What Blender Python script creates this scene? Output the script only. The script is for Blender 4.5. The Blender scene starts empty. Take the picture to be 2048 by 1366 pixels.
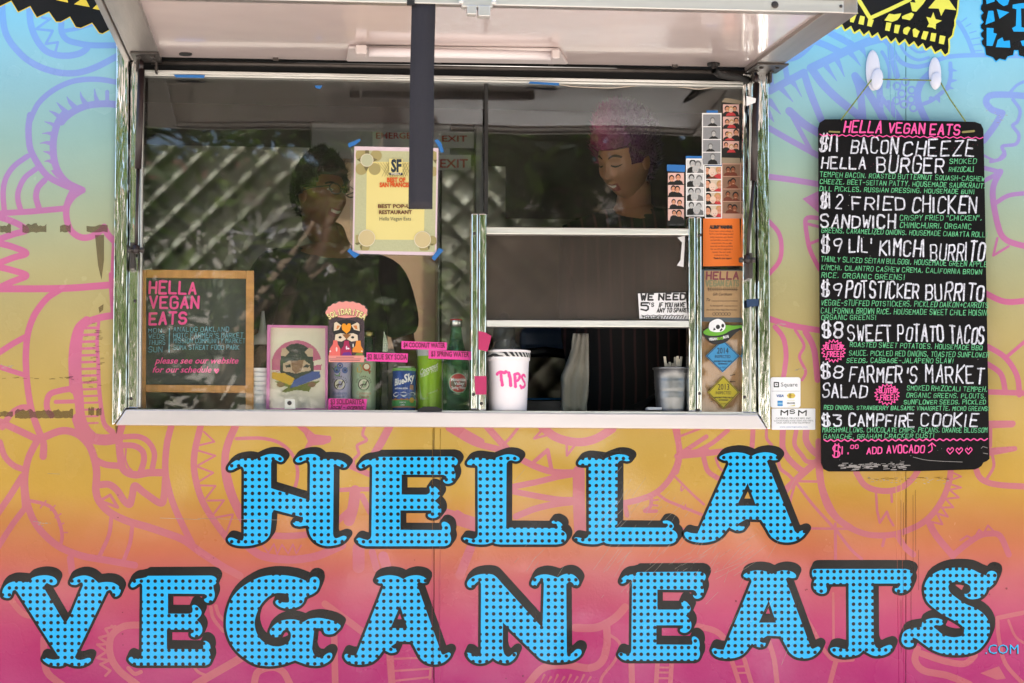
import bpy, bmesh, math, random
from mathutils import Vector, Matrix, noise
from mathutils.geometry import delaunay_2d_cdt, tessellate_polygon

random.seed(7)
S = bpy.context.scene
COL = S.collection

# ------------------------------------------------------------------ camera
F = 4200.0                     # focal length in photo pixels (photo 2048 x 1366)
CAMZ = 1.55
DIST = 5.68
YAW = math.atan((1024-583)/F)
PITCH = math.atan((1020-683)/F)
cam_d = bpy.data.cameras.new("camera"); cam = bpy.data.objects.new("camera", cam_d); COL.objects.link(cam)
cam_d.sensor_width = 36.0; cam_d.lens = F/2048*36.0; cam_d.clip_start = .1; cam_d.clip_end = 500
cam.location = (0, -DIST, CAMZ)
RCAM = Matrix.Rotation(-YAW, 3, 'Z') @ Matrix.Rotation(math.pi/2+PITCH, 3, 'X')
cam.rotation_euler = RCAM.to_euler()
cam_d.dof.use_dof = True; cam_d.dof.focus_distance = DIST+.02; cam_d.dof.aperture_fstop = 5.6
S.camera = cam

# ------------------------------------------------------------------ light
SUN_EL, SUN_AZ = math.radians(64), math.radians(28)      # sun stands behind the truck, to the right
W = bpy.data.worlds.new("World"); S.world = W; W.use_nodes = True
wn = W.node_tree; wn.nodes.clear()
sky = wn.nodes.new('ShaderNodeTexSky'); sky.sky_type = 'NISHITA'; sky.sun_disc = False
sky.sun_elevation = SUN_EL; sky.sun_rotation = SUN_AZ; sky.air_density = 1.0; sky.dust_density = 2.0
bg = wn.nodes.new('ShaderNodeBackground'); bg.inputs[1].default_value = 0.11
wo = wn.nodes.new('ShaderNodeOutputWorld')
wn.links.new(sky.outputs[0], bg.inputs[0]); wn.links.new(bg.outputs[0], wo.inputs[0])
sd = bpy.data.lights.new("sun", 'SUN'); sd.energy = 5.0; sd.angle = math.radians(.5); sd.color = (1, .95, .88)
sun = bpy.data.objects.new("sun", sd); COL.objects.link(sun)
sv = Vector((math.sin(SUN_AZ)*math.cos(SUN_EL), math.cos(SUN_AZ)*math.cos(SUN_EL), math.sin(SUN_EL)))
sun.rotation_euler = sv.to_track_quat('Z', 'Y').to_euler(); sun.location = sv*30
S.view_settings.view_transform = 'Standard'; S.view_settings.look = 'None'
S.view_settings.exposure = 1.85; S.view_settings.gamma = 1.0
S.cycles.max_bounces = 10; S.cycles.transparent_max_bounces = 16
S.cycles.caustics_reflective = False; S.cycles.caustics_refractive = False
S.cycles.sample_clamp_indirect = 6.0
S.cycles.use_denoising = True

# ------------------------------------------------------------------ pixel -> place
def P(u, v, y=0.0):
    """the point of the vertical plane y that the photograph shows at (u, v)"""
    d = RCAM @ Vector(((u-1024)/F, -(v-683)/F, -1.0))
    t = (y + DIST)/d.y
    return Vector((d.x*t, y, CAMZ + d.z*t))
def pxm(u, v, y=0.0):
    """pixels per metre there"""
    return 10.0/((P(u+10, v, y)-P(u, v, y)).length)

# ------------------------------------------------------------------ objects
def link(name, me, mat=None, parent=None):
    o = bpy.data.objects.new(name, me); COL.objects.link(o)
    if mat is not None and me is not None:
        if isinstance(mat, (list, tuple)):
            for m in mat: me.materials.append(m)
        else: me.materials.append(mat)
    if parent is not None:
        o.parent = parent
        if parent.type == 'EMPTY': o.matrix_parent_inverse = Matrix.Translation(-parent.location)
    return o
def mesh(name, verts, faces, mat=None, parent=None, smooth=False):
    me = bpy.data.meshes.new(name); me.from_pydata([tuple(v) for v in verts], [], faces); me.update()
    if smooth:
        for p in me.polygons: p.use_smooth = True
    return link(name, me, mat, parent)
def thing(name, loc, label, cat, group=None):
    o = bpy.data.objects.new(name, None); COL.objects.link(o); o.location = loc
    o.empty_display_size = .05
    return tag(o, label, cat, group)
def tag(o, label=None, cat=None, group=None, kind=None):
    if label: o['label'] = label
    if cat: o['category'] = cat
    if group: o['group'] = group
    if kind: o['kind'] = kind
    return o
class MB:
    """collects shapes for one mesh"""
    def __init__(s): s.v = []; s.f = []; s.sm = []; s.mi = []
    def add(s, v, f, smooth=False, mi=0):
        n = len(s.v); s.v += [tuple(q) for q in v]; s.f += [[n+i for i in g] for g in f]
        s.sm += [smooth]*len(f); s.mi += [mi]*len(f); return s
    def box(s, a, b, bev=0, mi=0):
        x0, y0, z0 = [min(a[i], b[i]) for i in range(3)]; x1, y1, z1 = [max(a[i], b[i]) for i in range(3)]
        return s.hexa([(x0,y0,z0),(x1,y0,z0),(x1,y1,z0),(x0,y1,z0),(x0,y0,z1),(x1,y0,z1),(x1,y1,z1),(x0,y1,z1)], mi)
    def hexa(s, p, mi=0):
        return s.add(p, [(0,3,2,1),(4,5,6,7),(0,1,5,4),(1,2,6,5),(2,3,7,6),(3,0,4,7)], mi=mi)
    def tube(s, pts, r, n=10, caps=True, smooth=True, mi=0):
        pts = [Vector(p) for p in pts]; rr = r if isinstance(r, (list, tuple)) else [r]*len(pts)
        V = []; up = None
        for i, p in enumerate(pts):
            t = (pts[min(i+1, len(pts)-1)]-pts[max(i-1, 0)]).normalized()
            if up is None:
                up = Vector((0,0,1)) if abs(t.z) < .9 else Vector((1,0,0))
            a = t.cross(up).normalized(); b = a.cross(t).normalized(); up = b
            for k in range(n):
                th = 2*math.pi*k/n; V.append(p+a*math.cos(th)*rr[i]+b*math.sin(th)*rr[i])
        Fc = []
        for i in range(len(pts)-1):
            for k in range(n):
                Fc.append((i*n+k, i*n+(k+1) % n, (i+1)*n+(k+1) % n, (i+1)*n+k))
        s.add(V, Fc, smooth, mi)
        if caps:
            m = len(s.v)-len(V)
            s.f.append([m+k for k in range(n)][::-1]); s.f.append([m+(len(pts)-1)*n+k for k in range(n)])
            s.sm += [False, False]; s.mi += [mi, mi]
        return s
    def lathe(s, c, prof, n=32, smooth=True, caps=True, mi=0, arc=None):
        """prof: (radius, z) pairs bottom to top round the point c"""
        V = []; c = Vector(c)
        for r, z in prof:
            for k in range(n):
                th = 2*math.pi*k/n; V.append((c.x+r*math.cos(th), c.y+r*math.sin(th), c.z+z))
        Fc = [(i*n+k, i*n+(k+1) % n, (i+1)*n+(k+1) % n, (i+1)*n+k) for i in range(len(prof)-1) for k in range(n)]
        m = len(s.v); s.add(V, Fc, smooth, mi)
        if caps:
            s.f.append([m+k for k in range(n)][::-1]); s.f.append([m+(len(prof)-1)*n+k for k in range(n)])
            s.sm += [False, False]; s.mi += [mi, mi]
        return s
    def blob(s, c, r, nu=16, nv=10, rot=None, mi=0):
        V = []; c = Vector(c)
        for j in range(nv+1):
            ph = math.pi*j/nv
            for k in range(nu):
                th = 2*math.pi*k/nu
                q = Vector((r[0]*math.sin(ph)*math.cos(th), r[1]*math.sin(ph)*math.sin(th), r[2]*math.cos(ph)))
                if rot: q = rot @ q
                V.append(c+q)
        Fc = [(j*nu+k, (j+1)*nu+k, (j+1)*nu+(k+1) % nu, j*nu+(k+1) % nu) for j in range(nv) for k in range(nu)]
        return s.add(V, Fc, True, mi)
    def build(s, name, mat=None, parent=None, bevel=0, seg=2):
        me = bpy.data.meshes.new(name); me.from_pydata(s.v, [], s.f)
        for p, q, m in zip(me.polygons, s.sm, s.mi): p.use_smooth = q; p.material_index = m
        me.update(); me.validate()
        o = link(name, me, mat, parent)
        if bevel:
            b = o.modifiers.new("bevel", 'BEVEL'); b.width = bevel; b.segments = seg; b.limit_method = 'ANGLE'
        return o

# ------------------------------------------------------------------ flat shapes, drawn in photo pixels
def spline(pts, closed=False, n=5, smooth=True):
    """Catmull-Rom through (x, y[, 1=corner]) points"""
    N = len(pts); P2 = [(p[0], p[1]) for p in pts]; cr = [len(p) > 2 for p in pts]
    if not smooth: return P2
    out = []
    for i in range(N if closed else N-1):
        a, b = P2[i], P2[(i+1) % N]
        ca, cb = cr[i], cr[(i+1) % N]
        if ca and cb: out.append(a); continue
        p0 = P2[(i-1) % N] if (closed or i > 0) and not ca else a
        p3 = P2[(i+2) % N] if (closed or i < N-2) and not cb else b
        for k in range(n):
            t = k/n; t2 = t*t; t3 = t2*t
            out.append(tuple(.5*((2*a[j])+(-p0[j]+b[j])*t+(2*p0[j]-5*a[j]+4*b[j]-p3[j])*t2+(-p0[j]+3*a[j]-3*b[j]+p3[j])*t3) for j in (0, 1)))
    if not closed: out.append(P2[-1])
    return out
def T(pts, ox, oy, s):
    return [(ox+p[0]/s, oy+p[1]/s)+tuple(p[2:]) for p in pts]
def tris(poly, holes=()):
    """triangulate a polygon with holes -> (verts, faces)"""
    loops = [[Vector((x, y, 0)) for x, y in poly]]+[[Vector((x, y, 0)) for x, y in h] for h in holes]
    fs = tessellate_polygon(loops); vs = [(p.x, p.y) for l in loops for p in l]
    return vs, [tuple(f) for f in fs]
def disc2(x, y, r, n=14):
    return [(x+r*math.cos(2*math.pi*k/n), y+r*math.sin(2*math.pi*k/n)) for k in range(n)]
def thin(path, tol=.22):
    """the same path with fewer points (Douglas-Peucker)"""
    if len(path) < 3: return list(path)
    keep = {0, len(path)-1}; st = [(0, len(path)-1)]
    if math.hypot(path[0][0]-path[-1][0], path[0][1]-path[-1][1]) < .01: m_ = len(path)//2; keep.add(m_); st = [(0, m_), (m_, len(path)-1)]
    while st:
        a, b = st.pop(); ax, ay = path[a]; bx, by = path[b]; L = math.hypot(bx-ax, by-ay) or 1e-9; best, bi = 0, None
        for i in range(a+1, b):
            d = abs((bx-ax)*(path[i][1]-ay)-(by-ay)*(path[i][0]-ax))/L
            if d > best: best, bi = d, i
        if best > tol: keep.add(bi); st += [(a, bi), (bi, b)]
    return [path[i] for i in sorted(keep)]
def hull(pts):
    pts = sorted(set((round(x, 5), round(y, 5)) for x, y in pts))
    def half(p):
        h = []
        for q in p:
            while len(h) > 1 and (h[-1][0]-h[-2][0])*(q[1]-h[-2][1])-(h[-1][1]-h[-2][1])*(q[0]-h[-2][0]) <= 1e-9: h.pop()
            h.append(q)
        return h
    a, b = half(pts), half(pts[::-1]); return a[:-1]+b[:-1]
def ribbon_polys(path, w, caps=True):
    """convex pieces that cover a stroke along path; w a number or one per point"""
    path = thin(path)
    ws = w if isinstance(w, (list, tuple)) else [w]*len(path)
    if len(ws) != len(path):
        ws = [ws[0]+(ws[-1]-ws[0])*i/max(1, len(path)-1) for i in range(len(path))]
    out = []
    for i in range(len(path)-1):
        (x0, y0), (x1, y1) = path[i], path[i+1]
        dx, dy = x1-x0, y1-y0; L = math.hypot(dx, dy)
        if L < 1e-6: continue
        nx, ny = -dy/L, dx/L; a, b = ws[i]/2, ws[i+1]/2
        out.append([(x0+nx*a, y0+ny*a), (x1+nx*b, y1+ny*b), (x1-nx*b, y1-ny*b), (x0-nx*a, y0-ny*a)])
    for i, (x, y) in enumerate(path):
        if ws[i] > 1.0 and (caps or 0 < i < len(path)-1):
            out.append(disc2(x, y, ws[i]/2, 8 if ws[i] < 6 else 12))
    return out
def union(polys, pre=()):
    """polys: simple polygons; pre: (verts, faces) meshes. -> one flat mesh without overlaps"""
    V = []; Fc = []
    for p in polys:
        n = len(V); area = sum(p[i][0]*p[(i+1) % len(p)][1]-p[(i+1) % len(p)][0]*p[i][1] for i in range(len(p)))
        if area < 0: p = p[::-1]
        V += [Vector(q) for q in p]; Fc.append(list(range(n, n+len(p))))
    for vs, fs in pre:
        n = len(V); V += [Vector(q) for q in vs]
        for f in fs:
            a, b, c = [vs[i] for i in f]
            f = list(f) if (b[0]-a[0])*(c[1]-a[1])-(c[0]-a[0])*(b[1]-a[1]) > 0 else list(f)[::-1]
            Fc.append([n+i for i in f])
    r = delaunay_2d_cdt(V, [], Fc, 0, 1e-4, True)
    return [(p.x, p.y) for p in r[0]], [tuple(f) for f, of in zip(r[2], r[5]) if of]
def flat(name, vf, y, mat, parent=None, thick=0.0, warp=None):
    """a flat mesh in photo pixels set upright on plane y, facing the street; thick: real thickness behind it"""
    vs, fs = vf
    g = warp or (lambda u, v: P(u, v, y))
    V = [g(u, v) for u, v in vs]
    ff = []
    for f in fs:
        a, b, c = [vs[i] for i in f[:3]]
        cr = (b[0]-a[0])*(c[1]-a[1])-(c[0]-a[0])*(b[1]-a[1])
        ff.append(tuple(f) if cr < 0 else tuple(f)[::-1])     # v grows downwards: normal towards the street
    if thick:
        n = len(V); B = [p+Vector((0, thick, 0)) for p in V]
        cnt = {}
        for f in ff:
            for i in range(len(f)):
                e = (f[i], f[(i+1) % len(f)]); cnt[e] = 1
        side = [(a, n+a, n+b, b) for (a, b) in cnt if (b, a) not in cnt]
        V = V+B; ff = ff+[tuple(n+i for i in f)[::-1] for f in ff]+side
    o = mesh(name, V, ff, mat, parent)
    return o
def merge(*vfs):
    V = []; Fc = []
    for vs, fs in vfs:
        n = len(V); V += list(vs); Fc += [tuple(n+i for i in f) for f in fs]
    return V, Fc
def poly(pts): return list(pts), [tuple(range(len(pts)))]
def rect2(u0, v0, u1, v1, r=0):
    if not r: return [(u0, v0), (u1, v0), (u1, v1), (u0, v1)]
    out = []
    for cx, cy, a0 in ((u1-r, v0+r, -90), (u1-r, v1-r, 0), (u0+r, v1-r, 90), (u0+r, v0+r, 180)):
        for k in range(5):
            a = math.radians(a0+90*k/4); out.append((cx+r*math.cos(a), cy+r*math.sin(a)))
    return out
def slab(name, pts, y, thick, mat, parent=None, bevel=0):
    """polygon in photo pixels on plane y, thick metres deep (away from the street)"""
    o = flat(name, tris(pts), y, mat, parent, thick)
    if bevel:
        b = o.modifiers.new("bevel", 'BEVEL'); b.width = bevel; b.segments = 2; b.limit_method = 'ANGLE'; b.angle_limit = math.radians(50)
    return o

# ------------------------------------------------------------------ writing
_G = {'A':"002640 1232",'B':"0006 063645443303 033342413000",'C':"4536160501103041",'D':"0006 062645412000",'E':"46060040 0333",
 'F':"460600 0333",'G':"45361605011030414323",'H':"0006 4046 0343",'I':"0006",'J':"4641301001",'K':"0006 460340",'L':"060040",
 'M':"0006234640",'N':"00064046",'O':"160501103041453616",'P':"0006 063645443303",'Q':"160501103041453616 2240",
 'R':"0006 063645443303 2340",'S':"453616050413334241301001",'T':"0646 2620",'U':"060110304146",'V':"062046",'W':"0610243046",
 'X':"0046 0640",'Y':"062346 2320",'Z':"06460040",'0':"160501103041453616",'1':"2026",'2':"05163645440040",'3':"064624344341301001",
 '4':"3036 360242",'5':"46060434434130 3001",'8':"1605041333424130100102133344453616",'9':"44331304051636454430",
 '$':"453616050413334241301001 1017 3037",',':"1100",'.':"1011","'":"1614",'"':"0604 2624",'-':"0333",'+':"0343 2125",'!':"1612 1110",
 '\xd1':"00064046 1737",':':"1110 1413",'/':"0046"}
_N = {'I':0.6, ',':1.4, '.':1.4, "'":1.6, '"':2.4, '!':1.6, '1':2.2, '-':3.2, ':':1.4}
def hand(text, x0, vt0, x1, h, w, slope=0.0, jit=.25, slant=0.05, seed=None, smooth=True):
    """handwritten capitals between x0 and x1, top at vt0, height h (pixels) -> stroke polygons"""
    rnd = random.Random(seed if seed is not None else sum(map(ord, text))*7+int(x0))
    adv = [(_N.get(c, 4.0)+2.1) if c != ' ' else 3.0 for c in text]
    tot = sum(adv)-2.1; k = (x1-x0)/tot; x = x0; out = []
    for c, a in zip(text, adv):
        if c in _G:
            off = 2.0 if c == '1' else 0.0
            sy = 1+rnd.uniform(-.08, .08)*jit*4; dy = rnd.uniform(-.5, .5)*jit*h*.12; sl = slant+rnd.uniform(-.06, .06)*jit*4
            for st in _G[c].split():
                pts = []
                for i in range(0, len(st), 2):
                    gx, gy = int(st[i])-off+rnd.uniform(-.3, .3)*jit, int(st[i+1])+rnd.uniform(-.4, .4)*jit
                    px = x+gx*k+sl*gy/6*h; pv = vt0+h*(1-gy/6*sy)+dy+slope*(x+gx*k-x0)
                    pts.append((px, pv))
                rounded = c in 'CGOSQ0389$BDPRU' and smooth and len(pts) > 3
                out.append(spline(pts, n=4) if rounded else pts)
        x += a*k
    return [p for s_ in out for p in ribbon_polys(s_, w*rnd.uniform(1-.5*jit, 1+.5*jit))]
_fc = {}
def font2(text, size, x, v, align='LEFT', width=None, bold=0.0, shear=0.0, spacing=1.0, sy=1.0, rot=0.0):
    """printed text: (verts, faces) in pixels; baseline-left at (x, v); width: fit to this many pixels"""
    cu = bpy.data.curves.new("t", 'FONT'); cu.body = text; cu.size = 1.0; cu.align_x = 'LEFT'
    cu.offset = bold; cu.shear = shear; cu.space_character = spacing; cu.resolution_u = 2
    ob = bpy.data.objects.new("t", cu); COL.objects.link(ob)
    dg = bpy.context.evaluated_depsgraph_get(); me = bpy.data.meshes.new_from_object(ob.evaluated_get(dg))
    vs = [(q.co.x, q.co.y) for q in me.vertices]; fs = [tuple(p.vertices) for p in me.polygons]
    bpy.data.objects.remove(ob); bpy.data.curves.remove(cu); bpy.data.meshes.remove(me)
    if not vs: return [], []
    x0 = min(a for a, b in vs); x1 = max(a for a, b in vs); kx = size
    if width: kx = width/(x1-x0)
    sh = {'LEFT': 0, 'CENTER': (x1-x0)/2, 'RIGHT': (x1-x0)}[align]
    c, s_ = math.cos(rot), math.sin(rot); out = []
    for a, b in vs:
        dx, dv = (a-x0-sh)*kx, -b*size*sy
        out.append((x+dx*c-dv*s_, v+dx*s_+dv*c))
    return out, fs
def strokes(specs, w):
    """(points) lists -> polygons"""
    out = []
    for p in specs: out += ribbon_polys(spline(p), w)
    return out
# ------------------------------------------------------------------ materials
def L1(c): c = c/255; return c/12.92 if c <= .04045 else ((c+.055)/1.055)**2.4
K = 0.80
def C(r, g, b, k=None):
    k = K if k is None else k
    return (L1(r)*k, L1(g)*k, L1(b)*k, 1)
def nt(name):
    m = bpy.data.materials.new(name); m.use_nodes = True; n = m.node_tree
    return m, n, n.nodes['Principled BSDF'], n.links
def mat(name, col, rough=.5, metal=0.0, spec=.5, coat=0.0, var=0.0, vscale=8.0, bump=0.0, bscale=40.0, stretch=(1, 1, 1), bdist=.002, trans=0.0, rvar=0.0, emit=None):
    m, n, b, l = nt(name)
    b.inputs['Base Color'].default_value = col; b.inputs['Roughness'].default_value = rough
    b.inputs['Metallic'].default_value = metal; b.inputs['Specular IOR Level'].default_value = spec
    b.inputs['Coat Weight'].default_value = coat; b.inputs['Transmission Weight'].default_value = trans
    if var or bump or rvar:
        tc = n.nodes.new('ShaderNodeTexCoord'); mp = n.nodes.new('ShaderNodeMapping'); mp.inputs['Scale'].default_value = stretch
        l.new(tc.outputs['Object'], mp.inputs[0])
    if var or rvar:
        no = n.nodes.new('ShaderNodeTexNoise'); no.inputs['Scale'].default_value = vscale; no.inputs['Detail'].default_value = 6
        l.new(mp.outputs[0], no.inputs['Vector'])
    if var:
        mr = n.nodes.new('ShaderNodeMapRange'); mr.inputs[1].default_value = .3; mr.inputs[2].default_value = .7
        mr.inputs[3].default_value = 1-var; mr.inputs[4].default_value = 1+var
        l.new(no.outputs[0], mr.inputs[0])
        mx = n.nodes.new('ShaderNodeVectorMath'); mx.operation = 'SCALE'; mx.inputs[0].default_value = col[:3]
        l.new(mr.outputs[0], mx.inputs['Scale']); l.new(mx.outputs[0], b.inputs['Base Color'])
    if rvar:
        mr = n.nodes.new('ShaderNodeMapRange'); mr.inputs[1].default_value = .35; mr.inputs[2].default_value = .65
        mr.inputs[3].default_value = max(0, rough-rvar); mr.inputs[4].default_value = rough+rvar
        l.new(no.outputs[0], mr.inputs[0]); l.new(mr.outputs[0], b.inputs['Roughness'])
    if bump:
        nb = n.nodes.new('ShaderNodeTexNoise'); nb.inputs['Scale'].default_value = bscale; nb.inputs['Detail'].default_value = 3
        l.new(mp.outputs[0], nb.inputs['Vector'])
        bp = n.nodes.new('ShaderNodeBump'); bp.inputs['Strength'].default_value = bump; bp.inputs['Distance'].default_value = bdist
        l.new(nb.outputs[0], bp.inputs['Height']); l.new(bp.outputs[0], b.inputs['Normal'])
    return m

def zof(v): return P(1000, v, 0).z
def wrap_mat(name, stops, rough=.22):
    """printed vinyl wrap: colours run down the side of the truck"""
    m, n, b, l = nt(name)
    tc = n.nodes.new('ShaderNodeTexCoord'); sp = n.nodes.new('ShaderNodeSeparateXYZ'); l.new(tc.outputs['Object'], sp.inputs[0])
    nz = n.nodes.new('ShaderNodeTexNoise'); nz.inputs['Scale'].default_value = 1.3; nz.inputs['Detail'].default_value = 2
    l.new(tc.outputs['Object'], nz.inputs['Vector'])
    wob = n.nodes.new('ShaderNodeMath'); wob.operation = 'MULTIPLY_ADD'; wob.inputs[1].default_value = .10; l.new(nz.outputs[0], wob.inputs[0])
    l.new(sp.outputs['Z'], wob.inputs[2])
    z0, z1 = zof(1500)+.05, zof(-60)+.05
    mr = n.nodes.new('ShaderNodeMapRange'); mr.inputs[1].default_value = z0; mr.inputs[2].default_value = z1; l.new(wob.outputs[0], mr.inputs[0])
    cr = n.nodes.new('ShaderNodeValToRGB'); l.new(mr.outputs[0], cr.inputs[0])
    st = sorted([((zof(v)+.05-z0)/(z1-z0), C(*c)) for v, c in stops])
    el = cr.color_ramp.elements
    el[0].position, el[0].color = st[0]; el[1].position, el[1].color = st[-1]
    for p, c in st[1:-1]: e = el.new(p); e.color = c
    # faint fading and grime of its own
    n2 = n.nodes.new('ShaderNodeTexNoise'); n2.inputs['Scale'].default_value = 2.2; n2.inputs['Detail'].default_value = 8; n2.inputs['Roughness'].default_value = .65
    l.new(tc.outputs['Object'], n2.inputs['Vector'])
    m2 = n.nodes.new('ShaderNodeMapRange'); m2.inputs[1].default_value = .3; m2.inputs[2].default_value = .75; m2.inputs[3].default_value = .93; m2.inputs[4].default_value = 1.06
    l.new(n2.outputs[0], m2.inputs[0])
    vm = n.nodes.new('ShaderNodeVectorMath'); vm.operation = 'SCALE'; l.new(cr.outputs[0], vm.inputs[0]); l.new(m2.outputs[0], vm.inputs['Scale'])
    l.new(vm.outputs[0], b.inputs['Base Color'])
    gloss(n, b, l, tc, rough)
    return m
def gloss(n, b, l, tc, rough):
    """shared relief of the vinyl: slow dents of the sheet metal and fine orange peel"""
    b.inputs['Roughness'].default_value = rough; b.inputs['Specular IOR Level'].default_value = .46
    a = n.nodes.new('ShaderNodeTexNoise'); a.inputs['Scale'].default_value = 2.6; a.inputs['Detail'].default_value = 1.5
    c = n.nodes.new('ShaderNodeTexNoise'); c.inputs['Scale'].default_value = 130; c.inputs['Detail'].default_value = 2
    l.new(tc.outputs['Object'], a.inputs['Vector']); l.new(tc.outputs['Object'], c.inputs['Vector'])
    b1 = n.nodes.new('ShaderNodeBump'); b1.inputs['Strength'].default_value = 1; b1.inputs['Distance'].default_value = .045
    b2 = n.nodes.new('ShaderNodeBump'); b2.inputs['Strength'].default_value = .55; b2.inputs['Distance'].default_value = .0006
    l.new(a.outputs[0], b1.inputs['Height']); l.new(c.outputs[0], b2.inputs['Height']); l.new(b1.outputs[0], b2.inputs['Normal'])
    l.new(b2.outputs[0], b.inputs['Normal'])
    rn = n.nodes.new('ShaderNodeTexNoise'); rn.inputs['Scale'].default_value = 5; rn.inputs['Detail'].default_value = 5; l.new(tc.outputs['Object'], rn.inputs['Vector'])
    rm = n.nodes.new('ShaderNodeMapRange'); rm.inputs[1].default_value = .3; rm.inputs[2].default_value = .7; rm.inputs[3].default_value = rough-.07; rm.inputs[4].default_value = rough+.09
    l.new(rn.outputs[0], rm.inputs[0]); l.new(rm.outputs[0], b.inputs['Roughness'])
def vinyl(name, col, rough=.28):
    m, n, b, l = nt(name); b.inputs['Base Color'].default_value = col
    tc = n.nodes.new('ShaderNodeTexCoord'); gloss(n, b, l, tc, rough); return m

M = {}
M['wrap'] = wrap_mat('truck_wrap', [(-60,(132,212,250)),(40,(140,215,246)),(150,(150,205,222)),(290,(160,198,192)),(420,(176,190,162)),
    (560,(190,180,130)),(700,(200,174,108)),(850,(210,172,84)),(975,(213,165,68)),(1040,(212,138,74)),(1100,(216,120,84)),
    (1160,(210,98,104)),(1250,(202,58,112)),(1366,(190,26,114)),(1500,(176,30,112))])
M['wrap_line'] = wrap_mat('mural_line', [(-60,(126,188,252)),(60,(130,186,250)),(150,(140,172,236)),(240,(152,160,222)),(330,(172,146,208)),
    (430,(198,126,176)),(540,(214,112,156)),(700,(215,114,150)),(850,(212,122,134)),(980,(210,122,128)),(1060,(204,110,118)),
    (1120,(212,112,124)),(1175,(212,112,110)),(1260,(208,100,116)),(1366,(206,98,112)),(1500,(200,92,110))])
M['black_vinyl'] = vinyl('black_vinyl', (.007, .005, .0055, 1), .3); M['black_vinyl'].node_tree.nodes['Principled BSDF'].inputs['Specular IOR Level'].default_value = .35
M['cyan_vinyl'] = vinyl('cyan_vinyl', C(30, 192, 255, .88), .3)
M['cyan2'] = vinyl('deep_cyan_vinyl', C(36, 178, 250), .3)
M['yellow_vinyl'] = vinyl('yellow_vinyl', C(248, 240, 96), .3)
M['gold_vinyl'] = vinyl('gold_vinyl', C(252, 214, 74), .3)
def steel(name, col, rough, wave, ws, stretch, dist):
    return mat(name, col, rough, 1.0, bump=wave, bscale=ws, stretch=stretch, bdist=dist, var=.06, vscale=20, rvar=.05)
M['chrome'] = steel('polished_trim', (.86, .85, .83, 1), .06, 1.0, 5, (9, 6, .9), .006)
M['chrome2'] = steel('polished_jamb', (.84, .84, .81, 1), .08, 1.0, 6, (8, 5, .8), .004)
M['sill'] = mat('sill_metal', (.68, .62, .61, 1), .3, .35, bump=.25, bscale=4, stretch=(1, 4, 4), bdist=.002, var=.03, vscale=9)
M['alu'] = mat('aluminium_rail', (.70, .69, .66, 1), .38, .85, bump=.3, bscale=60, stretch=(.2, 4, 4), var=.08, vscale=14)
M['frame_metal'] = mat('hatch_frame_metal', (.40, .36, .34, 1), .42, .75, bump=.3, bscale=50, stretch=(4, .3, 4), var=.10, vscale=9)
M['front_metal'] = mat('hatch_front_metal', (.66, .63, .60, 1), .35, .55, bump=.25, bscale=30, stretch=(.3, 4, 4), var=.12, vscale=7)
M['dark_metal'] = mat('dark_metal', (.07, .06, .055, 1), .45, .6, var=.2, vscale=30)
M['hatch_white'] = mat('hatch_enamel', (.74, .62, .60, 1), .16, coat=.4, bump=.5, bscale=1.6, bdist=.02, var=.05, vscale=3)
M['black'] = mat('black_plastic', (.014, .013, .013, 1), .45, bump=.3, bscale=90)
M['rubber'] = mat('black_seal', (.012, .011, .011, 1), .7)
M['strut'] = mat('strut_black', (.022, .012, .012, 1), .35, var=.2)
M['strap'] = mat('webbing', (.020, .017, .023, 1), .6, spec=.4, bump=.8, bscale=900, stretch=(1, 1, .25), var=.25, vscale=6)
M['tube'] = mat('tube_plastic', (.74, .68, .70, 1), .35); M['tray'] = mat('tray_enamel', (.60, .53, .52, 1), .35, var=.06, vscale=10)
M['white_plastic'] = mat('white_plastic', (.80, .78, .80, 1), .35, var=.04)
M['enamel'] = mat('white_enamel', (.86, .83, .84, 1), .3, var=.04)
M['cup'] = mat('cup_white', (.86, .80, .82, 1), .5, var=.03, vscale=12)
M['pink'] = mat('hot_pink_paper', C(252, 72, 172), .65, var=.05, vscale=30)
M['pinkpaint'] = mat('pink_marker', C(250, 84, 160, .9), .6, var=.12, vscale=60)
M['pinktape'] = mat('pink_tape', C(204, 48, 108), .55, var=.06, vscale=30)
M['bluetape'] = mat('blue_tape', C(42, 118, 196), .7, var=.08, vscale=40)
M['navytape'] = mat('navy_tape', C(32, 62, 100), .6)
M['krafttape'] = mat('kraft_tape', C(160, 146, 124), .7, var=.08)
M['white'] = mat('white_print', (.84, .83, .84, 1), .5)
M['paper'] = mat('white_paper', (.78, .76, .78, 1), .55, var=.03, vscale=20)
M['ink'] = mat('black_ink', (.015, .014, .014, 1), .5)
M['darkred'] = mat('dark_red_ink', C(96, 12, 36), .5)
M['red'] = mat('red_ink', C(210, 34, 44), .5)
M['board'] = mat('chalkboard', (.006, .005, .005, 1), .5, spec=.12, bump=.3, bscale=60, var=.5, vscale=5)
M['slate'] = mat('slate_green', (.030, .034, .028, 1), .5, bump=.3, bscale=70, var=.3, vscale=7)
M['wood'] = mat('pine_wood', C(206, 148, 84, .85), .55, var=.16, vscale=9, stretch=(1, 1, 6), bump=.3, bscale=60)
M['woodh'] = mat('pine_wood_rail', C(206, 148, 84, .85), .55, var=.16, vscale=9, stretch=(6, 1, 1), bump=.3, bscale=60)
M['ply'] = mat('plywood', C(200, 150, 108, .85), .6, var=.12, vscale=7, stretch=(14, 1, 1), bump=.2, bscale=40)
M['chalk'] = mat('white_paint_marker', (.58, .57, .62, 1), .7, var=.45, vscale=160)
M['greenmark'] = mat('green_marker', C(104, 196, 136), .7, var=.22, vscale=70)
M['bluechalk'] = mat('blue_chalk', C(110, 170, 186, .8), .8, var=.4, vscale=60)
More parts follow.
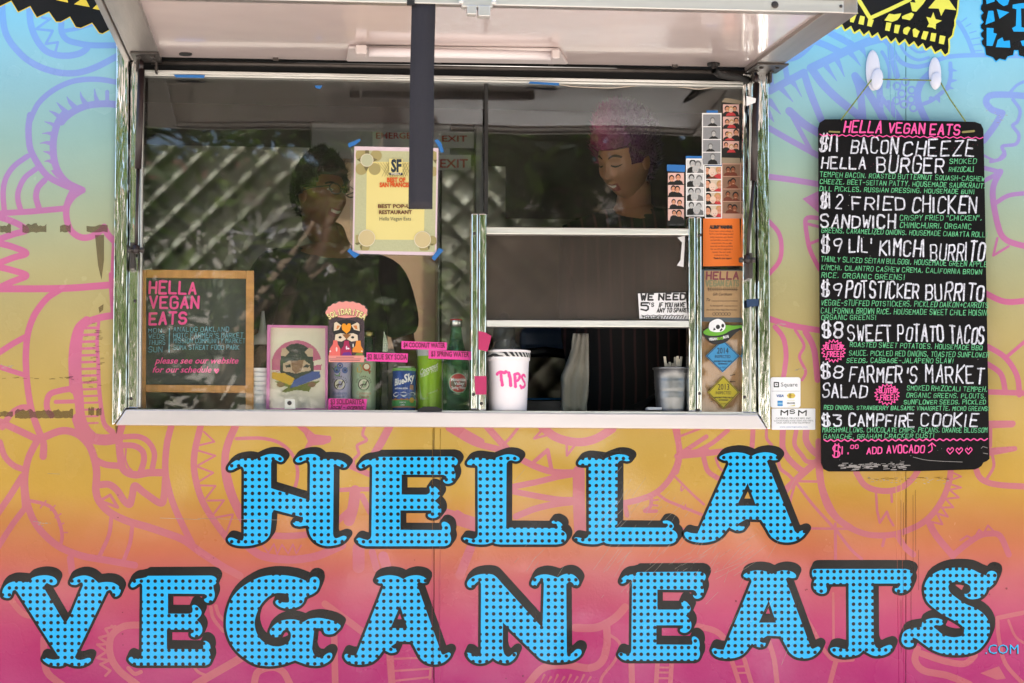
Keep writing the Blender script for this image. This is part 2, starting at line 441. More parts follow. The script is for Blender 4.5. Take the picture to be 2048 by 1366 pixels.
M['orange'] = mat('orange_paper', C(255, 128, 36), .5, var=.05)
M['kraft'] = mat('kraft_paper', C(196, 160, 116, .75), .7, var=.08)
M['cream'] = mat('cream_card', C(240, 230, 208), .6, var=.03)
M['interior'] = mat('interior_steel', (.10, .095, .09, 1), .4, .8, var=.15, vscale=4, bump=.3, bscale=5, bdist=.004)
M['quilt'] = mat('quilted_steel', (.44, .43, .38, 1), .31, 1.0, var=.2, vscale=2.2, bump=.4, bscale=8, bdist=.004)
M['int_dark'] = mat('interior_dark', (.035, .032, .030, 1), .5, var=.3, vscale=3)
M['skin'] = mat('skin_brown', (.26, .115, .062, 1), .45, var=.08, vscale=25, bump=.2, bscale=120, bdist=.0006)
M['skin2'] = mat('skin_tan', (.38, .19, .11, 1), .42, var=.07, vscale=25, bump=.2, bscale=120, bdist=.0006)
M['hook'] = mat('hook_plastic', (.62, .62, .70, 1), .4)
M['brow'] = mat('brow_brown', (.05, .028, .02, 1), .7)
M['hair'] = mat('black_hair', (.010, .009, .008, 1), .55, bump=1, bscale=160, bdist=.004)
M['shirt'] = mat('black_cotton', (.012, .012, .012, 1), .85, bump=.6, bscale=14, bdist=.01, var=.3, vscale=9)
M['lips'] = mat('lips', (.24, .05, .05, 1), .35)
M['teeth'] = mat('teeth', (.70, .66, .58, 1), .3)
M['eye'] = mat('eye_white', (.62, .58, .54, 1), .25)
M['towel'] = mat('white_cotton', (.60, .58, .52, 1), .9, bump=.8, bscale=18, bdist=.012, var=.12, vscale=6)
def glass_mat(name, tint, film, filmcol=(.42, .37, .33, 1), rough=.0, ior=1.5):
    m = bpy.data.materials.new(name); m.use_nodes = True; n = m.node_tree; l = n.links; n.nodes.clear()
    o = n.nodes.new('ShaderNodeOutputMaterial'); t = n.nodes.new('ShaderNodeBsdfTransparent'); t.inputs[0].default_value = tint
    g = n.nodes.new('ShaderNodeBsdfGlossy'); g.inputs['Roughness'].default_value = rough; g.inputs[0].default_value = (1, 1, 1, 1)
    fr = n.nodes.new('ShaderNodeFresnel'); ge = n.nodes.new('ShaderNodeNewGeometry'); mi_ = n.nodes.new('ShaderNodeMapRange'); mi_.inputs[3].default_value = ior; mi_.inputs[4].default_value = 1/ior; l.new(ge.outputs['Backfacing'], mi_.inputs[0]); l.new(mi_.outputs[0], fr.inputs[0])
    mx = n.nodes.new('ShaderNodeMixShader'); l.new(fr.outputs[0], mx.inputs[0]); l.new(t.outputs[0], mx.inputs[1]); l.new(g.outputs[0], mx.inputs[2])
    d = n.nodes.new('ShaderNodeBsdfDiffuse'); d.inputs[0].default_value = filmcol
    tc = n.nodes.new('ShaderNodeTexCoord'); ns = n.nodes.new('ShaderNodeTexNoise'); ns.inputs['Scale'].default_value = 5; ns.inputs['Detail'].default_value = 7
    l.new(tc.outputs['Object'], ns.inputs['Vector'])
    mr = n.nodes.new('ShaderNodeMapRange'); mr.inputs[1].default_value = .35; mr.inputs[2].default_value = .75
    mr.inputs[3].default_value = film*.6; mr.inputs[4].default_value = film*1.8; l.new(ns.outputs[0], mr.inputs[0])
    m2 = n.nodes.new('ShaderNodeMixShader'); l.new(mr.outputs[0], m2.inputs[0]); l.new(mx.outputs[0], m2.inputs[1]); l.new(d.outputs[0], m2.inputs[2])
    nb = n.nodes.new('ShaderNodeTexNoise'); nb.inputs['Scale'].default_value = 2.5; nb.inputs['Detail'].default_value = 1; l.new(tc.outputs['Object'], nb.inputs['Vector'])
    bp = n.nodes.new('ShaderNodeBump'); bp.inputs['Strength'].default_value = .5; bp.inputs['Distance'].default_value = .004
    l.new(nb.outputs[0], bp.inputs['Height']); l.new(bp.outputs[0], g.inputs['Normal'])
    l.new(m2.outputs[0], o.inputs[0]); return m
M['glass'] = glass_mat('window_glass', (.975, .985, .97, 1), .012)
M['lamin'] = glass_mat('plastic_sleeve', (.95, .95, .95, 1), .03, (.8, .8, .8, 1))
M['bagfilm'] = glass_mat('clear_film', (.85, .87, .88, 1), .10, (.7, .7, .72, 1), .1)
M['screen'] = glass_mat('insect_screen', (.60, .57, .55, 1), .22, (.17, .13, .11, 1), .2)
M['bottle_glass'] = glass_mat('green_glass', (.50, .80, .60, 1), .16, (.10, .26, .15, 1), .05)

def ghost(name, col, a, rough=.7):
    """thin translucent film: lets part of what it lies on show through"""
    m = mat(name, col, rough, var=.3, vscale=50); n = m.node_tree; l = n.links; b = n.nodes['Principled BSDF']
    t = n.nodes.new('ShaderNodeBsdfTransparent'); mx = n.nodes.new('ShaderNodeMixShader'); mx.inputs[0].default_value = a
    l.new(t.outputs[0], mx.inputs[1]); l.new(b.outputs[0], mx.inputs[2]); l.new(mx.outputs[0], n.nodes['Material Output'].inputs[0]); return m
# ------------------------------------------------------------------ the setting
g = MB(); g.add([(-60,-70,0),(60,-70,0),(60,50,0),(-60,50,0)], [(0,1,2,3)])
M['ground'] = mat('pale_concrete', (.44, .40, .35, 1), .85, var=.14, vscale=1.2, bump=.4, bscale=30)
tag(g.build('ground', M['ground']), 'pale concrete ground the food truck is parked on', kind='structure')

# ------------------------------------------------------------------ the truck
truck = thing('food_truck', (.6, 1.1, 0), 'blue, yellow and pink food truck side with big dotted lettering and an open serving hatch', 'food truck')
TH = .03
# outer skin in three sheets with a thin joint between them
zA, zB = -160, 1780
LP_ = tris([(-1200,zA),(867.2,zA),(867.2,104),(250,104),(250,838),(867.2,838),(867.2,zB),(-1200,zB)])
MP_ = tris([(868.8,zA),(1811,zA),(1811,zB),(868.8,zB),(868.8,838),(1530,838),(1530,104),(868.8,104)])
for vf in (LP_, MP_, tris([(1812.5,zA),(3300,zA),(3300,zB),(1812.5,zB)])):
    flat('side_panel', vf, 0, M['wrap'], truck, TH)
gx0, gx1 = P(867,700).x, P(1812,700).x
b = MB()
b.box((gx0-.02, TH+.001, .5), (gx0+.02, TH+.006, zof(840))); b.build('joint_strip', M['rubber'], truck)
b = MB(); b.box((gx1-.02, TH+.001, .5), (gx1+.02, TH+.006, zof(zA))); b.build('joint_strip', M['rubber'], truck)
X0, X1, Z0, Z1, YB = P(-1200,600).x+.02, P(3300,600).x-.02, .45, 3.25, 2.25
def wall(name, a, b_, m): return MB().box(a, b_).build(name, m, truck)
body = mat('body_paint', C(190, 180, 130), .35, coat=.3)
wall('end_wall', (X0, TH+.01, Z0), (X0+.04, YB, Z1), body); wall('end_wall', (X1-.04, TH+.01, Z0), (X1, YB, Z1), body)
wall('roof', (X0, TH+.01, Z1), (X1, YB, Z1+.05), M['white_plastic'])
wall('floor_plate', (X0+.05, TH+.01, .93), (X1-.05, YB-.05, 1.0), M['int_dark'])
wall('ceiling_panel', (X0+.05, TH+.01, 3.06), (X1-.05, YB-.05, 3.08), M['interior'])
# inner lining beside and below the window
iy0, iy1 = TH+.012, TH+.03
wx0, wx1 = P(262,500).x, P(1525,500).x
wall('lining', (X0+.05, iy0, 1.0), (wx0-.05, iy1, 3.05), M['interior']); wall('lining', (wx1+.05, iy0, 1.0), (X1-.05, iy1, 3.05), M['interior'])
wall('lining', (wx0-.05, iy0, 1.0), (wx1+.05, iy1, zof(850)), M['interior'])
# rear wall with the emergency window
YR = 2.12
def rb(u0, v0, u1, v1): 
    a, c = P(u0, v0, YR), P(u1, v1, YR); return a.x, c.z, c.x, a.z
ex0, ez0, ex1, ez1 = rb(648, 322, 872, 700)
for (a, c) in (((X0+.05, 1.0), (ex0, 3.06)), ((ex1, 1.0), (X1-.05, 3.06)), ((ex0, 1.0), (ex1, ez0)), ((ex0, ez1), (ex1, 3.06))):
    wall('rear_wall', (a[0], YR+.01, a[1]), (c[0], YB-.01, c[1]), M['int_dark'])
# quilted stainless sheet: raised diamonds
def quilt(name, x0, x1, z0, z1, y, n=6):
    q = .128; st = q/n
    nx, nz = int((x1-x0)/st)+1, int((z1-z0)/st)+1
    V = []; Fc = []
    for j in range(nz+1):
        for i in range(nx+1):
            x, z = min(x0+i*st, x1), min(z0+j*st, z1)
            a, c = (x+z)/q, (x-z)/q
            h = (1-(1-abs(math.sin(math.pi*a)))**4)*(1-(1-abs(math.sin(math.pi*c)))**4)
            V.append((x, y-.008*h, z))
    for j in range(nz):
        for i in range(nx):
            k = j*(nx+1)+i; Fc.append((k, k+1, k+nx+2, k+nx+1))
    return mesh(name, V, Fc, M['quilt'], truck, True)
quilt('quilted_sheet', X0+.4, ex0-.02, 1.1, P(400, 292, YR).z, YR, 10); quilt('quilted_sheet', ex1+.02, ex1+.26, 1.1, ez1-.01, YR, 10); quilt('quilted_sheet', ex1+.26, X1-.6, 1.1, P(1200, 440, YR).z, YR, 8); quilt('quilted_sheet', ex0-.02, ex1+.02, 1.1, ez0-.03, YR, 8)
fr = MB(); w = .05
for a, c in (((ex0-w, ez1), (ex1+w, ez1+.14)), ((ex0-w, ez0-w), (ex1+w, ez0)), ((ex0-w, ez0), (ex0, ez1)), ((ex1, ez0), (ex1+w, ez1))):
    if a[0] == ex1: c = (a[0]+.012, c[1])
    fr.box((a[0], YR-.05, a[1]), (c[0], YR+.10, c[1]))
ax_ = P(948, 500, YR).x; fr.box((ax_, YR-.05, ez0-.04), (ax_+.035, YR+.0, ez1+.14))
fr.build('rear_window_frame', mat('rear_frame_metal', (.34,.34,.35,1), .3, 1.0), truck, .004)
m, n, bb, l = nt('peach_glow_glass'); n.nodes.remove(bb)
tr = n.nodes.new('ShaderNodeBsdfTranslucent'); tr.inputs[0].default_value = (.50, .40, .31, 1)  # peach tint put into the pane in place of a warm reflection
df = n.nodes.new('ShaderNodeBsdfDiffuse'); df.inputs[0].default_value = (.5, .5, .5, 1); mxx = n.nodes.new('ShaderNodeMixShader'); mxx.inputs[0].default_value = .4
l.new(tr.outputs[0], mxx.inputs[1]); l.new(df.outputs[0], mxx.inputs[2]); l.new(mxx.outputs[0], n.nodes['Material Output'].inputs[0])
M['peach_glow'] = m
MB().box((ex0, YR+.02, ez0), (ex1, YR+.026, ez1)).build('rear_glow_pane', M['peach_glow'], truck)  # lit pane added in the window frame to let light into the interior
slab('exit_label', rect2(745, 264, 948, 296), YR-.056, .003, M['paper'], truck)
slab('exit_label', rect2(868, 310, 942, 340), YR-.060, .003, M['paper'], truck)
flat('exit_lettering', font2('EXIT', 24, 880, 335, width=56, bold=.02), YR-.063, M['red'], truck)
flat('exit_lettering', font2('EMERGENCY', 17, 752, 277, width=112, bold=.02), YR-.059, M['red'], truck)
flat('exit_lettering', font2('EXIT', 17, 884, 283, width=50, bold=.02), YR-.059, M['red'], truck)

# inner shelf behind the sill and the things that fill the opening
zs = P(900, 821, .0).z            # top of the counter
sx0, sx1 = P(258,830).x, P(1516,830).x
wall('counter_shelf', (sx0, .004, zs-.03), (sx1, .42, zs), M['alu'])

# ---- window trim
def bar(name, u0, v0, u1, v1, y0, y1, m, bev=.002, parent=None):
    """upright rail whose face fills the given pixels on plane y0"""
    return slab(name, [(u0, v0), (u1, v0), (u1, v1), (u0, v1)], y0, y1-y0, m, parent or truck, bev)
def quadbar(name, pts, y0, y1, m, bev=.002, parent=None): return slab(name, pts, y0, y1-y0, m, parent or truck, bev)
quadbar('window_trim', [(233,76),(257,76),(253,815),(250,819),(229,848),(224,850)], -.014, .0, M['chrome'])
quadbar('window_trim', [(1514,140),(1537,118),(1541,858),(1535,858),(1518,828)], -.014, .0, M['chrome'])
quadbar('sill', [(252,819),(1516,829.5),(1534,858.5),(231,850)], -.022, .004, M['sill'], .003)
quadbar('window_jamb', [(261,120),(282,120),(276,817),(254,816)], .002, .05, M['chrome2'], .004)
quadbar('window_jamb', [(1486,146),(1512,146),(1515,827),(1484,826)], .002, .05, M['chrome2'], .004)
for k, (u0, u1, u2, u3) in enumerate(((283,287,281,277), (1500,1503,1503,1500))):
    quadbar('jamb_rib', [(u0,150),(u1,150),(u2+ (0 if k==0 else 0),814 if k == 0 else 824),(u3,814 if k == 0 else 824)], -.004, .03, M['alu'], .001)
quadbar('top_rail', [(288,139.5),(1486,163),(1486,168),(288,146)], .004, .04, M['alu'], .001)
quadbar('top_rail', [(288,147),(1486,170),(1486,174),(288,151)], .012, .04, M['alu'], .001)
quadbar('head_seal', [(262,92),(1512,100),(1512,170),(262,148)], .045, .06, M['rubber'])
GY = .034
for pts in ([(943,427),(956,427),(955,819),(942,819)], [(958,427),(973,427),(972,821),(957,821)]): quadbar('mullion', pts, .000, .045, M['chrome2'], .003)
for pts in ([(1377,434),(1391,434),(1392,823),(1378,823)], [(1393,434),(1403,434),(1404,823),(1394,823)]): quadbar('mullion', pts, .000, .045, M['chrome2'], .003)
quadbar('sash_rail', [(973,454),(1377,457),(1377,470),(973,468)], .004, .04, M['alu']); quadbar('sash_rail', [(973,640),(1378,641),(1378,654.5),(973,653)], .004, .04, M['alu'])
b = MB()
_scr = None
for u, v in ((270,602),(262,797),(949,467),(947,789),(963,807),(1400,470),(1399,787),(1489,794),(1397,820)):
    MB().blob(P(u, v, -.002), (.0045, .003, .0045), 10, 6).build('screw', M['dark_metal'], truck)
for pts in ([(282,150),(968,160),(945,820),(277,818)],):
    slab('window_pane', pts, GY, .005, M['glass'], truck)
slab('window_pane', [(970,158),(1486,170),(1486,456),(970,454)], GY, .005, M['glass'], truck)
slab('screen_pane', [(973,468),(1377,470),(1378,641),(973,640)], GY-.01, .004, M['screen'], truck)
slab('window_pane', [(1404,434),(1486,434),(1485,825),(1404,825)], GY, .005, M['glass'], truck)
slab('pane_seam', [(969,152),(976,152),(976,428),(969,428)], GY-.002, .006, M['rubber'], truck)
slab('plywood_strip', [(1404,636),(1486,636),(1486,826),(1404,826)], GY+.008, .012, M['ply'], truck)
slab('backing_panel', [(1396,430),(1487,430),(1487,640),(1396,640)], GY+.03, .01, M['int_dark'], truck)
# the trim behind the hatch end, top left
quadbar('trim_cap', [(232,70),(243,70),(244,90),(232,92)], -.016, -.002, M['alu'])

# ---- hatch
YF = -.80
def HB(s, t, h=0.0):
    A, B = P(262, 121, 0), P(1546, 143, 0); D_, C_ = P(203, -6, YF), P(1716, 28, YF)
    return A.lerp(B, s).lerp(D_.lerp(C_, s), t)+Vector((0, 0, h))
hn = (HB(1,0)-HB(0,0)).cross(HB(0,1)-HB(0,0)).normalized()
if hn.z > 0: hn = -hn
def HP(u, v, h=0.0):
    """where the sight line through (u, v) meets the hatch's underside, h metres below it"""
    o = Vector((0, -DIST, CAMZ)); d = P(u, v, 0)-o; q = HB(.5,.5)+hn*h
    return o+d*((q-o).dot(hn)/d.dot(hn))
def hq(mb, s0, s1, t0, t1, h0, h1):
    """plate on the hatch"""
    p = [HB(s, t)+hn*h for h in (h0, h1) for s, t in ((s0,t0),(s1,t0),(s1,t1),(s0,t1))]
    return mb.hexa(p)
hatch = thing('hatch', (.4, 0, 2.75), None, None); hatch.parent = truck; hatch.matrix_parent_inverse = Matrix.Translation(-truck.location)
def hlink(o):
    o.parent = hatch; o.matrix_parent_inverse = Matrix.Translation(-hatch.location); return o
def hbuild(mb, name, m, bev=0): 
    o = mb.build(name, m, None, bev); return hlink(o)
cw = .046
mb = MB(); hq(mb, .02, .98, .004, .97, -.014, -.010); hbuild(mb, 'underside_sheet', M['hatch_white'])
mb = MB(); hq(mb, 0, 1, 0, 1, -.045, -.038); hbuild(mb, 'outer_skin', M['wrap'])
mb = MB(); hq(mb, 0, cw, 0, 1, -.036, 0); hbuild(mb, 'side_channel', M['frame_metal'], .003)
mb = MB(); hq(mb, 1-cw, 1, 0, 1, -.036, 0); hbuild(mb, 'side_channel', M['frame_metal'], .003)
mb = MB(); hq(mb, -.010, -.001, 0, 1.0, -.05, .004); hbuild(mb, 'edge_lip', M['frame_metal'], .002)
mb = MB(); hq(mb, cw, 1-cw, .93, .999, -.036, -.006); hbuild(mb, 'front_flange', M['frame_metal'], .002)
mb = MB(); hq(mb, .0, .979, 1.0, 1.012, -.030, 0.0); hbuild(mb, 'front_trim', M['front_metal'], .002)
mb = MB(); hq(mb, .0, 1.0, 1.0, 1.02, -.06, -.034); hbuild(mb, 'front_lip', M['front_metal'], .002)
mb = MB(); hq(mb, cw, 1-cw, -.01, .02, -.036, -.02)
mb.tube([HB(.03, -.012)+hn*.002, HB(.97, -.012)+hn*.002], .007, 8); hbuild(mb, 'hinge', M['dark_metal'])
for s in (.22, .47, .645, .84): p = HB(s, .03)+hn*(-.008); mb = MB(); mb.box(p-Vector((.007,.006,.006)), p+Vector((.007,.006,.006))); hbuild(mb, 'bolt', M['dark_metal'])
for s in (.885, .975): p = HB(s, 1.0)+hn*(-.015); mb = MB(); mb.blob(p+Vector((0,-.012,0)), (.009 if s < .9 else .004,.002,.009 if s < .9 else .004), 12, 6); hbuild(mb, 'bolt', M['dark_metal'])
p = HP(371, 107, -.010); mb = MB(); mb.lathe(p+Vector((0,0,-.004)), [(.017,0),(.017,.006)], 20); hbuild(mb, 'drain_hole', M['rubber'])
# strut brackets
for s0, s1, e in ((.005, .047, 1), (.955, 1.005, -1)):
    mb = MB(); hq(mb, s0, s1, .0, .17, .001, .006)
    q0 = HB((s0+s1)/2, .015)
    mb.box(q0+Vector((-.03,-.015,-.035)), q0+Vector((-.024,.02,.0))); mb.box(q0+Vector((.020,-.015,-.035)), q0+Vector((.026,.02,.0)))
    for k in range(4): mb.blob(HB(s0+(s1-s0)*(.25+.5*(k % 2)), .05+.07*(k//2))+hn*.008, (.007,.007,.003), 8, 5)
    hbuild(mb, 'strut_bracket', M['dark_metal'], .001)
# fluorescent light under the hatch (tilted white tray and a tube cover)
a, b_, c_, d_ = HP(697, 90, -.009), HP(1118, 95, -.009), HP(1136, 122, -.009), HP(693, 116, -.009)
mb = MB(); mb.hexa([p+hn*.010 for p in (a, b_, c_, d_)]+[p for p in (a, b_, c_, d_)]); lt = hbuild(mb, 'light_tray', M['tray'], .004)
a, b_ = HP(738, 104, .012), HP(1102, 112, .012)
mb = MB(); mb.tube([a, a.lerp(b_, .5), b_], .012, 16); hbuild(mb, 'light_tube', M['tube'])
for q, r in ((HP(722, 102, .012), .014), (HP(1110, 111, .012), .010)): mb = MB(); mb.box(q-Vector((r,.022,.012)), q+Vector((r,.022,.012))); hbuild(mb, 'tube_socket', M['tray'], .003)
# latch, strap and bent hose
q = HP(954, 6, .004)
mb = MB(); mb.box(q+Vector((-.036,-.010,-.012)), q+Vector((.036,.020,.012)))
mb.box(q+Vector((-.024,-.012,-.030)), q+Vector((-.002,.016,-.008))); mb.box(q+Vector((.002,-.014,-.034)), q+Vector((.030,.016,-.008)))
mb.blob(q+Vector((-.038,-.01,0)), (.007,.007,.007), 10, 6); mb.blob(q+Vector((.038,-.01,0)), (.007,.007,.007), 10, 6)
hbuild(mb, 'latch', M['front_metal'], .003)
ys = YF-.004
path = [(823,871,-2),(823,871,20),(822,870,60),(820,868,150),(819,868,240),(818,866,330),(817,865,400),(817,865,418)]
yo = [.0,.0,-.004,-.008,-.006,-.003,-.002,-.002]
V = []; 
for (u0, u1, v), dy in zip(path, yo):
    for uu in (u0, (u0+u1)/2, u1): V.append(P(uu, v, ys+dy-(.002 if uu == (u0+u1)/2 else 0)))
n_ = len(path); Fc = [(i*3+j, i*3+j+3, i*3+j+4, i*3+j+1) for i in range(n_-1) for j in (0, 1)]
o = hlink(mesh('pull_strap', V, Fc, M['strap'], None, True)); so = o.modifiers.new('thick', 'SOLIDIFY'); so.thickness = .003
mb = MB(); a = P(819,5,YF-.008); mb.box(a+Vector((-.006,-.004,-.006)), a+Vector((.012,.006,.006))); hbuild(mb, 'strap_clip', M['rubber'])
mb = MB(); pp = [HP(1429,131,.0), HP(1429,134,.02)+Vector((0,0,-.01)), P(1437,148,-.06), P(1455,152,-.04), P(1480,156,-.02), P(1496,160,.0)]
mb.tube(pp, .010, 12); mb.lathe(HP(1427,131,-.004), [(.018,0),(.018,.006)], 16); hbuild(mb, 'black_hose', M['rubber'])

# ---- gas struts
for (u0,v0),(u1,v1),(u2,v2),yy in (((283,122),(276,338),(272,500),-.045), ((1513,150),(1507,362),(1494,520),-.045)):
    t_ = MB(); t_.tube([P(u0,v0,yy), P(u0+(u1-u0)*.08, v0+(v1-v0)*.08, yy)], .006, 10)
    t_.tube([P(u0+(u1-u0)*.08, v0+(v1-v0)*.08, yy), P(u1,v1,yy)], .0092, 16)
    o = t_.build('gas_strut', M['strut'], truck)
    r_ = MB(); r_.tube([P(u1,v1,yy), P(u2,v2,yy)], .0046, 10); r_.tube([P(u2,v2-9,yy), P(u2,v2+7,yy)], .009, 10)
    r_.build('strut_rod', M['strut'], o)
    e = -1 if u0 < 900 else 1
    r_ = MB(); q = P(u2, v2, yy)
    r_.tube([q+Vector((-.02,0,0)), q+Vector((.02,0,0))], .0045, 10); r_.tube([q+Vector((.012,0,0)), q+Vector((.022,0,0))], .008, 6); r_.tube([q+Vector((-.022,0,0)), q+Vector((-.012,0,0))], .008, 6)
    r_.box(q+Vector((-.006+e*.01,0,-.05)), q+Vector((.006+e*.01,.045,.02)))
    r_.build('strut_bolt', M['dark_metal'], o, .001)
slab('tape_piece', [(1493,192),(1512,197),(1511,205),(1493,212)], -.056, .001, M['paper'], truck)
slab('tape_piece', [(1493,599),(1517,597),(1517,612),(1494,614)], -.0175, .001, M['navytape'], truck)
slab('sash_clip', [(570,798),(589,798),(591,818),(569,818)], .018, .004, M['alu'], truck)
mb = MB(); q = P(579,806,.014); mb.blob(q, (.006,.004,.006), 10, 6); mb.build('screw', M['dark_metal'], truck)
slab('window_catch', [(836,818),(848,813),(872,813),(884,818),(884,823),(836,823)], -.012, .02, M['rubber'], truck, .001)

# ------------------------------------------------------------------ big lettering
def face_poly(pts, ox, oy, s, n=5): return spline(T(pts, ox, oy, s), True, n)
c1 = 1
LH = [(68,225),(90,195),(130,168),(180,155),(230,150),(290,160,1),(340,135),(390,118),(440,115),(490,125),(518,148),(520,168),(500,180),(470,170),(448,160),(425,170),(418,195,1),(418,395,1),(735,492,1),(738,205,1),(730,175),(700,165),(660,182),(630,182),(618,165),(640,140),(690,122),(740,115),(790,122),(835,158,1),(880,155),(940,158),(990,168),(1025,188),(1040,205),(1030,222),(1005,225),(970,212),(945,207),(932,222,1),(926,765,1),(932,792),(950,805),(975,798),(1010,785),(1035,792),(1032,812),(1000,840),(960,858),(900,868),(850,865),(800,845),(760,812),(735,770),(720,700,1),(690,702),(650,708),(612,698),(598,680),(610,665),(640,668),(668,668),(680,652),(678,632,1),(440,572,1),(425,600,1),(415,740),(400,790),(360,830),(310,850),(250,865),(180,868),(120,860),(80,840),(65,815),(80,800),(110,803),(150,820),(185,825,1),(195,800,1),(197,250,1),(188,225),(165,215),(130,230),(100,245),(72,245)]
LE = [(1135,215),(1150,190),(1190,165),(1240,158),(1285,148,1),(1300,138,1),(1895,135,1),(1928,145),(1948,170),(1940,200),(1915,215,1),(1918,245),(1928,280),(1925,315),(1905,345),(1870,358),(1840,350),(1828,330),(1850,318),(1855,300),(1830,285,1),(1488,283,1),(1488,447,1),(1690,448,1),(1715,435),(1720,410),(1715,385),(1735,375),(1765,385),(1795,415),(1805,440),(1790,470),(1758,498,1),(1790,525),(1810,560),(1808,600),(1780,630),(1745,640),(1710,630),(1705,610),(1730,600),(1730,577,1),(1478,577,1),(1478,736,1),(1815,738,1),(1822,720),(1815,690),(1825,672),(1850,672),(1880,695),(1890,740),(1882,765,1),(1892,800),(1890,830),(1872,858),(1840,870,1),(1200,870,1),(1160,860),(1125,835),(1118,815),(1140,800),(1170,810),(1210,820,1),(1232,805),(1240,780,1),(1247,220,1),(1235,200),(1210,205),(1180,225),(1150,232)]
LL = [(95,125),(110,108),(145,98),(190,102),(232,108,1),(270,92),(310,80),(350,82),(380,95),(384,110),(365,118),(340,112),(322,118),(313,132,1),(311,485,1),(580,487,1),(592,476),(588,464),(568,462),(565,450),(590,447),(615,460),(625,480),(615,497,1),(635,510),(645,530),(640,555),(620,572),(590,578,1),(280,578,1),(252,574),(237,565,1),(200,577),(150,577),(105,568),(75,550),(80,540),(105,543),(130,548),(148,537),(154,520,1),(153,150,1),(145,140),(125,140),(100,137)]
LA = [(1493,100),(1500,88),(1530,75),(1580,68),(1630,74),(1668,90,1),(1700,75),(1745,68),(1790,75),(1815,92),(1815,108),(1790,112),(1768,107),(1754,118,1),(1908,505,1),(1918,512),(1935,507),(1955,500),(1967,512),(1950,535),(1915,558),(1870,567),(1820,560),(1780,535),(1755,495),(1722,441,1),(1640,438,1),(1610,455),(1592,468),(1610,478),(1630,480),(1622,497),(1590,503),(1560,492),(1545,482,1),(1530,500),(1500,535),(1460,558),(1400,568),(1345,562),(1310,545),(1297,520),(1310,508),(1335,515),(1370,518,1),(1543,132,1),(1535,114),(1515,113)]
LAh = [(1648,238),(1588,364),(1694,364)]
LV = [(20,320),(30,285),(60,250),(110,228),(160,225),(240,233,1),(270,200),(320,180),(390,173),(450,185),(485,215),(480,245),(450,258),(420,248),(398,240),(378,262,1),(380,290,1),(556,588,1),(600,520,1),(708,262,1),(704,238),(685,235),(650,255),(615,252),(600,235),(620,205),(670,182),(730,175),(790,195),(840,238,1),(900,230),(960,235),(1010,262),(1030,300),(1015,340),(985,355),(965,335),(955,310),(935,298),(908,312,1),(638,872,1),(660,892),(700,894),(750,878),(775,885),(770,910),(730,935),(680,948),(620,942),(567,922,1),(530,945),(480,948),(420,935),(380,910),(365,888),(385,875),(420,887),(470,893),(508,880,1),(150,318,1),(130,298),(108,308),(98,340),(80,365),(45,365),(22,350)]
LG = [(775,225,1),(780,195),(800,180),(830,180),(852,200),(855,240),(835,290),(800,318),(770,332,1),(735,350),(725,385),(690,420),(640,437),(590,440),(540,428),(505,405),(495,385),(512,368),(545,385),(600,388),(606,355),(595,325),(560,313),(500,313),(440,340),(380,400),(345,470),(325,550),(335,620),(365,680),(410,720),(470,745),(530,748),(580,730),(612,700),(622,660),(615,630),(595,612),(562,618),(545,640),(530,665),(500,674),(468,665),(450,640),(455,610),(490,570),(540,540),(600,528),(660,530),(722,550,1),(770,525),(840,515),(900,522),(970,540),(1020,570),(1028,590),(1000,620),(970,645),(930,650),(900,640),(885,612),(860,600),(830,600),(812,615,1),(795,770,1),(810,812),(840,838),(880,838),(902,818),(930,802),(955,805),(960,830),(940,865),(890,895),(830,908),(760,900),(700,880),(655,863,1),(580,890),(500,907),(420,910),(330,895),(250,850),(180,790),(125,710),(95,620),(90,540),(100,460),(130,370),(190,290),(270,230),(360,185),(460,165),(560,165),(660,180),(730,205)]
LN = [(130,225),(135,200),(165,170),(210,150),(270,143),(320,148),(352,168),(385,205,1),(702,555,1),(712,222,1),(706,198),(688,190),(665,215),(655,235),(635,235),(618,220),(625,195),(650,165),(700,148),(750,150),(818,170,1),(850,152),(890,142),(930,148),(965,175),(980,205),(970,230),(945,232),(930,212),(905,202),(882,222,1),(886,740,1),(896,762),(928,742),(960,715),(990,718),(998,745),(975,775),(930,800),(870,812),(800,815),(740,808),(690,790),(640,745,1),(402,512,1),(400,700,1),(410,745),(432,770),(455,768),(480,745),(500,738),(505,755),(485,790),(450,815),(410,820),(360,805),(325,780,1),(290,807),(250,822),(200,820),(155,795),(130,760),(130,742),(155,745),(180,765),(212,770),(233,750,1),(236,222,1),(225,197),(206,205),(185,225),(170,245),(145,245)]
LT = [(708,110),(715,92),(740,88,1),(1300,88,1),(1335,100),(1342,122),(1328,145,1),(1337,172),(1330,205),(1305,230),(1270,240),(1235,230),(1232,212),(1252,208),(1260,192),(1243,180,1),(1095,180,1),(1098,545,1),(1110,580),(1135,592),(1165,578),(1200,568),(1215,580),(1210,600),(1180,625),(1130,638),(1085,632),(1033,602,1),(1000,630),(950,642),(900,645),(850,630),(825,605),(828,588),(860,582),(900,592),(932,592),(941,570,1),(939,183,1),(815,184,1),(797,195),(802,215),(798,235),(775,245),(745,238),(722,215),(717,185),(727,152,1),(712,135)]
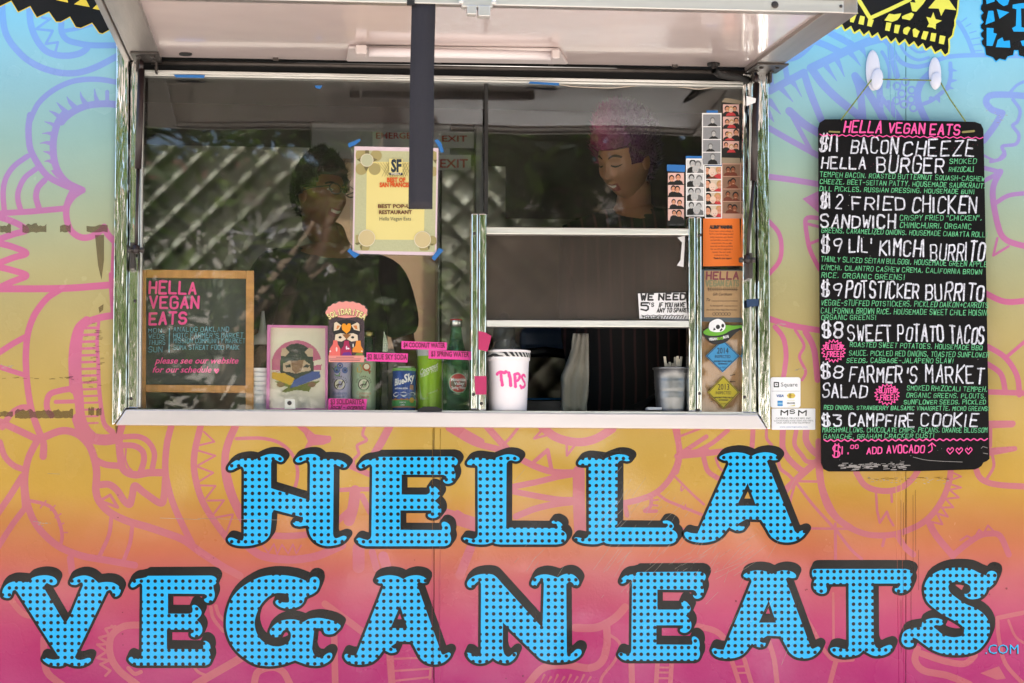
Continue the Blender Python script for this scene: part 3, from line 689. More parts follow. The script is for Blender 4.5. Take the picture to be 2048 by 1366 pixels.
LS = [(1808,130,1),(1820,108),(1845,100),(1872,112),(1875,140),(1860,175),(1835,200),(1812,215,1),(1800,245),(1770,270),(1725,280),(1690,272),(1662,248),(1690,245),(1710,225),(1705,195),(1675,178),(1630,170),(1590,175),(1570,198),(1580,235),(1620,270),(1680,310),(1740,335),(1790,370),(1820,410),(1832,450),(1828,500),(1805,550),(1760,600),(1700,625),(1620,633),(1540,625),(1470,600),(1410,560),(1370,530),(1343,522,1),(1345,545),(1350,570),(1325,582),(1295,575),(1275,550),(1275,520),(1290,485),(1330,465),(1400,455,1),(1405,425,1),(1440,405),(1490,398),(1530,410),(1540,430),(1520,445),(1490,443),(1478,455),(1500,475),(1540,505),(1600,520),(1650,512),(1668,490),(1665,460),(1640,435),(1590,405),(1540,380),(1490,345),(1440,300),(1420,250),(1418,200),(1440,150),(1490,110),(1560,85),(1640,80),(1710,88),(1765,113)]
def fit(pts, box):
    """letter outline moved and stretched into the pixel box (u0, v0, u1, v1)"""
    x0 = min(p[0] for p in pts); x1 = max(p[0] for p in pts); y0 = min(p[1] for p in pts); y1 = max(p[1] for p in pts)
    return lambda q: [(box[0]+(p[0]-x0)/(x1-x0)*(box[2]-box[0]), box[1]+(p[1]-y0)/(y1-y0)*(box[3]-box[1]))+tuple(p[2:]) for p in q]
def inside(p, poly_):
    x, y = p; c = False; n = len(poly_); j = n-1
    for i in range(n):
        xi, yi = poly_[i]; xj, yj = poly_[j]
        if (yi > y) != (yj > y) and x < (xj-xi)*(y-yi)/(yj-yi)+xi: c = not c
        j = i
    return c
def edist(p, poly_):
    d = 1e9; n = len(poly_)
    for i in range(n):
        ax, ay = poly_[i]; bx, by = poly_[(i+1) % n]; dx, dy = bx-ax, by-ay
        t = max(0, min(1, ((p[0]-ax)*dx+(p[1]-ay)*dy)/max(1e-9, dx*dx+dy*dy)))
        d = min(d, math.hypot(p[0]-ax-t*dx, p[1]-ay-t*dy))
    return d
YL = -.0006
def big_letter(ch, outer, holes, org, pitch, shadow, dy=0, outline=5.4):
    fp = tris(outer, holes)
    pcs = []
    for loop in [outer]+holes: pcs += ribbon_polys(list(loop)+[loop[0]], outline*2)
    lt_ = flat('letter', union([hull(q+[(x+shadow[0], y-shadow[1]) for x, y in q]) for q in pcs]), YL, M['black_vinyl'], truck, .0005)
    lt_['label'] = 'big letter %s with black drop shadow' % ch
    flat('letter_face', fp, YL-.0004, M['cyan_vinyl'], lt_)
    u0 = min(x for x, y in outer); u1 = max(x for x, y in outer); v0 = min(y for x, y in outer); v1 = max(y for x, y in outer)
    dots = []
    i0, i1 = int((u0-org[0])/pitch[0])-1, int((u1-org[0])/pitch[0])+1; j0, j1 = int((v0-org[1])/pitch[1])-1, int((v1-org[1])/pitch[1])+1
    for i in range(i0, i1+1):
        for j in range(j0, j1+1):
            p = (org[0]+i*pitch[0], org[1]+j*pitch[1])
            ins = inside(p, outer) and not any(inside(p, h) for h in holes)
            if ins or min(edist(p, q) for q in [outer]+holes) < 1.8: dots.append(poly(disc2(p[0], p[1], 3.65, 12)))
    tag(flat('letter_dots', merge(*dots), YL-.0008, M['black_vinyl'], lt_), kind='stuff')
    return lt_
S1, S2 = (6.5, 9.0), (5.5, 12.5)
def simple(name, pts, ox, oy, s, org, pitch, sh, holes=()):
    big_letter(name, face_poly(pts, ox, oy, s), [[(a, b) for a, b in T(h, ox, oy, s)] for h in holes], org, pitch, sh)
simple('H', LH, 440, 880, 4.096, (491.0, 917.8), (13.8, 13.8), S1)
simple('E', LE, 440, 880, 4.096, (754.5, 917.8), (13.8, 13.8), S1)
simple('L', LL, 900, 880, 2.768, (960.7, 916.9), (13.75, 13.73), S1)
simple('L', LL, 1122.4, 880, 2.775, (1192.6, 916.9), (13.55, 13.55), S1)
simple('A', LA, 900, 880, 2.768, (1461, 915), (13.44, 13.46), S1, [LAh])
simple('V', LV, 0, 1110, 4.267, (60.5, 1162), (13.9, 13.9), S2)
def fitted(name, pts, box, org, pitch, sh, holes=()):
    f_ = fit(pts, box); big_letter(name, spline(f_(pts), True, 5), [f_(h) for h in holes], org, pitch, sh)
fitted('E', LE, (257.3,1151,433.6,1330.8), (296.5,1162.3), (13.85,13.83), S2)
simple('G', LG, 430, 1110, 4.096, (476.4, 1162), (13.92, 13.8), S2)
fitted('A', LA, (688.8,1150.3,901.5,1329.2), (781.6,1161.5), (13.87,13.7), S2, [LAh])
simple('N', LN, 900, 1110, 3.793, (973.6, 1159.6), (13.7, 13.63), S2)
fitted('E', LE, (1237,1143.5,1411.5,1321.5), (1269.1,1161.7), (13.5,13.35), S2)
fitted('A', LA, (1423.7,1140.7,1640.5,1317.3), (1510.4,1158.4), (13.3,13.3), S2, [LAh])
simple('T', LT, 1400, 1110, 3.16, (1707, 1156.2), (12.9, 13.07), S2)
simple('S', LS, 1400, 1110, 3.16, (1887.7, 1151), (12.72, 13.2), S2)
flat('web_ending', font2('.COM', 27, 1969.5, 1309, width=66), YL, M['black_vinyl'], truck, .0003)
flat('web_ending', font2('.COM', 27, 1971, 1307.5, width=66, bold=-.006), YL-.0006, M['cyan_vinyl'], truck)
# ------------------------------------------------------------------ line mural printed on the wrap
YM = -.0003
mur = []
def mu(ox, oy, s, items):
    """items: (width px or [w0, w1], points[, 'c' corners | 'f' filled])"""
    for it in items:
        w, pts = it[0], [(ox+x/s, oy+y/s) for x, y in it[1]]; k = it[2] if len(it) > 2 else ''
        if k == 'f': mur.append(spline(pts, True, 3) if 's' in k else pts); continue
        p = pts if k == 'c' or len(pts) < 3 else spline(pts, n=6)
        mur.extend(ribbon_polys(p, w))
mu(0, 0, 5.69, [(13,[(15,-60),(40,280),(100,450),(220,600),(340,700),(500,780),(700,830),(900,825),(1100,760),(1350,630)]),
 (13,[(335,60),(345,250),(400,420),(500,560),(620,620),(760,635),(900,610),(980,560),(1000,520)]),
 (12,[(700,230),(700,360),(760,450),(880,490),(1050,515),(1350,515)]), (8,[(1070,270),(900,320),(740,350)]),
 (5,[(480,200),(570,215),(410,330),(600,350),(520,500),(660,480),(630,590)],'c'),
 (11,[(1350,940),(1150,905),(950,905),(780,940),(600,1030),(450,1160),(380,1280),(345,1366)]),
 (14,[(1350,1190),(1180,1180),(1000,1200),(850,1260),(740,1340),(700,1390)])]
 +[([1.5,11],p) for p in ([(560,1260),(620,1290),(690,1340)],[(645,1165),(690,1215),(770,1290)],[(760,1100),(795,1160),(860,1230)],[(915,1045),(930,1110),(980,1190)],[(1075,1010),(1085,1090),(1110,1170)])]
 +[(8,[(1220,1045),(1220,1170)])])
mu(0, 230, 4.14, [(13,[(250,0),(236,100),(240,220),(262,310),(330,430),(400,510),(500,565),(600,605),(682,622)]),
 (14,[(530,-10),(480,60),(448,170),(440,280),(455,400),(500,500),(570,570),(682,622)]),
 (13,[(682,622),(610,670),(560,740),(548,800),(556,880),(590,960),(660,1010),(740,1012),(820,970),(862,925)]),
 (13,[(862,925),(890,985),(945,1045)]), (9,[(945,1045),(930,1366)]),
 (11,[(230,340),(120,420),(50,520),(25,640),(35,790)]), (11,[(300,445),(205,520),(155,620),(148,700),(172,790)]), (12,[(370,540),(315,600),(298,680),(322,770)]),
 (12,[(-20,815),(250,800),(545,773)]), (14,[(610,620),(575,690),(548,770)]),
 (13,[(-60,830),(100,880),(215,952),(100,990),(-30,1048),(100,1090),(218,1145),(100,1185),(-30,1245),(100,1285),(218,1330),(100,1380),(-30,1440)])]
 +[([1.5,10],p) for p in ([(370,55),(420,70),(470,95)],[(350,153),(400,150),(450,160)],[(330,235),(380,228),(440,240)],[(360,302),(400,310),(440,330)],[(370,385),(405,380),(450,395)],[(422,462),(445,468),(480,500)])])
mu(0, 550, 4.267, [(14,[(-20,118),(300,118),(600,112),(980,82)]), (8,[(945,-10),(948,120),(962,330)]), (13,[(520,120),(400,200),(300,330),(242,480),(222,640),(222,800),(238,980),(262,1120),(300,1260),(350,1380)]),
 (12,[(-20,670),(120,580),(235,520)]), (10,[(-20,780),(100,820),(215,855)]),
 (14,[(965,345),(860,362),(760,395),(690,440)]), (16,[(740,385),(670,450),(635,560),(618,700),(620,860),(625,980)]), ([6,12],[(845,380),(828,560),(838,760),(845,960),(862,1120),(890,1270),(960,1340)]),
 (11,[(700,430),(680,560),(672,740),(676,900),(690,1050),(700,1180),(740,1300),(800,1366)]), (15,[(640,970),(665,1060),(680,1200),(700,1340)]),
 (12,[(640,965),(520,985),(430,1015),(400,1080),(405,1150),(440,1200)]), (8,[(475,1083),(650,1078)]), (12,[(20,1300),(90,1190),(170,1135),(240,1130)])]
 +[(5.6-.12*k,[(690-(8 if k % 3 else 0),455+k*58),(835,450+k*58)]) for k in range(15)])
mu(0, 840, 4.267, [(14,[(-10,10),(150,85),(330,170)]), ([12,15],[(290,-20),(340,110),(372,200),(368,310)]), (12,[(0,190),(40,310),(120,390),(215,425)]),
 (15,[(370,150),(500,97),(600,97),(690,140),(765,225),(805,330),(825,450),(818,600),(850,700),(940,790),(1080,860),(1250,910),(1400,960),(1560,1020),(1700,1120),(1900,1250),(2048,1330)]),
 (14,[(310,190),(245,320),(215,460),(215,600),(240,740),(300,880),(400,1000),(520,1090),(700,1160),(900,1195),(1150,1240)]),
 (13,[(190,480),(90,640),(-20,800)]), (12,[(215,750),(100,900),(-20,1090)]), (8,[(190,560),(205,760)]),
 (7,[(260,690),(360,710),(440,750),(490,830),(520,920),(530,1000),(518,1060)])]
 +[(3,p) for p in ([(392,690),(345,750)],[(470,730),(430,770)],[(520,800),(470,835)],[(545,880),(500,900)],[(575,960),(520,962)])]
 +[(22,[(660,-10),(700,90),(770,150),(900,170),(1010,150)]), (15,[(1040,50),(1015,150),(1030,330),(1060,430),(1150,468),(1270,450),(1410,450)]),
 (13,[(800,330),(900,380),(1040,392)]), (11,[(1040,145),(1180,142),(1270,190),(1318,290),(1300,410)]), (12,[(1050,215),(1150,222),(1218,270),(1228,350),(1200,440)]),
 (4,[(1075,250),(1070,330),(1095,400),(1125,430)]), (14,[(840,555),(930,550),(1000,600),(1060,690),(1108,720),(1130,640),(1150,560),(1230,620),(1370,710),(1400,650),(1412,500)]),
 (6,[(870,680),(940,640),(1005,745),(880,700)],'c'), (13,[(1465,40),(1425,200),(1410,400),(1430,550),(1480,720),(1560,900),(1640,1060)]),
 (8,[(950,830),(930,980),(850,1160)]), (8,[(1130,890),(1110,1050),(1050,1210)]),
 (13,[(1715,40),(1665,250),(1655,400),(1682,560),(1740,720),(1840,880),(1960,1040)]),
 (4,[(1740,100),(1830,185),(1705,215)],'c'),(4,[(1690,260),(1838,305),(1690,388)],'c'),(4,[(1690,400),(1820,450),(1695,528)],'c'),(4,[(1710,558),(1840,562),(1755,670)],'c'),(4,[(1770,688),(1912,685),(1825,800)],'c'),(4,[(1850,830),(1988,805),(1935,960)],'c'),
 (15,[(2015,40),(1945,200),(1920,350),(1950,520),(2000,680),(2060,790)]), (14,[(600,1180),(615,1300)])])
mu(400, 850, 3.657, [(9,[(1500,-20),(1500,-10)]), (13,[(255,5),(200,150),(178,300),(200,450),(260,600),(330,720),(440,790),(600,812),(780,800),(900,760)]),
 (16,[(330,870),(450,955),(650,985),(850,960),(1040,880)]), (7,[(265,100),(450,97),(580,130),(670,210),(712,320),(700,440),(640,530)]),
 (0,[(700,5),(775,15),(840,68),(900,75),(955,80),(962,100),(950,128),(900,145),(830,150),(762,175),(790,120),(760,60)],'f'),
 (6,[(1205,10),(1190,70),(1218,112),(1150,150),(1162,210),(1122,260),(1145,320),(1245,350)]), (16,[(1385,15),(1330,120),(1270,220)]), (12,[(1100,300),(1240,360)]),
 (9,[(1030,475),(1130,470),(1250,470)]), (22,[(1135,480),(1120,600),(1090,700)]), (12,[(1010,700),(1100,620)]), (12,[(1185,520),(1245,640)]),
 (3,[(460,880),(500,935),(540,870),(565,945),(600,875),(645,940),(680,872),(705,940),(740,880)],'c'), (24,[(1160,900),(1160,1040)]), (12,[(1880,20),(2060,120)]), (26,[(1740,640),(2060,740)]), (14,[(1260,930),(1290,1050)]), (20,[(1340,960),(1380,1090)]), (18,[(1980,900),(1900,1100)])])
mu(900, 850, 4.096, [(13,[(-10,25),(200,145),(400,200),(560,270),(700,340),(850,385),(1030,390)]), (14,[(300,10),(390,110),(470,200)]), (6,[(560,20),(480,120),(430,160)]),
 (5,[(755,40),(690,110),(800,82)],'c'), (8,[(690,300),(800,205),(832,370)],'c'), (17,[(750,10),(850,90),(960,130),(1080,140),(1200,110),(1330,30)]), (5,[(955,140),(958,250),(1040,145)],'c'),
 (12,[(1030,400),(880,425),(700,470),(520,505)]), (12,[(520,545),(700,580),(900,612),(1030,612)]), (13,[(540,750),(700,685),(880,645),(1030,628)]), (24,[(1055,380),(1055,600),(1065,860)]),
 (12,[(1840,10),(1868,130),(1880,230),(1850,350),(1780,470),(1680,560),(1550,612),(1400,645)]), (5,[(1890,90),(2048,30)]), (14,[(1880,245),(2100,215)]), (9,[(1895,232),(2100,95)]),
 (5,[(1840,420),(1920,500),(2000,580),(2080,650)]), (6,[(1700,565),(1780,620),(1900,670),(2100,750)]), (7,[(1650,605),(1640,670),(1595,705),(1690,705)]), (4,[(1640,620),(1705,612)]), (4,[(1640,655),(1700,660)]),
 (3,[(1895,500),(1895,540),(1930,505)]), (3,[(1930,655),(1920,690),(1880,665)]), (12,[(60,720),(170,800),(190,880)]), (9,[(1430,640),(1450,740)])])
mu(1350, 850, 4.554, [(11,[(20,10),(35,200),(38,320),(10,430)]), (12,[(20,285),(200,268),(430,240)]), (9,[(210,235),(340,165),(480,50)]), (10,[(712,20),(702,200)]), (6,[(835,20),(835,120),(880,180)]),
 (10,[(262,300),(300,420),(400,490)]), (5,[(370,300),(400,380),(450,430)]), (12,[(985,20),(980,200),(1030,300),(1120,390),(1190,430)]), (9,[(1105,50),(1090,180),(1160,280),(1200,330),(1290,340)]),
 (13,[(1200,20),(1192,130),(1240,220),(1340,300)]), (14,[(1320,310),(1150,455),(1050,550),(1000,600)]), (7,[(940,330),(962,400),(1040,460),(1090,520)]), (5,[(1140,512),(1340,516)]),
 (5,[(1095,530),(1060,650),(1040,760)]), (6,[(1115,540),(1250,720),(1450,940)]), (13,[(1308,150),(1312,420),(1342,600),(1400,760),(1500,870),(1600,935)]), (5,[(1230,942),(1600,946)]), (6,[(1460,900),(1462,1270)]), (6,[(1475,965),(1600,1130),(1700,1220)]), (12,[(60,960),(220,1020)]), (9,[(300,900),(420,1000)])])
mu(1640, 850, 4.554, [(12,[(0,400),(20,560),(80,720),(160,850),(280,940),(450,1000),(650,1000),(820,950),(950,880),(1050,780),(1130,650),(1180,500),(1192,380)]),
 (12,[(330,430),(400,540),(500,590),(640,600),(760,560),(850,480),(900,400)]), (5,[(510,610),(520,780),(545,890),(610,790),(625,840),(668,915)],'c'), (5,[(650,610),(655,700)]),
 (4,[(1190,425),(1285,470),(1195,500),(1190,540),(1285,570),(1180,590),(1265,660),(1145,672),(1215,750),(1110,752),(1165,835),(1065,805),(1115,905),(1000,880)],'c'),
 (12,[(1415,380),(1450,470),(1520,520),(1650,548),(1870,560)]), (6,[(1572,280),(1582,380),(1520,490)]), (8,[(1552,40),(1550,190)]), ([16,10],[(1545,245),(1775,215)]), (10,[(1545,8),(1750,0)]),
 (14,[(1000,900),(1060,1010),(1210,1190)]), (12,[(1210,1190),(1330,1090),(1450,1010),(1540,990),(1640,1010),(1720,1180)]),
 (4,[(1280,1050),(1340,1010),(1400,1040),(1450,955),(1490,990),(1530,915),(1600,985)],'c'), (6,[(590,1020),(570,1100)]), (12,[(700,1000),(780,1120),(850,1180)])])
mu(1530, 60, 5.254, [(17,[(110,300),(300,280),(420,200),(520,80)]), (13,[(500,105),(640,160),(780,225)]), (13,[(590,-20),(760,70),(910,150)]), (17,[(480,400),(650,320),(800,245),(1000,155),(1130,110),(1366,60)]),
 (16,[(490,405),(600,560),(760,720),(960,880),(1030,960)]), (11,[(205,300),(215,400),(235,520)]), (15,[(50,640),(230,540),(410,445)],'c'), (14,[(410,445),(470,640),(590,940)]),
 (8,[(60,460),(85,640)]), (16,[(255,850),(400,980),(560,1080)]), (9,[(255,850),(370,1060),(500,1300)]), (12,[(40,1030),(250,1150),(560,1320)]),
 (15,[(945,480),(1000,650),(1030,960)]), (15,[(945,480),(1100,680),(1250,940)]), (13,[(1200,560),(1215,900)]), (9,[(1220,700),(1366,900)]), (7,[(1300,130),(1310,300)]), (7,[(1230,230),(1290,340),(1310,470),(1290,600)])]
 +[([13,1.5],p) for p in ([(620,340),(680,430),(755,535)],[(740,280),(790,380),(835,490)],[(880,220),(940,290),(1005,375)],[(1000,170),(1040,230),(1060,290)],[(150,590),(220,670),(295,755)],[(270,520),(330,600),(385,700)],[(50,750),(110,820),(165,885)],[(30,870),(60,910),(95,965)])])
mu(1780, 0, 4.269, [(9,[(-60,330),(20,420),(60,490),(120,545),(230,570),(340,545),(440,500),(540,480),(760,470),(1160,480)]), (6,[(90,390),(150,470),(240,512),(330,490)]), (5,[(170,400),(240,445),(310,435)]),
 (9,[(585,190),(660,320),(715,465)]), (12,[(10,470),(60,650)]), (14,[(350,620),(270,700),(235,800),(250,900),(310,1030)]), (8,[(515,540),(518,650),(490,760)]), (8,[(290,885),(360,855),(450,785)]), (13,[(-10,880),(90,1030)]),
 (13,[(960,965),(870,935),(820,870),(860,815),(1000,808),(1160,820)]), (7,[(1050,850),(1110,940),(1090,1035),(1048,1075),(1100,1150),(1075,1230),(960,1250),(982,1320),(940,1360),(860,1380)]), (13,[(960,965),(890,1080),(800,1200)]), (6,[(1010,810),(1080,730),(1160,690)])]
 +[([9,1.5],p) for p in ([(515,595),(572,605)],[(515,690),(572,685)],[(490,740),(540,757)],[(410,840),(425,875)],[(350,840),(330,870)])]
 +[(2.5,p) for p in ([(610,185),(655,152)],[(650,225),(690,202)],[(680,282),(735,265)],[(695,335),(765,322)],[(705,385),(775,375)],[(715,435),(785,430)])]
 +[(4,[(x+30*math.cos(a*.7),y+30*math.sin(a*.7)) for a in range(10)]) for x, y in ((60,735),(130,700),(185,770),(100,800),(180,850),(55,860),(120,890),(200,920))])
mu(1530, 300, 2.97, [(12,[(20,158),(180,180),(330,205)]), (0,[(222,290),(318,243),(318,372)],'f'), (9,[(20,420),(80,490),(98,570),(85,660),(25,735)]), (9,[(320,405),(245,408),(248,500),(270,600),(325,710)]), (6,[(255,440),(318,455)]), (6,[(270,555),(320,535)]),
 (12,[(20,1000),(150,1042),(330,1072)]), (10,[(60,1050),(110,1120),(125,1230),(105,1380)]), (6,[(180,1070),(232,1160),(205,1230),(242,1315),(220,1366)]), (12,[(240,1080),(290,1180),(312,1366)])])
mu(1960, 300, 2.44, [(12,[(100,105),(62,200),(88,370),(130,440),(230,472)]), (9,[(10,85),(102,108),(10,155)],'c'), (9,[(72,262),(140,222),(230,210)]), (5,[(85,430),(65,515),(140,470)],'c'), (12,[(20,695),(120,740),(230,735)]),
 (11,[(20,950),(120,1010),(180,1100),(192,1195)]), (11,[(20,1035),(100,1090),(122,1170)]), (11,[(20,1180),(230,1187)]), (7,[(130,1010),(230,925)]), (12,[(20,1335),(160,1335)]), (5,[(15,25),(80,50),(122,5)])])
mu(0, 1100, 3.938, [(12,[(90,400),(180,500),(270,520)]), (14,[(345,700),(350,880),(385,980),(500,1070)]), (14,[(1110,590),(980,600),(890,660),(862,750),(880,860),(950,960),(1080,1060)]), (6,[(935,640),(880,600)]),
 (5,[(910,600),(830,620),(860,670),(780,690),(850,740),(765,745),(840,800),(765,850),(860,870),(790,900),(870,950),(830,990)],'c'), (16,[(1900,850),(1640,1000),(1540,1060)]), (6,[(1515,890),(1560,960),(1660,1000)]), (7,[(1700,440),(1730,520),(1830,610)]), (7,[(1660,450),(1680,540),(1760,640)]), (8,[(1010,930),(1060,975),(1110,960)])])
mu(430, 1110, 4.096, [(13,[(975,620),(985,1060)]), (14,[(320,1070),(350,960),(470,920),(560,960),(620,1070)]), (14,[(1430,780),(1450,1060)]), (4,[(1470,850),(1790,840)]), (4,[(1470,950),(1770,930)]), (4,[(1480,1030),(1760,1000)]), (14,[(900,400),(1210,630)]), (6,[(1780,850),(1760,1010)])])
mu(1000, 1100, 3.938, [(16,[(590,612),(760,610),(900,540),(985,450)]), (15,[(840,600),(842,750),(800,880),(700,930),(520,905),(340,930),(220,1060)]), (6,[(850,660),(945,740),(905,870),(810,990),(790,1060)]), (12,[(1035,890),(1040,1070)]),
 (9,[(1240,890),(1228,1070)]), (9,[(1352,890),(1340,1070)]), (4,[(1240,925),(1350,925)]), (4,[(1235,965),(1345,965)]), (4,[(1230,1010),(1345,1010)]), (12,[(1560,600),(1700,640),(1790,720)]), (9,[(1825,870),(1890,1070)]), (9,[(1925,860),(1985,1070)]), (4,[(1850,920),(1945,915)]), (4,[(1865,970),(1960,965)])]
 +[([5,1],[(350+i*52,985+(i % 2)*16),(320+i*52,1048)]) for i in range(8)])
mu(1528, 1100, 3.938, [(10,[(30,700),(80,860),(105,1070)]), (8,[(330,530),(400,650),(480,800),(560,865),(700,862)]), (10,[(570,860),(515,1070)]), (5,[(545,340),(548,700)]), (14,[(1210,780),(1190,870),(1260,950),(1450,990),(1620,1060)]), (13,[(1240,815),(1420,875),(1580,895),(1660,830)]),
 (0,[(1850,915),(1702,970),(1835,1022),(1905,1012)],'f'), (9,[(1840,535),(2060,490)]), (8,[(1840,555),(1850,700),(1905,900),(2060,1070)]), (5,[(1925,555),(1980,680),(2060,740)])])
tag(flat('mural_lines', union(mur), YM, M['wrap_line'], truck, .0002), 'cartoon line drawings printed on the side')

# fine scratches, tape ghosts and stains on the wrap
M['residue'] = ghost('tape_residue', C(120, 96, 60, .8), .34)
M['rust'] = ghost('rust_stain', C(90, 50, 26, .7), .55)
M['scuff'] = ghost('white_scuff', (.62, .52, .42, 1), .45)
rnd = random.Random(5)
def ragged(x0, x1, y, h, step, gap=.25):
    out = []; x = x0
    while x < x1:
        w_ = rnd.uniform(.5, 2.2)*step
        if rnd.random() > gap:
            n_ = 5; top = [(x+w_*i/n_, y-h/2+rnd.uniform(-.15, .25)*h) for i in range(n_+1)]; bot = [(x+w_*i/n_, y+h/2+rnd.uniform(-.12, .06)*h) for i in range(n_, -1, -1)]
            out.append(top+bot)
        x += w_*.98+(rnd.uniform(.0, .8)*step if rnd.random() < .35 else 0)
    return out
res = ragged(0, 82, 457, 17, 14, .05)+ragged(120, 195, 457, 15, 20, .02)+ragged(0, 20, 828, 11, 9)+ragged(30, 150, 828, 17, 13, .12)+ragged(165, 200, 823, 16, 10, .2)
res += [[(190,470),(208,470),(208,520),(203,560),(196,530)], [(197,615),(207,608),(206,620),(199,626)]]
M['residue2'] = M['residue']
tag(flat('tape_residue', union(res), YL-.0001, M['residue'], truck, .0002), kind='stuff')
sc = [ribbon_polys([(x, y), (x+l_*math.cos(a), y-l_*math.sin(a))], .5)[0] for x, y, l_, a in
      [(rnd.gauss(x_, s_), rnd.gauss(y_, s2), rnd.uniform(6, 60), rnd.gauss(a_, .12)) for x_, y_, s_, s2, a_, n_ in ((1290,1100,110,60,.9,60),(1230,1000,70,40,.9,22),(1390,1135,60,18,.5,22),(1500,1240,40,60,1.1,10)) for _ in range(n_)]]
sc += [ribbon_polys([(320,1036),(400,1039),(480,1036)], 1)[0], ribbon_polys([(95,947),(120,948)], .8)[0], ribbon_polys([(395,1037),(560,1040)], .8)[0]]
sc += [ribbon_polys([(x, y), (x+rnd.uniform(2, 6), y+rnd.uniform(-1, 1))], rnd.uniform(.6, 1.6))[0] for x, y in [(rnd.gauss(80, 9), rnd.gauss(1048, 3)) for _ in range(16)]+[(rnd.uniform(1725, 1900), rnd.gauss(962, 4)) for _ in range(50)]+[(rnd.gauss(1560, 6), rnd.gauss(648, 2)) for _ in range(12)]+[(rnd.gauss(1598, 5), rnd.gauss(738, 2)) for _ in range(8)]+[(rnd.uniform(0, 22), rnd.gauss(732, 2)) for _ in range(14)]+[(rnd.gauss(1995, 10), rnd.gauss(232, 8)) for _ in range(12)]]
for i, q in enumerate(sc): pass
tag(flat('scratches', union(sc), YL-.0012, M['scuff'], truck), kind='stuff')
st = [[(230,852),(236,852),(234,866),(232,868)]]
st += [disc2(x, y, r, 7) for x, y, r in ((236,990,1.2),(236,1035,1.4),(427,1116,1),(245,1268,1.6),(246,1290,1.2),(245,1225,1.2),(829,1120,1),(1472,1202,2),(1611,1180,1.4),(1614,1179,1.4),(2013,1177,2.2),(1979,1189,1.4),(1046,1352,2),(1012,1357,1.3))]
st += [ribbon_polys([(x, y), (x+rnd.uniform(4, 12), y+rnd.uniform(-1.5, 1.5))], rnd.uniform(.6, 1.5))[0] for x, y in [(rnd.uniform(0, 150), rnd.gauss(757, 1.5)) for _ in range(14)]+[(rnd.gauss(190, 9), rnd.gauss(700, 34)) for _ in range(26)]+[(rnd.gauss(180, 12), rnd.gauss(765, 8)) for _ in range(9)]+[(rnd.uniform(1725, 1900), rnd.gauss(957, 2)) for _ in range(20)]]
st += [ribbon_polys([(x, y), (x+rnd.uniform(-.6, .6), y+rnd.uniform(60, 200))], rnd.uniform(.5, 1.3))[0] for x, y in ((866,880),(880,900),(1802,1000),(1807,1005),(1813,960),(1826,990),(1831,980),(1802,1200),(1806,1120),(1822,1130),(1837,1100),(866,1200),(878,1160))]
tag(flat('stains', union(st), YL-.0014, M['rust'], truck), kind='stuff')
# vertical lap seams: thin raised strips of metal under the vinyl
for u0, u1, v0, v1 in ((862,866,858,1760),(878,881,858,1760),(1788,1791,-150,1760),(1798,1801,-150,1760)):
    a, b_ = P(u0, v0, 0), P(u1, v1, 0); mb = MB(); mb.tube([Vector(((a.x+b_.x)/2, .0012, z)) for z in (a.z, (a.z+b_.z)/2, b_.z)], .0019, 8)
    mb.build('seam_ridge', M['wrap'], truck)

# ------------------------------------------------------------------ cut-paper banners printed along the top
def banner(parts_): pass
zig = [(-380,150),(-300,190),(-230,120),(-160,230),(-90,170),(-20,270),(45,240),(90,328),(165,285),(205,355),(283,305),(320,380),(398,330),(440,412),(510,370),(560,443),(628,390),(665,465),(742,412),(785,498),(855,455),(908,535),(970,480),(1012,558),(1090,495),(1140,575),(1205,525),(1255,600),(1318,550),(1357,628),(1425,583),(1475,668),(1550,625),(1600,700),(1638,672),(1646,600),(1640,500),(1690,450),(1702,380),(1720,320),(1718,260),(1745,180),(1755,100),(1762,0),(1765,-900),(-380,-900)]
zp = T(zig, 1640, 0, 6.4)
bn = flat('paper_banner', union(ribbon_polys(zp+[zp[0]], 6.6), [tris(zp)]), YL, M['yellow_vinyl'], truck, .0003); bn['label'] = 'black and yellow cut-paper banner print'
flat('banner_field', tris(zp), YL-.0004, M['black_vinyl'], bn)
cuts = [[(380,110),(430,65),(490,172),(455,185),(405,160)],[(265,235),(300,165),(325,150),(355,155),(328,262)],[(385,190),(425,165),(465,195),(430,290),(385,280)],[(515,200),(575,212),(558,320),(490,305)],[(620,235),(690,255),(660,345),(602,330)],
 [(885,175),(950,185),(1040,170),(1020,220),(990,255),(925,280),(825,260)],[(1050,210),(1100,185),(1170,160),(1205,180),(1180,230),(1150,260),(1090,245),(1052,240)],[(1155,25),(1225,35),(1210,-5),(1355,-5),(1320,50),(1230,150),(1180,142)],
 [(1480,-5),(1385,105),(1520,110),(1550,205),(1600,115),(1745,130),(1650,-5)],[(1450,155),(1480,245),(1560,265),(1485,305),(1480,375),(1435,350),(1370,345),(1395,300),(1360,215),(1420,230)],
 [(850,285),(915,292),(890,400),(832,388)],[(960,315),(1028,322),(1000,430),(945,418)],[(1075,360),(1130,340),(1160,360),(1115,447),(1070,430),(1062,395)],[(1215,360),(1275,400),(1240,480),(1195,470),(1185,380)],[(1325,395),(1390,408),(1355,512),(1293,495)],[(1425,420),(1490,428),(1470,535),(1408,520)],[(1535,450),(1607,465),(1585,570),(1520,555)]]
cp = [T(c, 1640, 0, 6.4) for c in cuts]+ribbon_polys(T([(460,-60),(640,232)],1640,0,6.4), 8)+ribbon_polys(T([(640,232),(900,115),(1150,-5)],1640,0,6.4), 7.5)
flat('banner_cutouts', union([], [tris(c) for c in cp]), YL-.0008, M['yellow_vinyl'], bn)
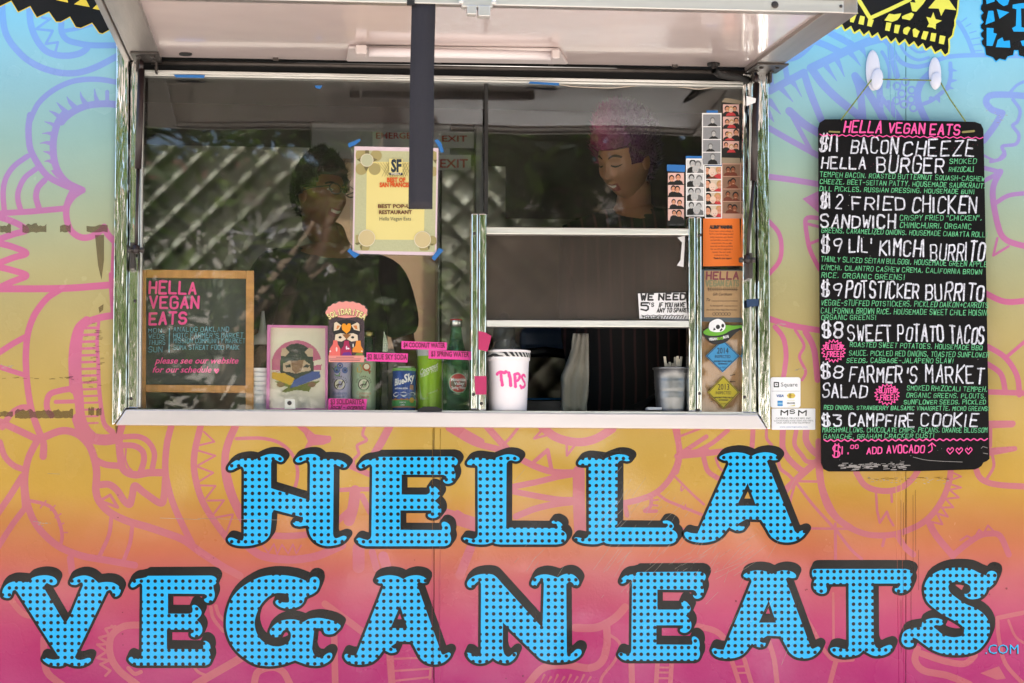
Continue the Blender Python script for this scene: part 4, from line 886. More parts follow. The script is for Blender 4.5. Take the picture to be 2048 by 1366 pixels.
zp = T([(-300,180),(-140,80),(-60,90),(0,68),(130,5),(208,133),(345,67),(420,195),(560,130),(640,245),(690,245),(797,187),(865,305),(920,315),(1050,257),(1130,370),(1165,380),(1300,305),(1400,420),(1500,380),(1620,440),(1620,-900),(-300,-900)], 0, 0, 5.69)
bn = flat('paper_banner', union(ribbon_polys(zp+[zp[0]], 3.4), [tris(zp)]), YL, M['gold_vinyl'], truck, .0003); bn['label'] = 'black cut-paper banner print with thin yellow edge'
flat('banner_field', tris(zp), YL-.0004, M['black_vinyl'], bn)
cp = [T(c, 0, 0, 5.69) for c in ([(640,0),(660,-60),(760,-40),(775,30)],[(842,48),(910,0),(960,-40),(1022,80)],[(1055,98),(1150,0),(1230,-10),(1245,138)])]
flat('banner_cutouts', union([], [tris(c) for c in cp]), YL-.0008, M['gold_vinyl'], bn)
flat('banner_flame', poly(T([(1215,192),(1232,160),(1228,142),(1248,145),(1258,190)], 0, 0, 5.69)), YL-.0012, M['cyan_vinyl'], bn)
zp = T([(790,-50),(792,30),(778,50),(775,80),(800,110),(778,130),(780,158),(800,190),(775,215),(778,240),(800,260),(776,285),(780,310),(800,330),(782,350),(788,380),(812,405),(820,468),(880,490),(905,522),(935,500),(985,512),(1005,480),(1050,470),(1058,428),(1097,428),(1102,472),(1160,490),(1500,500),(1500,-900),(790,-900)], 1780, 0, 4.269)
bn = flat('paper_banner', union(ribbon_polys(zp+[zp[0]], 4), [tris(zp)]), YL, M['cyan2'], truck, .0003); bn['label'] = 'black and blue cut-paper banner print'
flat('banner_field', tris(zp), YL-.0004, M['black_vinyl'], bn)
cp = [T(c, 1780, 0, 4.269) for c in ([(825,35),(820,-5),(895,-5),(893,12)],[(905,-5),(1020,-5),(1005,40),(970,52),(930,25)],[(840,92),(882,92),(895,180),(815,210)],[(912,78),(1018,105),(935,160)],[(825,238),(885,240),(883,280),(912,288),(875,392),(825,390)],[(903,402),(920,340),(960,318),(972,352),(1022,345),(1028,408)],
  [(1048,40),(1100,30),(1200,20),(1200,70),(1118,72),(1122,232),(1200,245),(1200,270),(1055,270),(1042,240),(1075,222),(1080,78),(1045,70)],[(1115,350),(1200,330),(1200,400),(1130,390)])]
flat('banner_cutouts', union([], [tris(c) for c in cp]), YL-.0008, M['cyan2'], bn)
# ------------------------------------------------------------------ things on and behind the window
def lay(name, vf, y, m, parent, thick=0.0): return flat(name, vf, y, m, parent, thick)
def root(name, u, v, y, label, cat, group=None): return thing(name, P(u, v, y), label, cat, group)

# framed chalkboard on the left
yb = .075
cb = root('chalkboard_sign', 393, 818, yb, 'wooden A-frame chalkboard with pink HELLA VEGAN EATS lettering and a weekly schedule', 'chalkboard')
slab('slate', [(288,555),(494,557),(493,771),(289,769)], yb, .006, M['slate'], cb)
slab('frame_stile', [(278,541),(292,539),(291,817),(277,816)], yb-.012, .02, M['wood'], cb, .002)
slab('frame_stile', [(492,541),(508,541),(507,820),(491,820)], yb-.012, .02, M['wood'], cb, .002)
slab('frame_rail', [(292,539),(492,541),(492,557),(292,555)], yb-.011, .018, M['woodh'], cb, .002)
slab('frame_rail', [(291,769),(492,771),(491,786),(291,784)], yb-.011, .018, M['woodh'], cb, .002)
yc = yb-.0012
lay('lettering', union(hand('HELLA',299,563,391,23,4.6,.02,.15)+hand('VEGAN',300,594,396,22,4.6,.0,.15)+hand('EATS',299,627,371,22,4.6,-.03,.15)), yc, M['pinkpaint'], cb)
lay('schedule', union(hand('MON',297,657,323,8,1.0)+hand('WEDS',297,668,328,9,1.1)+hand('THURS',297,680,330,9,1.1)+hand('SUN',297,694,324,10,1.5)
    +hand('ANALOG OAKLAND',347,654,457,9,1.2)+hand("HOTC FARMER'S MARKET",347,666,486,9,1.2)+hand('MISSION COMMUNITY MARKET',347,677,490,9,1.15)+hand('SOMA STREAT FOOD PARK',347,690,478,9,1.2)+ribbon_polys([(339,657),(338,704)],2)), yc, M['bluechalk'], cb)
hx, hv = 433, 742
heart = ribbon_polys(spline([(hx,hv+4),(hx-4,hv-2),(hx-2,hv-4),(hx,hv-1),(hx+3,hv-4),(hx+4,hv-1),(hx,hv+4)]), 2.6)
lay('script', font2('please see our website', 17.5, 309, 727, width=168, bold=.012, shear=.35), yc, M['pinkpaint'], cb)
lay('script', merge(font2('for our schedule', 17.5, 305, 745, width=118, bold=.012, shear=.35), union(heart)), yc-.0002, M['pinkpaint'], cb)

# pink picture frame with the stitched animal
yf = .065
pf = root('picture_frame', 596, 818, yf, 'pink picture frame holding a cross-stitched masked animal with yellow and blue sleeves', 'picture frame')
def Z(p): return T(p, 520, 590, 5.692)
slab('backing', Z([(105,360),(760,370),(750,1295),(90,1285)]), yf, .006, M['cream'], pf)
for k in ([(80,338),(775,350),(760,378),(112,368)],[(75,1285),(770,1290),(768,1312),(70,1310)],[(82,340),(122,366),(108,1290),(70,1308)],[(742,374),(776,350),(770,1310),(742,1290)]):
    slab('frame_side', Z(k), yf-.010, .016, M['pink'] if False else mat('pink_frame', C(228,132,192), .4), pf, .0015)
def stitch(name, pts, m, yy, parent, q=8.5, ov=Z):
    """shape made of square stitches"""
    x0 = min(p[0] for p in pts); x1 = max(p[0] for p in pts); y0 = min(p[1] for p in pts); y1 = max(p[1] for p in pts)
    out = []; j = 0; y = y0
    while y < y1:
        xs = sorted((pts[i][0]+(y+q/2-pts[i][1])/(pts[(i+1) % len(pts)][1]-pts[i][1])*(pts[(i+1) % len(pts)][0]-pts[i][0])) for i in range(len(pts)) if (pts[i][1] > y+q/2) != (pts[(i+1) % len(pts)][1] > y+q/2))
        for a, b in zip(xs[::2], xs[1::2]):
            a, b = round(a/q)*q, round(b/q)*q
            if b > a: out.append(poly(ov([(a, y), (b, y), (b, y+q), (a, y+q)])))
        y += q
    if out: return lay(name, merge(*out), yy, m, parent)
def el(cx, cy, rx, ry, n=28): return [(cx+rx*math.cos(2*math.pi*k/n), cy+ry*math.sin(2*math.pi*k/n)) for k in range(n)]
thr = {k: mat('thread_'+k, C(*c), .8, bump=.5, bscale=400) for k, c in dict(rose=(204,112,144), dark=(62,68,60), tan=(206,180,150), brown=(150,116,88), yellow=(222,178,62), blue=(84,100,160), green=(124,130,62)).items()}
stitch('stitching', [p for p in el(418,790,285,275) if p[1] < 880]+[(135,880)], thr['rose'], yf-.0004, pf)
stitch('stitching', [(230,880),(228,780),(240,690),(290,600),(350,560),(430,550),(500,570),(570,620),(600,700),(612,800),(612,880),(500,960),(400,1000),(330,960)], thr['dark'], yf-.0008, pf)
stitch('stitching', [(245,610),(290,600),(335,650),(290,700),(240,690)], thr['tan'], yf-.0012, pf); stitch('stitching', [(510,650),(560,600),(600,615),(605,700),(545,700)], thr['tan'], yf-.0012, pf)
stitch('stitching', [(262,780),(340,745),(420,760),(500,740),(572,790),(575,860),(470,880),(410,895),(350,880),(262,870)], thr['tan'], yf-.0012, pf)
stitch('stitching', [(350,750),(500,740),(470,860),(410,895),(370,860)], thr['brown'], yf-.0016, pf)
stitch('stitching', [(285,800),(350,790),(350,820),(300,830)], thr['dark'], yf-.0020, pf); stitch('stitching', [(490,820),(520,790),(570,800),(545,830)], thr['dark'], yf-.0020, pf)
stitch('stitching', [(150,980),(260,980),(420,1040),(560,990),(690,975),(580,1050),(560,1100),(420,1080),(290,1110),(250,1095),(320,1050)], thr['green'], yf-.0012, pf)
stitch('stitching', [(140,880),(280,890),(395,950),(350,1030),(140,950)], thr['yellow'], yf-.0016, pf); stitch('stitching', [(680,870),(600,870),(460,930),(390,970),(340,1060),(420,1040),(690,940)], thr['blue'], yf-.0020, pf)
stitch('stitching', el(235,1020,44,30), thr['brown'], yf-.0024, pf); stitch('stitching', el(590,1020,44,30), thr['brown'], yf-.0024, pf)

# price signs taped on the outside of the glass
yg = GY-.003
def sign(pts, texts, label):
    c = [sum(p[0] for p in pts)/4, max(p[1] for p in pts)]
    t = root('price_sign', c[0], c[1], yg, label, 'price sign', 'pink price signs on the glass')
    slab('card', pts, yg, .0012, M['pink'], t)
    for tx in texts: lay('lettering', font2(*tx[0], **tx[1]), yg-.0008, M['darkred'], t)
    return t
sign([(733,705),(816,707),(815,725),(733,722)], [(('$2 BLUE SKY SODA', 15, 735, 718.5), dict(width=79, bold=.018, rot=.012))], 'pink paper price sign reading $2 BLUE SKY SODA')
sign([(803,682),(894,685),(893,700),(803,698)], [(('$4 COCONUT WATER', 14, 807, 694.5), dict(width=83, bold=.018, rot=.014))], 'pink paper price sign reading $4 COCONUT WATER')
t = sign([(857,700),(945,703),(942,720),(857,717)], [(('$3 SPRING WATER', 14.5, 862, 712.5), dict(width=76, bold=.018, rot=.02))], 'pink paper price sign reading $3 SPRING WATER')
sign([(657,797),(734,798),(732,822),(656,821)], [(('$3 SOLIDARITEA', 15, 661, 808.5), dict(width=68, bold=.018)), (('local - organic', 13, 661, 818), dict(width=68, bold=.012, shear=.4))], 'pink paper price sign reading $3 SOLIDARITEA local organic')

# tea poster
yt = yg-.001
tp = root('tea_poster', 693, 723, yt, 'small die-cut SOLIDARITEA poster with a masked animal above coloured bottles', 'poster')
arch = Z([(745,230),(740,170),(775,130),(820,100),(880,70),(980,62),(1080,72),(1160,100),(1215,130),(1235,175),(1225,225),(1195,265),(1190,768),(775,768),(775,265)])
slab('card', arch, yt, .001, M['lamin'], tp)
pk = mat('salmon_card', C(246,160,150), .5)
sc_ = [(755,225),(748,190),(770,160),(775,135),(805,125),(830,100),(865,98),(900,75),(940,82),(980,70),(1020,80),(1060,75),(1095,92),(1130,92),(1160,115),(1190,125),(1200,150),(1222,170),(1215,205),(1222,225),(1200,245),(1180,262),(1100,250),(980,262),(870,250),(800,265)]
lay('heading', tris(spline(Z(sc_), True, 3)), yt-.0006, pk, tp)
dk = mat('poster_dark', C(70,52,58), .5, var=.5, vscale=260); lay('picture', poly(Z([(780,258),(1188,258),(1186,690),(782,690)])), yt-.0004, dk, tp)
lay('footer', poly(Z([(780,690),(1186,690),(1184,764),(782,764)])), yt-.0005, pk, tp)
def arc_text(text, cx, cy, R, a0, a1, size, m, yy, parent, bold=.03, sy=1.0, warp=None, name='lettering'):
    out = []
    for i, ch in enumerate(text):
        if ch == ' ': continue
        a = math.radians(a0+(a1-a0)*(i+.5)/len(text)); x, y = cx+R*math.sin(a), cy-R*math.cos(a)
        vs, fs = font2(ch, size, x, y, align='CENTER', bold=bold, rot=a, sy=sy)
        if vs: out.append((vs, fs))
    return flat(name, merge(*out), yy, m, parent, warp=warp) if out else None
cm = mat('cream_ink', C(255,240,170), .5); oc = mat('olive_shadow', C(120,100,40), .5)
arc_text('SOLIDARITEA', 693.5, 690, 61, -35, 35, 10.6, oc, yt-.0009, tp, .08, 1.55); arc_text('SOLIDARITEA', 693, 689.5, 61, -35, 35, 10.6, cm, yt-.0013, tp, .03, 1.55)
lay('small_print', union(sum([[ [(681-w_,y_),(681+24+w_,y_),(681+24+w_,y_+.9),(681-w_,y_+.9)] ] for w_, y_ in ((2,622),(8,625.5),(12,629.5))], [])+sum([[ [(690-w_,y_),(690+w_,y_),(690+w_,y_+.9),(690-w_,y_+.9)] ] for w_, y_ in ((18,714),(32,717.5),(30,720.5))], [])), yt-.0009, M['darkred'], tp)
for pts, c in ((el(985,390,165,110),(26,22,24)),([(840,410),(845,320),(870,305),(925,345),(900,395)],(238,214,184)),([(1135,410),(1130,330),(1105,312),(1040,345),(1070,395)],(238,214,184)),([(868,390),(880,345),(910,350),(890,385)],(214,130,60)),([(1110,390),(1100,345),(1060,350),(1085,385)],(214,130,60)),
   ([(985,440),(935,395),(928,345),(945,325),(968,325),(985,345),(1005,322),(1030,325),(1038,360),(1025,405)],(250,160,20)),([(850,520),(860,450),(920,435),(985,445),(1060,435),(1110,455),(1115,520),(1040,530),(985,500),(930,530)],(240,218,190)),([(935,450),(985,440),(1040,450),(985,505)],(150,96,48)),(el(912,482,18,14),(20,16,16)),(el(1055,482,18,14),(20,16,16)),
   ([(785,690),(795,610),(830,560),(835,515),(880,515),(885,560),(915,610),(915,690)],(244,112,104)),([(920,690),(920,620),(950,580),(960,520),(1010,520),(1020,580),(1040,620),(1045,690)],(176,30,84)),([(1050,650),(1055,610),(1085,580),(1095,520),(1145,520),(1150,580),(1175,620),(1170,660)],(244,146,50)),([(930,690),(950,655),(1020,650),(1050,690)],(110,40,140)),([(1080,690),(1100,660),(1165,660),(1175,690)],(120,140,60)),
   (el(872,618,10,26),(255,220,214)),(el(985,600,8,22),(255,220,240)),(el(1060,575,6,22),(255,250,240)),(el(800,640,10,10),(255,230,230)),(el(1005,610,14,9),(255,235,245)),(el(1160,640,10,8),(255,240,220))):
    tp_i = globals().get('_tpi', 0)+1; _tpi = tp_i
    lay('picture_patch', tris(Z(pts)), yt-.0006-.00022*tp_i, mat('poster_ink', C(*c), .4), tp)

# laminated award certificate
yw = GY-.004
aw = root('certificate', 790, 508, yw, 'laminated yellow-green BEST POP-UP RESTAURANT certificate held by four blue tape corners', 'certificate')
def Y_(p): return T(p, 690, 260, 5.057)
slab('sleeve', Y_([(62,165),(960,180),(935,1275),(45,1265)]), yw, .0012, M['lamin'], aw)
slab('sheet', Y_([(95,165),(945,182),(925,1268),(75,1250)]), yw-.0006, .0004, mat('lilac_border', C(236,214,228), .4), aw)
gr = mat('certificate_print', C(198,200,160), .4, var=.06, vscale=300); yl = mat('certificate_centre', C(240,226,150), .4)
lay('print', poly(Y_([(110,205),(928,222),(908,1235),(93,1218)])), yw-.0010, gr, aw)
lay('centre_panel', poly(Y_([(220,320),(808,325),(800,1112),(212,1108)])), yw-.0013, yl, aw)
ol = mat('certificate_olive', C(176,164,110), .4); tn = mat('certificate_tan', C(216,198,150), .4); dl = mat('certificate_line', C(120,112,74), .4)
k = 0
for cx, cy, r, mm in ((165,255,60,ol),(315,260,58,ol),(165,395,60,ol),(300,395,60,ol),(885,260,50,ol),(890,420,50,ol),(130,1110,50,ol),(200,1180,50,ol),(880,1120,50,ol),(800,1185,50,ol)):
    k += 1; pp = [(max(108, min(924, x)), max(208, min(1220, y))) for x, y in disc2(cx, cy, r, 24)]
    lay('rosette', tris(Y_(pp)), yw-.0013-.0001*k, mm, aw)
for pts in ([(120,300),(160,280),(205,300),(160,325)],[(245,300),(285,280),(330,300),(285,325)],[(205,205),(240,205),(245,240),(205,240)],[(190,370),(245,370),(215,420)],[(100,1145),(140,1135),(160,1150),(120,1165)],[(150,1180),(175,1160),(170,1215)],[(835,1180),(850,1215),(860,1170)],[(860,1150),(905,1150),(880,1170)],[(890,300),(930,300),(915,340)]):
    k += 1; lay('rosette', tris(Y_(pts)), yw-.0013-.0001*k, dl, aw)
for cx, cy, r in ((222,305,66),(220,1093,85),(785,1108,85)):
    k += 1; lay('rosette', poly(Y_(disc2(cx, cy, r, 30))), yw-.0013-.0001*k, M['cream'], aw)
    lay('rosette', poly(Y_(disc2(cx, cy, r-6, 30))), yw-.00135-.0001*k, tn if r > 70 else mat('sage', C(196,200,168), .4), aw)
net = [ribbon_polys(Y_([(330+i*28,330),(440+i*22,470)]), .6)[0] for i in range(0, 12)]+[ribbon_polys(Y_([(330+i*28,330),(270+i*26,470)]), .6)[0] for i in range(4, 14)]
yw2 = yw-.0045
lay('guilloche', union(net), yw2, dl, aw)
lay('logo_box', poly(Y_([(446,290),(584,292),(582,458),(446,456)])), yw2-.0002, yl, aw)
lay('logo_bar', poly(Y_([(448,430),(582,432),(582,458),(448,456)])), yw2-.0004, mat('slate_blue', C(40,56,70), .4), aw)
lay('lettering', font2('SF', 34, 782, 343, width=21, bold=.045), yw2-.0006, mat('slate_blue_ink', C(36,54,72), .4), aw)
lay('lettering', font2('WEEKLY', 6.4, 781, 349.5, width=22, bold=.03), yw2-.0006, M['cream'], aw)
oi = mat('orange_ink', C(226,92,30), .4); mi = mat('maroon_ink', C(96,26,18), .4)
lay('lettering', merge(font2('BEST OF', 12.5, 774, 364, width=37, bold=.05), font2('SAN FRANCISCO', 12.5, 759, 374, width=74, bold=.05)), yw2-.0006, oi, aw)
lay('lettering', merge(font2('BEST POP-UP', 10.5, 756, 416, width=72, bold=.03), font2('RESTAURANT', 10.5, 758, 428, width=66, bold=.03)), yw2-.0006, mi, aw)
lay('lettering', font2('Hella Vegan Eats', 10.5, 759, 441, width=63), yw2-.0006, mat('grey_ink', C(84,84,76), .4), aw)
for pts in ([(30,135),(150,88),(158,108),(105,150),(38,178)],[(905,105),(935,92),(975,130),(1000,225),(970,228),(945,170)],[(22,1225),(50,1195),(75,1222),(150,1258),(100,1295),(85,1285)],[(875,1295),(950,1192),(998,1215),(905,1322)]):
    slab('tape_corner', Y_(pts), yw2-.0012, .0012, M['bluetape'], aw)

# opening-hour style signs on the right
yr = GY-.014
ws = root('cash_sign', 1325, 637, yr, 'white handwritten WE NEED 5\'s sign taped in the corner of the brown screen', 'sign')
slab('card', [(1276,587),(1371,585),(1376,639),(1279,637)], yr-.002, .0008, M['paper'], ws)
lay('lettering', union(hand('WE NEED',1282,588,1370,12,3.6,-.01,.12)+hand('5',1282,606,1296,15,3.4,0,.1)+ribbon_polys([(1300,605),(1299,609)],1.6)+hand('S',1303,606,1307,7,1.8,0,.1)+hand('IF YOU HAVE',1318,606,1369,8.5,1.9,-.02,.15,.2)+hand('ANY TO SPARE',1314,617,1373,7.5,1.8,-.01,.15,.2)), yr-.0026, M['ink'], ws)
lay('lettering', union(ribbon_polys(spline([(1283+i*6, 630+(2 if i % 2 else 0)) for i in range(15)]), 1.2)+hand('THANKS',1284,633,1322,4,1.2)+sum([ribbon_polys([(1328+i*5.5,632),(1325+i*5.5,637)],1.5) for i in range(9)], [])), yr-.0030, M['ink'], ws)
tag(slab('tape_scrap', [(1355,475),(1370,471),(1369,500),(1367,534),(1354,531),(1361,520),(1364,485)], yr-.002, .0008, M['paper']), 'torn strip of white tape left on the brown screen', 'tape')

yo = GY-.003
al = root('allergy_sign', 1443, 532, yo, 'bright orange ALLERGY WARNING sheet taped beside the ordering window', 'sign')
slab('sheet', T([(105,45),(580,45),(592,660),(105,668)],1390,430,6.505), yo, .0006, M['orange'], al)
lay('lettering', font2('ALLERGY WARNING:', 8.6, 1419, 457, width=46, bold=.09), yo-.0006, M['ink'], al)
fine = ('If you have a severe allergy to','NUTS or GLUTEN please consider','eating somewhere else. Besides','our best efforts to avoid cross','contamination, this is a tight','space and we cannot guarantee','that you will not experience a','reaction. You can\'t order','cooked oil or flour')
for i, tx in enumerate(fine):
    lay('small_print', font2(tx, 4.4, 1443, 463.5+i*6.0, align='CENTER', width=(48,48,46,44,42,45,44,38,29)[i]), yo-.0006, M['darkred'], al)
lay('small_print', font2('Thanks for your support', 4.8, 1445, 518, align='CENTER', width=36, bold=.03), yo-.0006, M['ink'], al)
yd = GY-.0035
gc = root('gift_certificate', 1443, 640, yd, 'kraft paper HELLA gift certificate inside a dim blue-grey sleeve', 'certificate')
slab('sleeve', [(1404,539),(1487,540),(1487,645),(1404,643)], yd, .001, mat('blue_grey_card', C(88,100,108), .3), gc)
slab('sheet', T([(120,725),(590,725),(585,1335),(120,1330)],1390,430,6.505), yd-.0006, .0004, M['kraft'], gc)
lay('lettering', union(hand('HELLA',1413,544,1476,14,3.4,0,.1)), yd-.0012, mat('plum_ink', C(140,70,80), .5), gc)
lay('lettering', union(hand('VEGAN',1412,561,1447,11,2.6,0,.1)+hand('EATS',1452,561,1477,11,2.6,0,.1)), yd-.0012, mat('sage_ink', C(140,140,104), .5), gc)
ln = [ribbon_polys([(1414,578),(1476,579)],1)[0], ribbon_polys([(1423,602),(1476,602)],.9)[0], ribbon_polys([(1448,612),(1475,612)],.9)[0]]
for i in range(8): ln += ribbon_polys([(1418+i*3.6,578.5),(1416+i*3.6,574.5)],.9)+ribbon_polys([(1418+i*3.6,578.5),(1416+i*3.6,582.5)],.9)+ribbon_polys([(1446+i*3.6,578.5),(1449+i*3.6,574.5)],.9)+ribbon_polys([(1446+i*3.6,578.5),(1449+i*3.6,582.5)],.9)
for i in range(6): ln += ribbon_polys([(1428+i*6+3*math.cos(a), 628+3*math.sin(a)) for a in range(8)], .8)
lay('ornament', union(ln), yd-.0012, mat('sepia_ink', C(64,52,40), .5), gc)
lay('lettering', merge(font2('Gift Certificate', 8, 1426, 591, width=38, shear=.3), font2('To', 8, 1413, 602, shear=.4), font2('For the amount of $', 5, 1420, 613, width=26, shear=.2), font2('Use at any Hella Vegan Eats location', 4.6, 1412, 621, width=62, shear=.3)), yd-.0016, M['ink'], gc)

ysk = GY-.006
sk = root('skull_sticker', 1444, 688, ysk, 'green hat-shaped sticker with a white skull and VEGAN SKATE BLOG wording', 'sticker')
def X_(p): return T(p, 1390, 620, 6.209)
body_ = [(100,290),(95,265),(130,240),(180,200),(180,170),(215,130),(270,105),(320,118),(360,155),(385,180),(480,188),(560,182),(588,205),(570,240),(500,290),(440,350),(380,400),(300,425),(220,420),(160,380),(120,330)]
lay('outline', tris(spline(X_(body_), True, 4)), ysk, M['black_vinyl'] if False else M['ink'], sk, .0006)
lay('brim', tris(spline(X_([(105,285),(110,262),(170,225),(250,230),(370,188),(480,195),(560,190),(580,205),(550,225),(450,250),(380,290),(300,315),(200,320),(130,305)]), True, 4)), ysk-.0005, mat('avocado_green', C(116,190,52), .4), sk)
lay('skull', tris(spline(X_([(172,200),(190,150),(270,110),(330,125),(368,165),(378,215),(345,262),(270,275),(200,262),(175,235)]), True, 4)), ysk-.0009, M['white'], sk)
lay('skull_mark', merge(poly(X_(el(285,210,26,28))), poly(X_(el(345,195,18,24))), poly(X_([(235,215),(260,245),(225,255)])), poly(X_([(305,255),(330,225),(345,240),(320,265)]))), ysk-.0013, M['ink'], sk)
lay('lettering', merge(font2('VEGAN', 7, 1418, 681, width=17, bold=.05, rot=-.07), font2('BLOG', 7, 1447, 677, width=11, bold=.05, rot=-.2)), ysk-.0013, M['white'], sk)
lay('lettering', font2('SKATE', 7, 1434, 680, width=13, bold=.05, rot=-.12), ysk-.0013, mat('avocado_ink', C(150,220,60), .4), sk)
def diamond(cx, cy, rx, ry, col, year, label):
    t = root('inspection_sticker', cx, cy+ry, ysk+.001, label, 'sticker')
    lay('card', poly([(cx,cy-ry),(cx+rx,cy),(cx,cy+ry),(cx-rx,cy)]), ysk+.002, mat('diamond_'+year, C(*col), .4), t, .0006)
    k_ = .93; loop = [(cx,cy-ry*k_),(cx+rx*k_,cy),(cx,cy+ry*k_),(cx-rx*k_,cy),(cx,cy-ry*k_)]
    lay('lettering', union(ribbon_polys(loop, 1.1)), ysk+.0014, M['ink'], t)
    lay('lettering', merge(font2(year, 17, cx, cy-5, align='CENTER', width=23, bold=.0), font2('INSPECTED', 8.5, cx, cy+4, align='CENTER', width=31), font2('DEPARTMENT OF PUBLIC HEALTH', 4.2, cx, cy+12, align='CENTER', width=36, bold=.03), font2('SAN FRANCISCO', 4, cx, cy+17, align='CENTER', width=19, bold=.03), font2('# 3263', 3.6, cx, cy+24, align='CENTER', width=11)), ysk+.0010, M['ink'], t)
diamond(1445.5, 712, 34, 33, (66,158,214), '2014', 'blue diamond 2014 INSPECTED sticker on the plywood strip')
diamond(1447, 784.5, 32, 33, (196,178,30), '2013', 'mustard yellow diamond 2013 INSPECTED sticker low on the plywood strip')
mb = MB()
for u0, v0, u1, v1 in ((1460,751,1470,749),(1459,763,1471,763.5),(1421,790,1430,790),(1421,803,1425,803)): mb.tube([P(u0,v0,GY+.006), P(u1,v1,GY+.006)], .0008, 5)
mb.build('staple', M['ink'], truck)

# photo booth strips
yp = GY-.0025
PH = {k: mat('photo_'+k, C(*c), .35, var=.05, vscale=200) for k, c in dict(pinkbg=(240,196,188), greybg=(150,152,158), whitebg=(226,226,228), warmbg=(222,204,184), brownbg=(146,112,92), skin=(226,158,124), skin2=(244,214,196), skin3=(160,92,60), grey=(196,196,198), grey2=(120,120,122), hair=(40,26,22), blond=(206,160,100), black=(18,16,16), red=(206,60,66), rust=(120,56,36)).items()}
def strip(pts, n, border, bgm, style, label, seed, vpad=(0, 0), extra=None):
    (u0,v0),(u1,_),(_,v1) = pts[0], pts[1], pts[2]
    t = root('photo_strip', (u0+u1)/2, v1, yp, label, 'photo strip', 'photo booth strips on the glass')
    slab('card', [(u0,v0),(u1,v0),(u1,v1),(u0,v1)], yp, .0006, border, t)
    rr = random.Random(seed); a0, a1 = v0+vpad[0], v1-vpad[1]; h = (a1-a0)/n
    for i in range(n):
        V = []; Fc = []; mi = []; ks = []
        def put(k, p, z):
            if k not in ks: ks.append(k)
            m_ = len(V); V.extend(P(x, y, yp-.0003-z*.00012) for x, y in p); Fc.append(tuple(range(m_, m_+len(p)))); mi.append(ks.index(k))
        x0, x1, y0, y1 = u0+2, u1-2, a0+i*h+.8, a0+(i+1)*h-1
        clip = lambda q: [(max(x0, min(x1, x)), max(y0, min(y1, y))) for x, y in q]
        put(bgm, rect2(x0, y0, x1, y1), 0)
        for j, (fx, fy, r, sk_, hr, bd) in enumerate(style):
            cx = x0+(x1-x0)*(fx+rr.uniform(-.10, .10)); r *= rr.uniform(.88, 1.12); cy = y0+(y1-y0)*(fy+rr.uniform(-.12, .12)); z = 1+j*3
            put(bd, clip([(cx-r*1.9, y1), (cx-r*1.5, cy+r*1.5), (cx-r*.5, cy+r*.9), (cx+r*.5, cy+r*.9), (cx+r*1.5, cy+r*1.5), (cx+r*1.9, y1)]), z)
            put(hr, clip([(cx+(x-cx)*.86, y) for x, y in disc2(cx, cy-r*.25, r*1.12, 14)]), z+1)
            put(sk_, clip([(cx+(x-cx)*.74, y) for x, y in disc2(cx+.3, cy+r*.12, r*.95, 14)]), z+2)
            put('hair' if sk_ not in ('grey',) else 'grey2', rect2(cx-r*.4, cy-.1, cx-r*.14, cy+.5), z+2.5); put('hair' if sk_ not in ('grey',) else 'grey2', rect2(cx+r*.22, cy-.1, cx+r*.46, cy+.5), z+2.5)
            put('skin2' if sk_ != 'skin2' else 'red', rect2(cx-r*.25, cy+r*.5, cx+r*.33, cy+r*.62), z+2.5)
        me = bpy.data.meshes.new('photo'); me.from_pydata([tuple(q) for q in V], [], Fc)
        for p_, q_ in zip(me.polygons, mi): p_.material_index = q_
        link('photo', me, [PH[k] for k in ks], t)
    return t
two = [(.3,.45,5.2,'skin','hair','black'),(.68,.42,5.4,'skin','hair','black')]
t = strip([(1334,343),(1370,343),(1370,452)], 4, PH['black'], 'pinkbg', two, 'photo booth strip of two dark-suited people on pale pink, leftmost by the mullion', 1, (2, 10))
slab('tape', [(1334,329),(1370,330),(1370,344),(1334,342)], yp-.0022, .001, M['bluetape'], t)
lay('caption', font2('UNION STREET', 5, 1338, 451, width=30), yp-.0012, PH['grey2'], t)
t = strip([(1372,317),(1409,317),(1409,433)], 4, M['white'], 'whitebg', [(.25,.4,6,'grey','black','black'),(.75,.35,6.5,'grey','grey2','grey2'),(.48,.75,7,'grey','grey','grey2')], 'white-bordered black and white photo booth strip crowded with three faces', 2, (2, 2))
slab('tape', [(1371,312),(1415,312),(1444,327),(1444,331),(1416,331),(1412,318),(1372,318)], yp+.0007, .001, M['bluetape'], t)
strip([(1410,332),(1444,332),(1444,437)], 4, M['white'], 'warmbg', [(.12,.35,7,'skin','black','black'),(.86,.4,7,'skin','blond','red'),(.5,.55,7,'skin2','skin2','rust')], 'colour photo booth strip of three close faces with a bald head between', 3, (1, 1))
t = strip([(1444,325),(1482,325),(1480,437)], 4, mat('tan_border', C(206,160,140), .5), 'brownbg', [(.35,.5,5.5,'skin3','hair','rust'),(.65,.48,5.8,'skin3','black','rust')], 'faded brown photo booth strip of two dark figures embracing', 4, (3, 9))
slab('tape', [(1443,315),(1480,316),(1481,327),(1444,326)], yp-.002, .001, M['krafttape'], t)
t = strip([(1404,226),(1443,226),(1443,330)], 4, M['white'], 'greybg', [(.52,.45,5,'grey','grey2','black')], 'black and white photo booth strip of a single person in a hat', 5, (2, 0))
slab('tape', [(1413,221),(1436,221),(1436,228),(1413,227)], yp+.0007, .001, M['bluetape'], t)
t = strip([(1444,206),(1480,208),(1480,316)], 4, PH['black'], 'pinkbg', [(.2,.42,5,'skin','hair','black'),(.78,.36,5.2,'skin','hair','black'),(.5,.5,5,'skin2','blond','red')], 'topmost black-edged photo booth strip of three smiling people', 6, (2, 10))
slab('tape', [(1443,204),(1450,196),(1462,197),(1482,202),(1481,208)], yp-.002, .001, M['krafttape'], t)
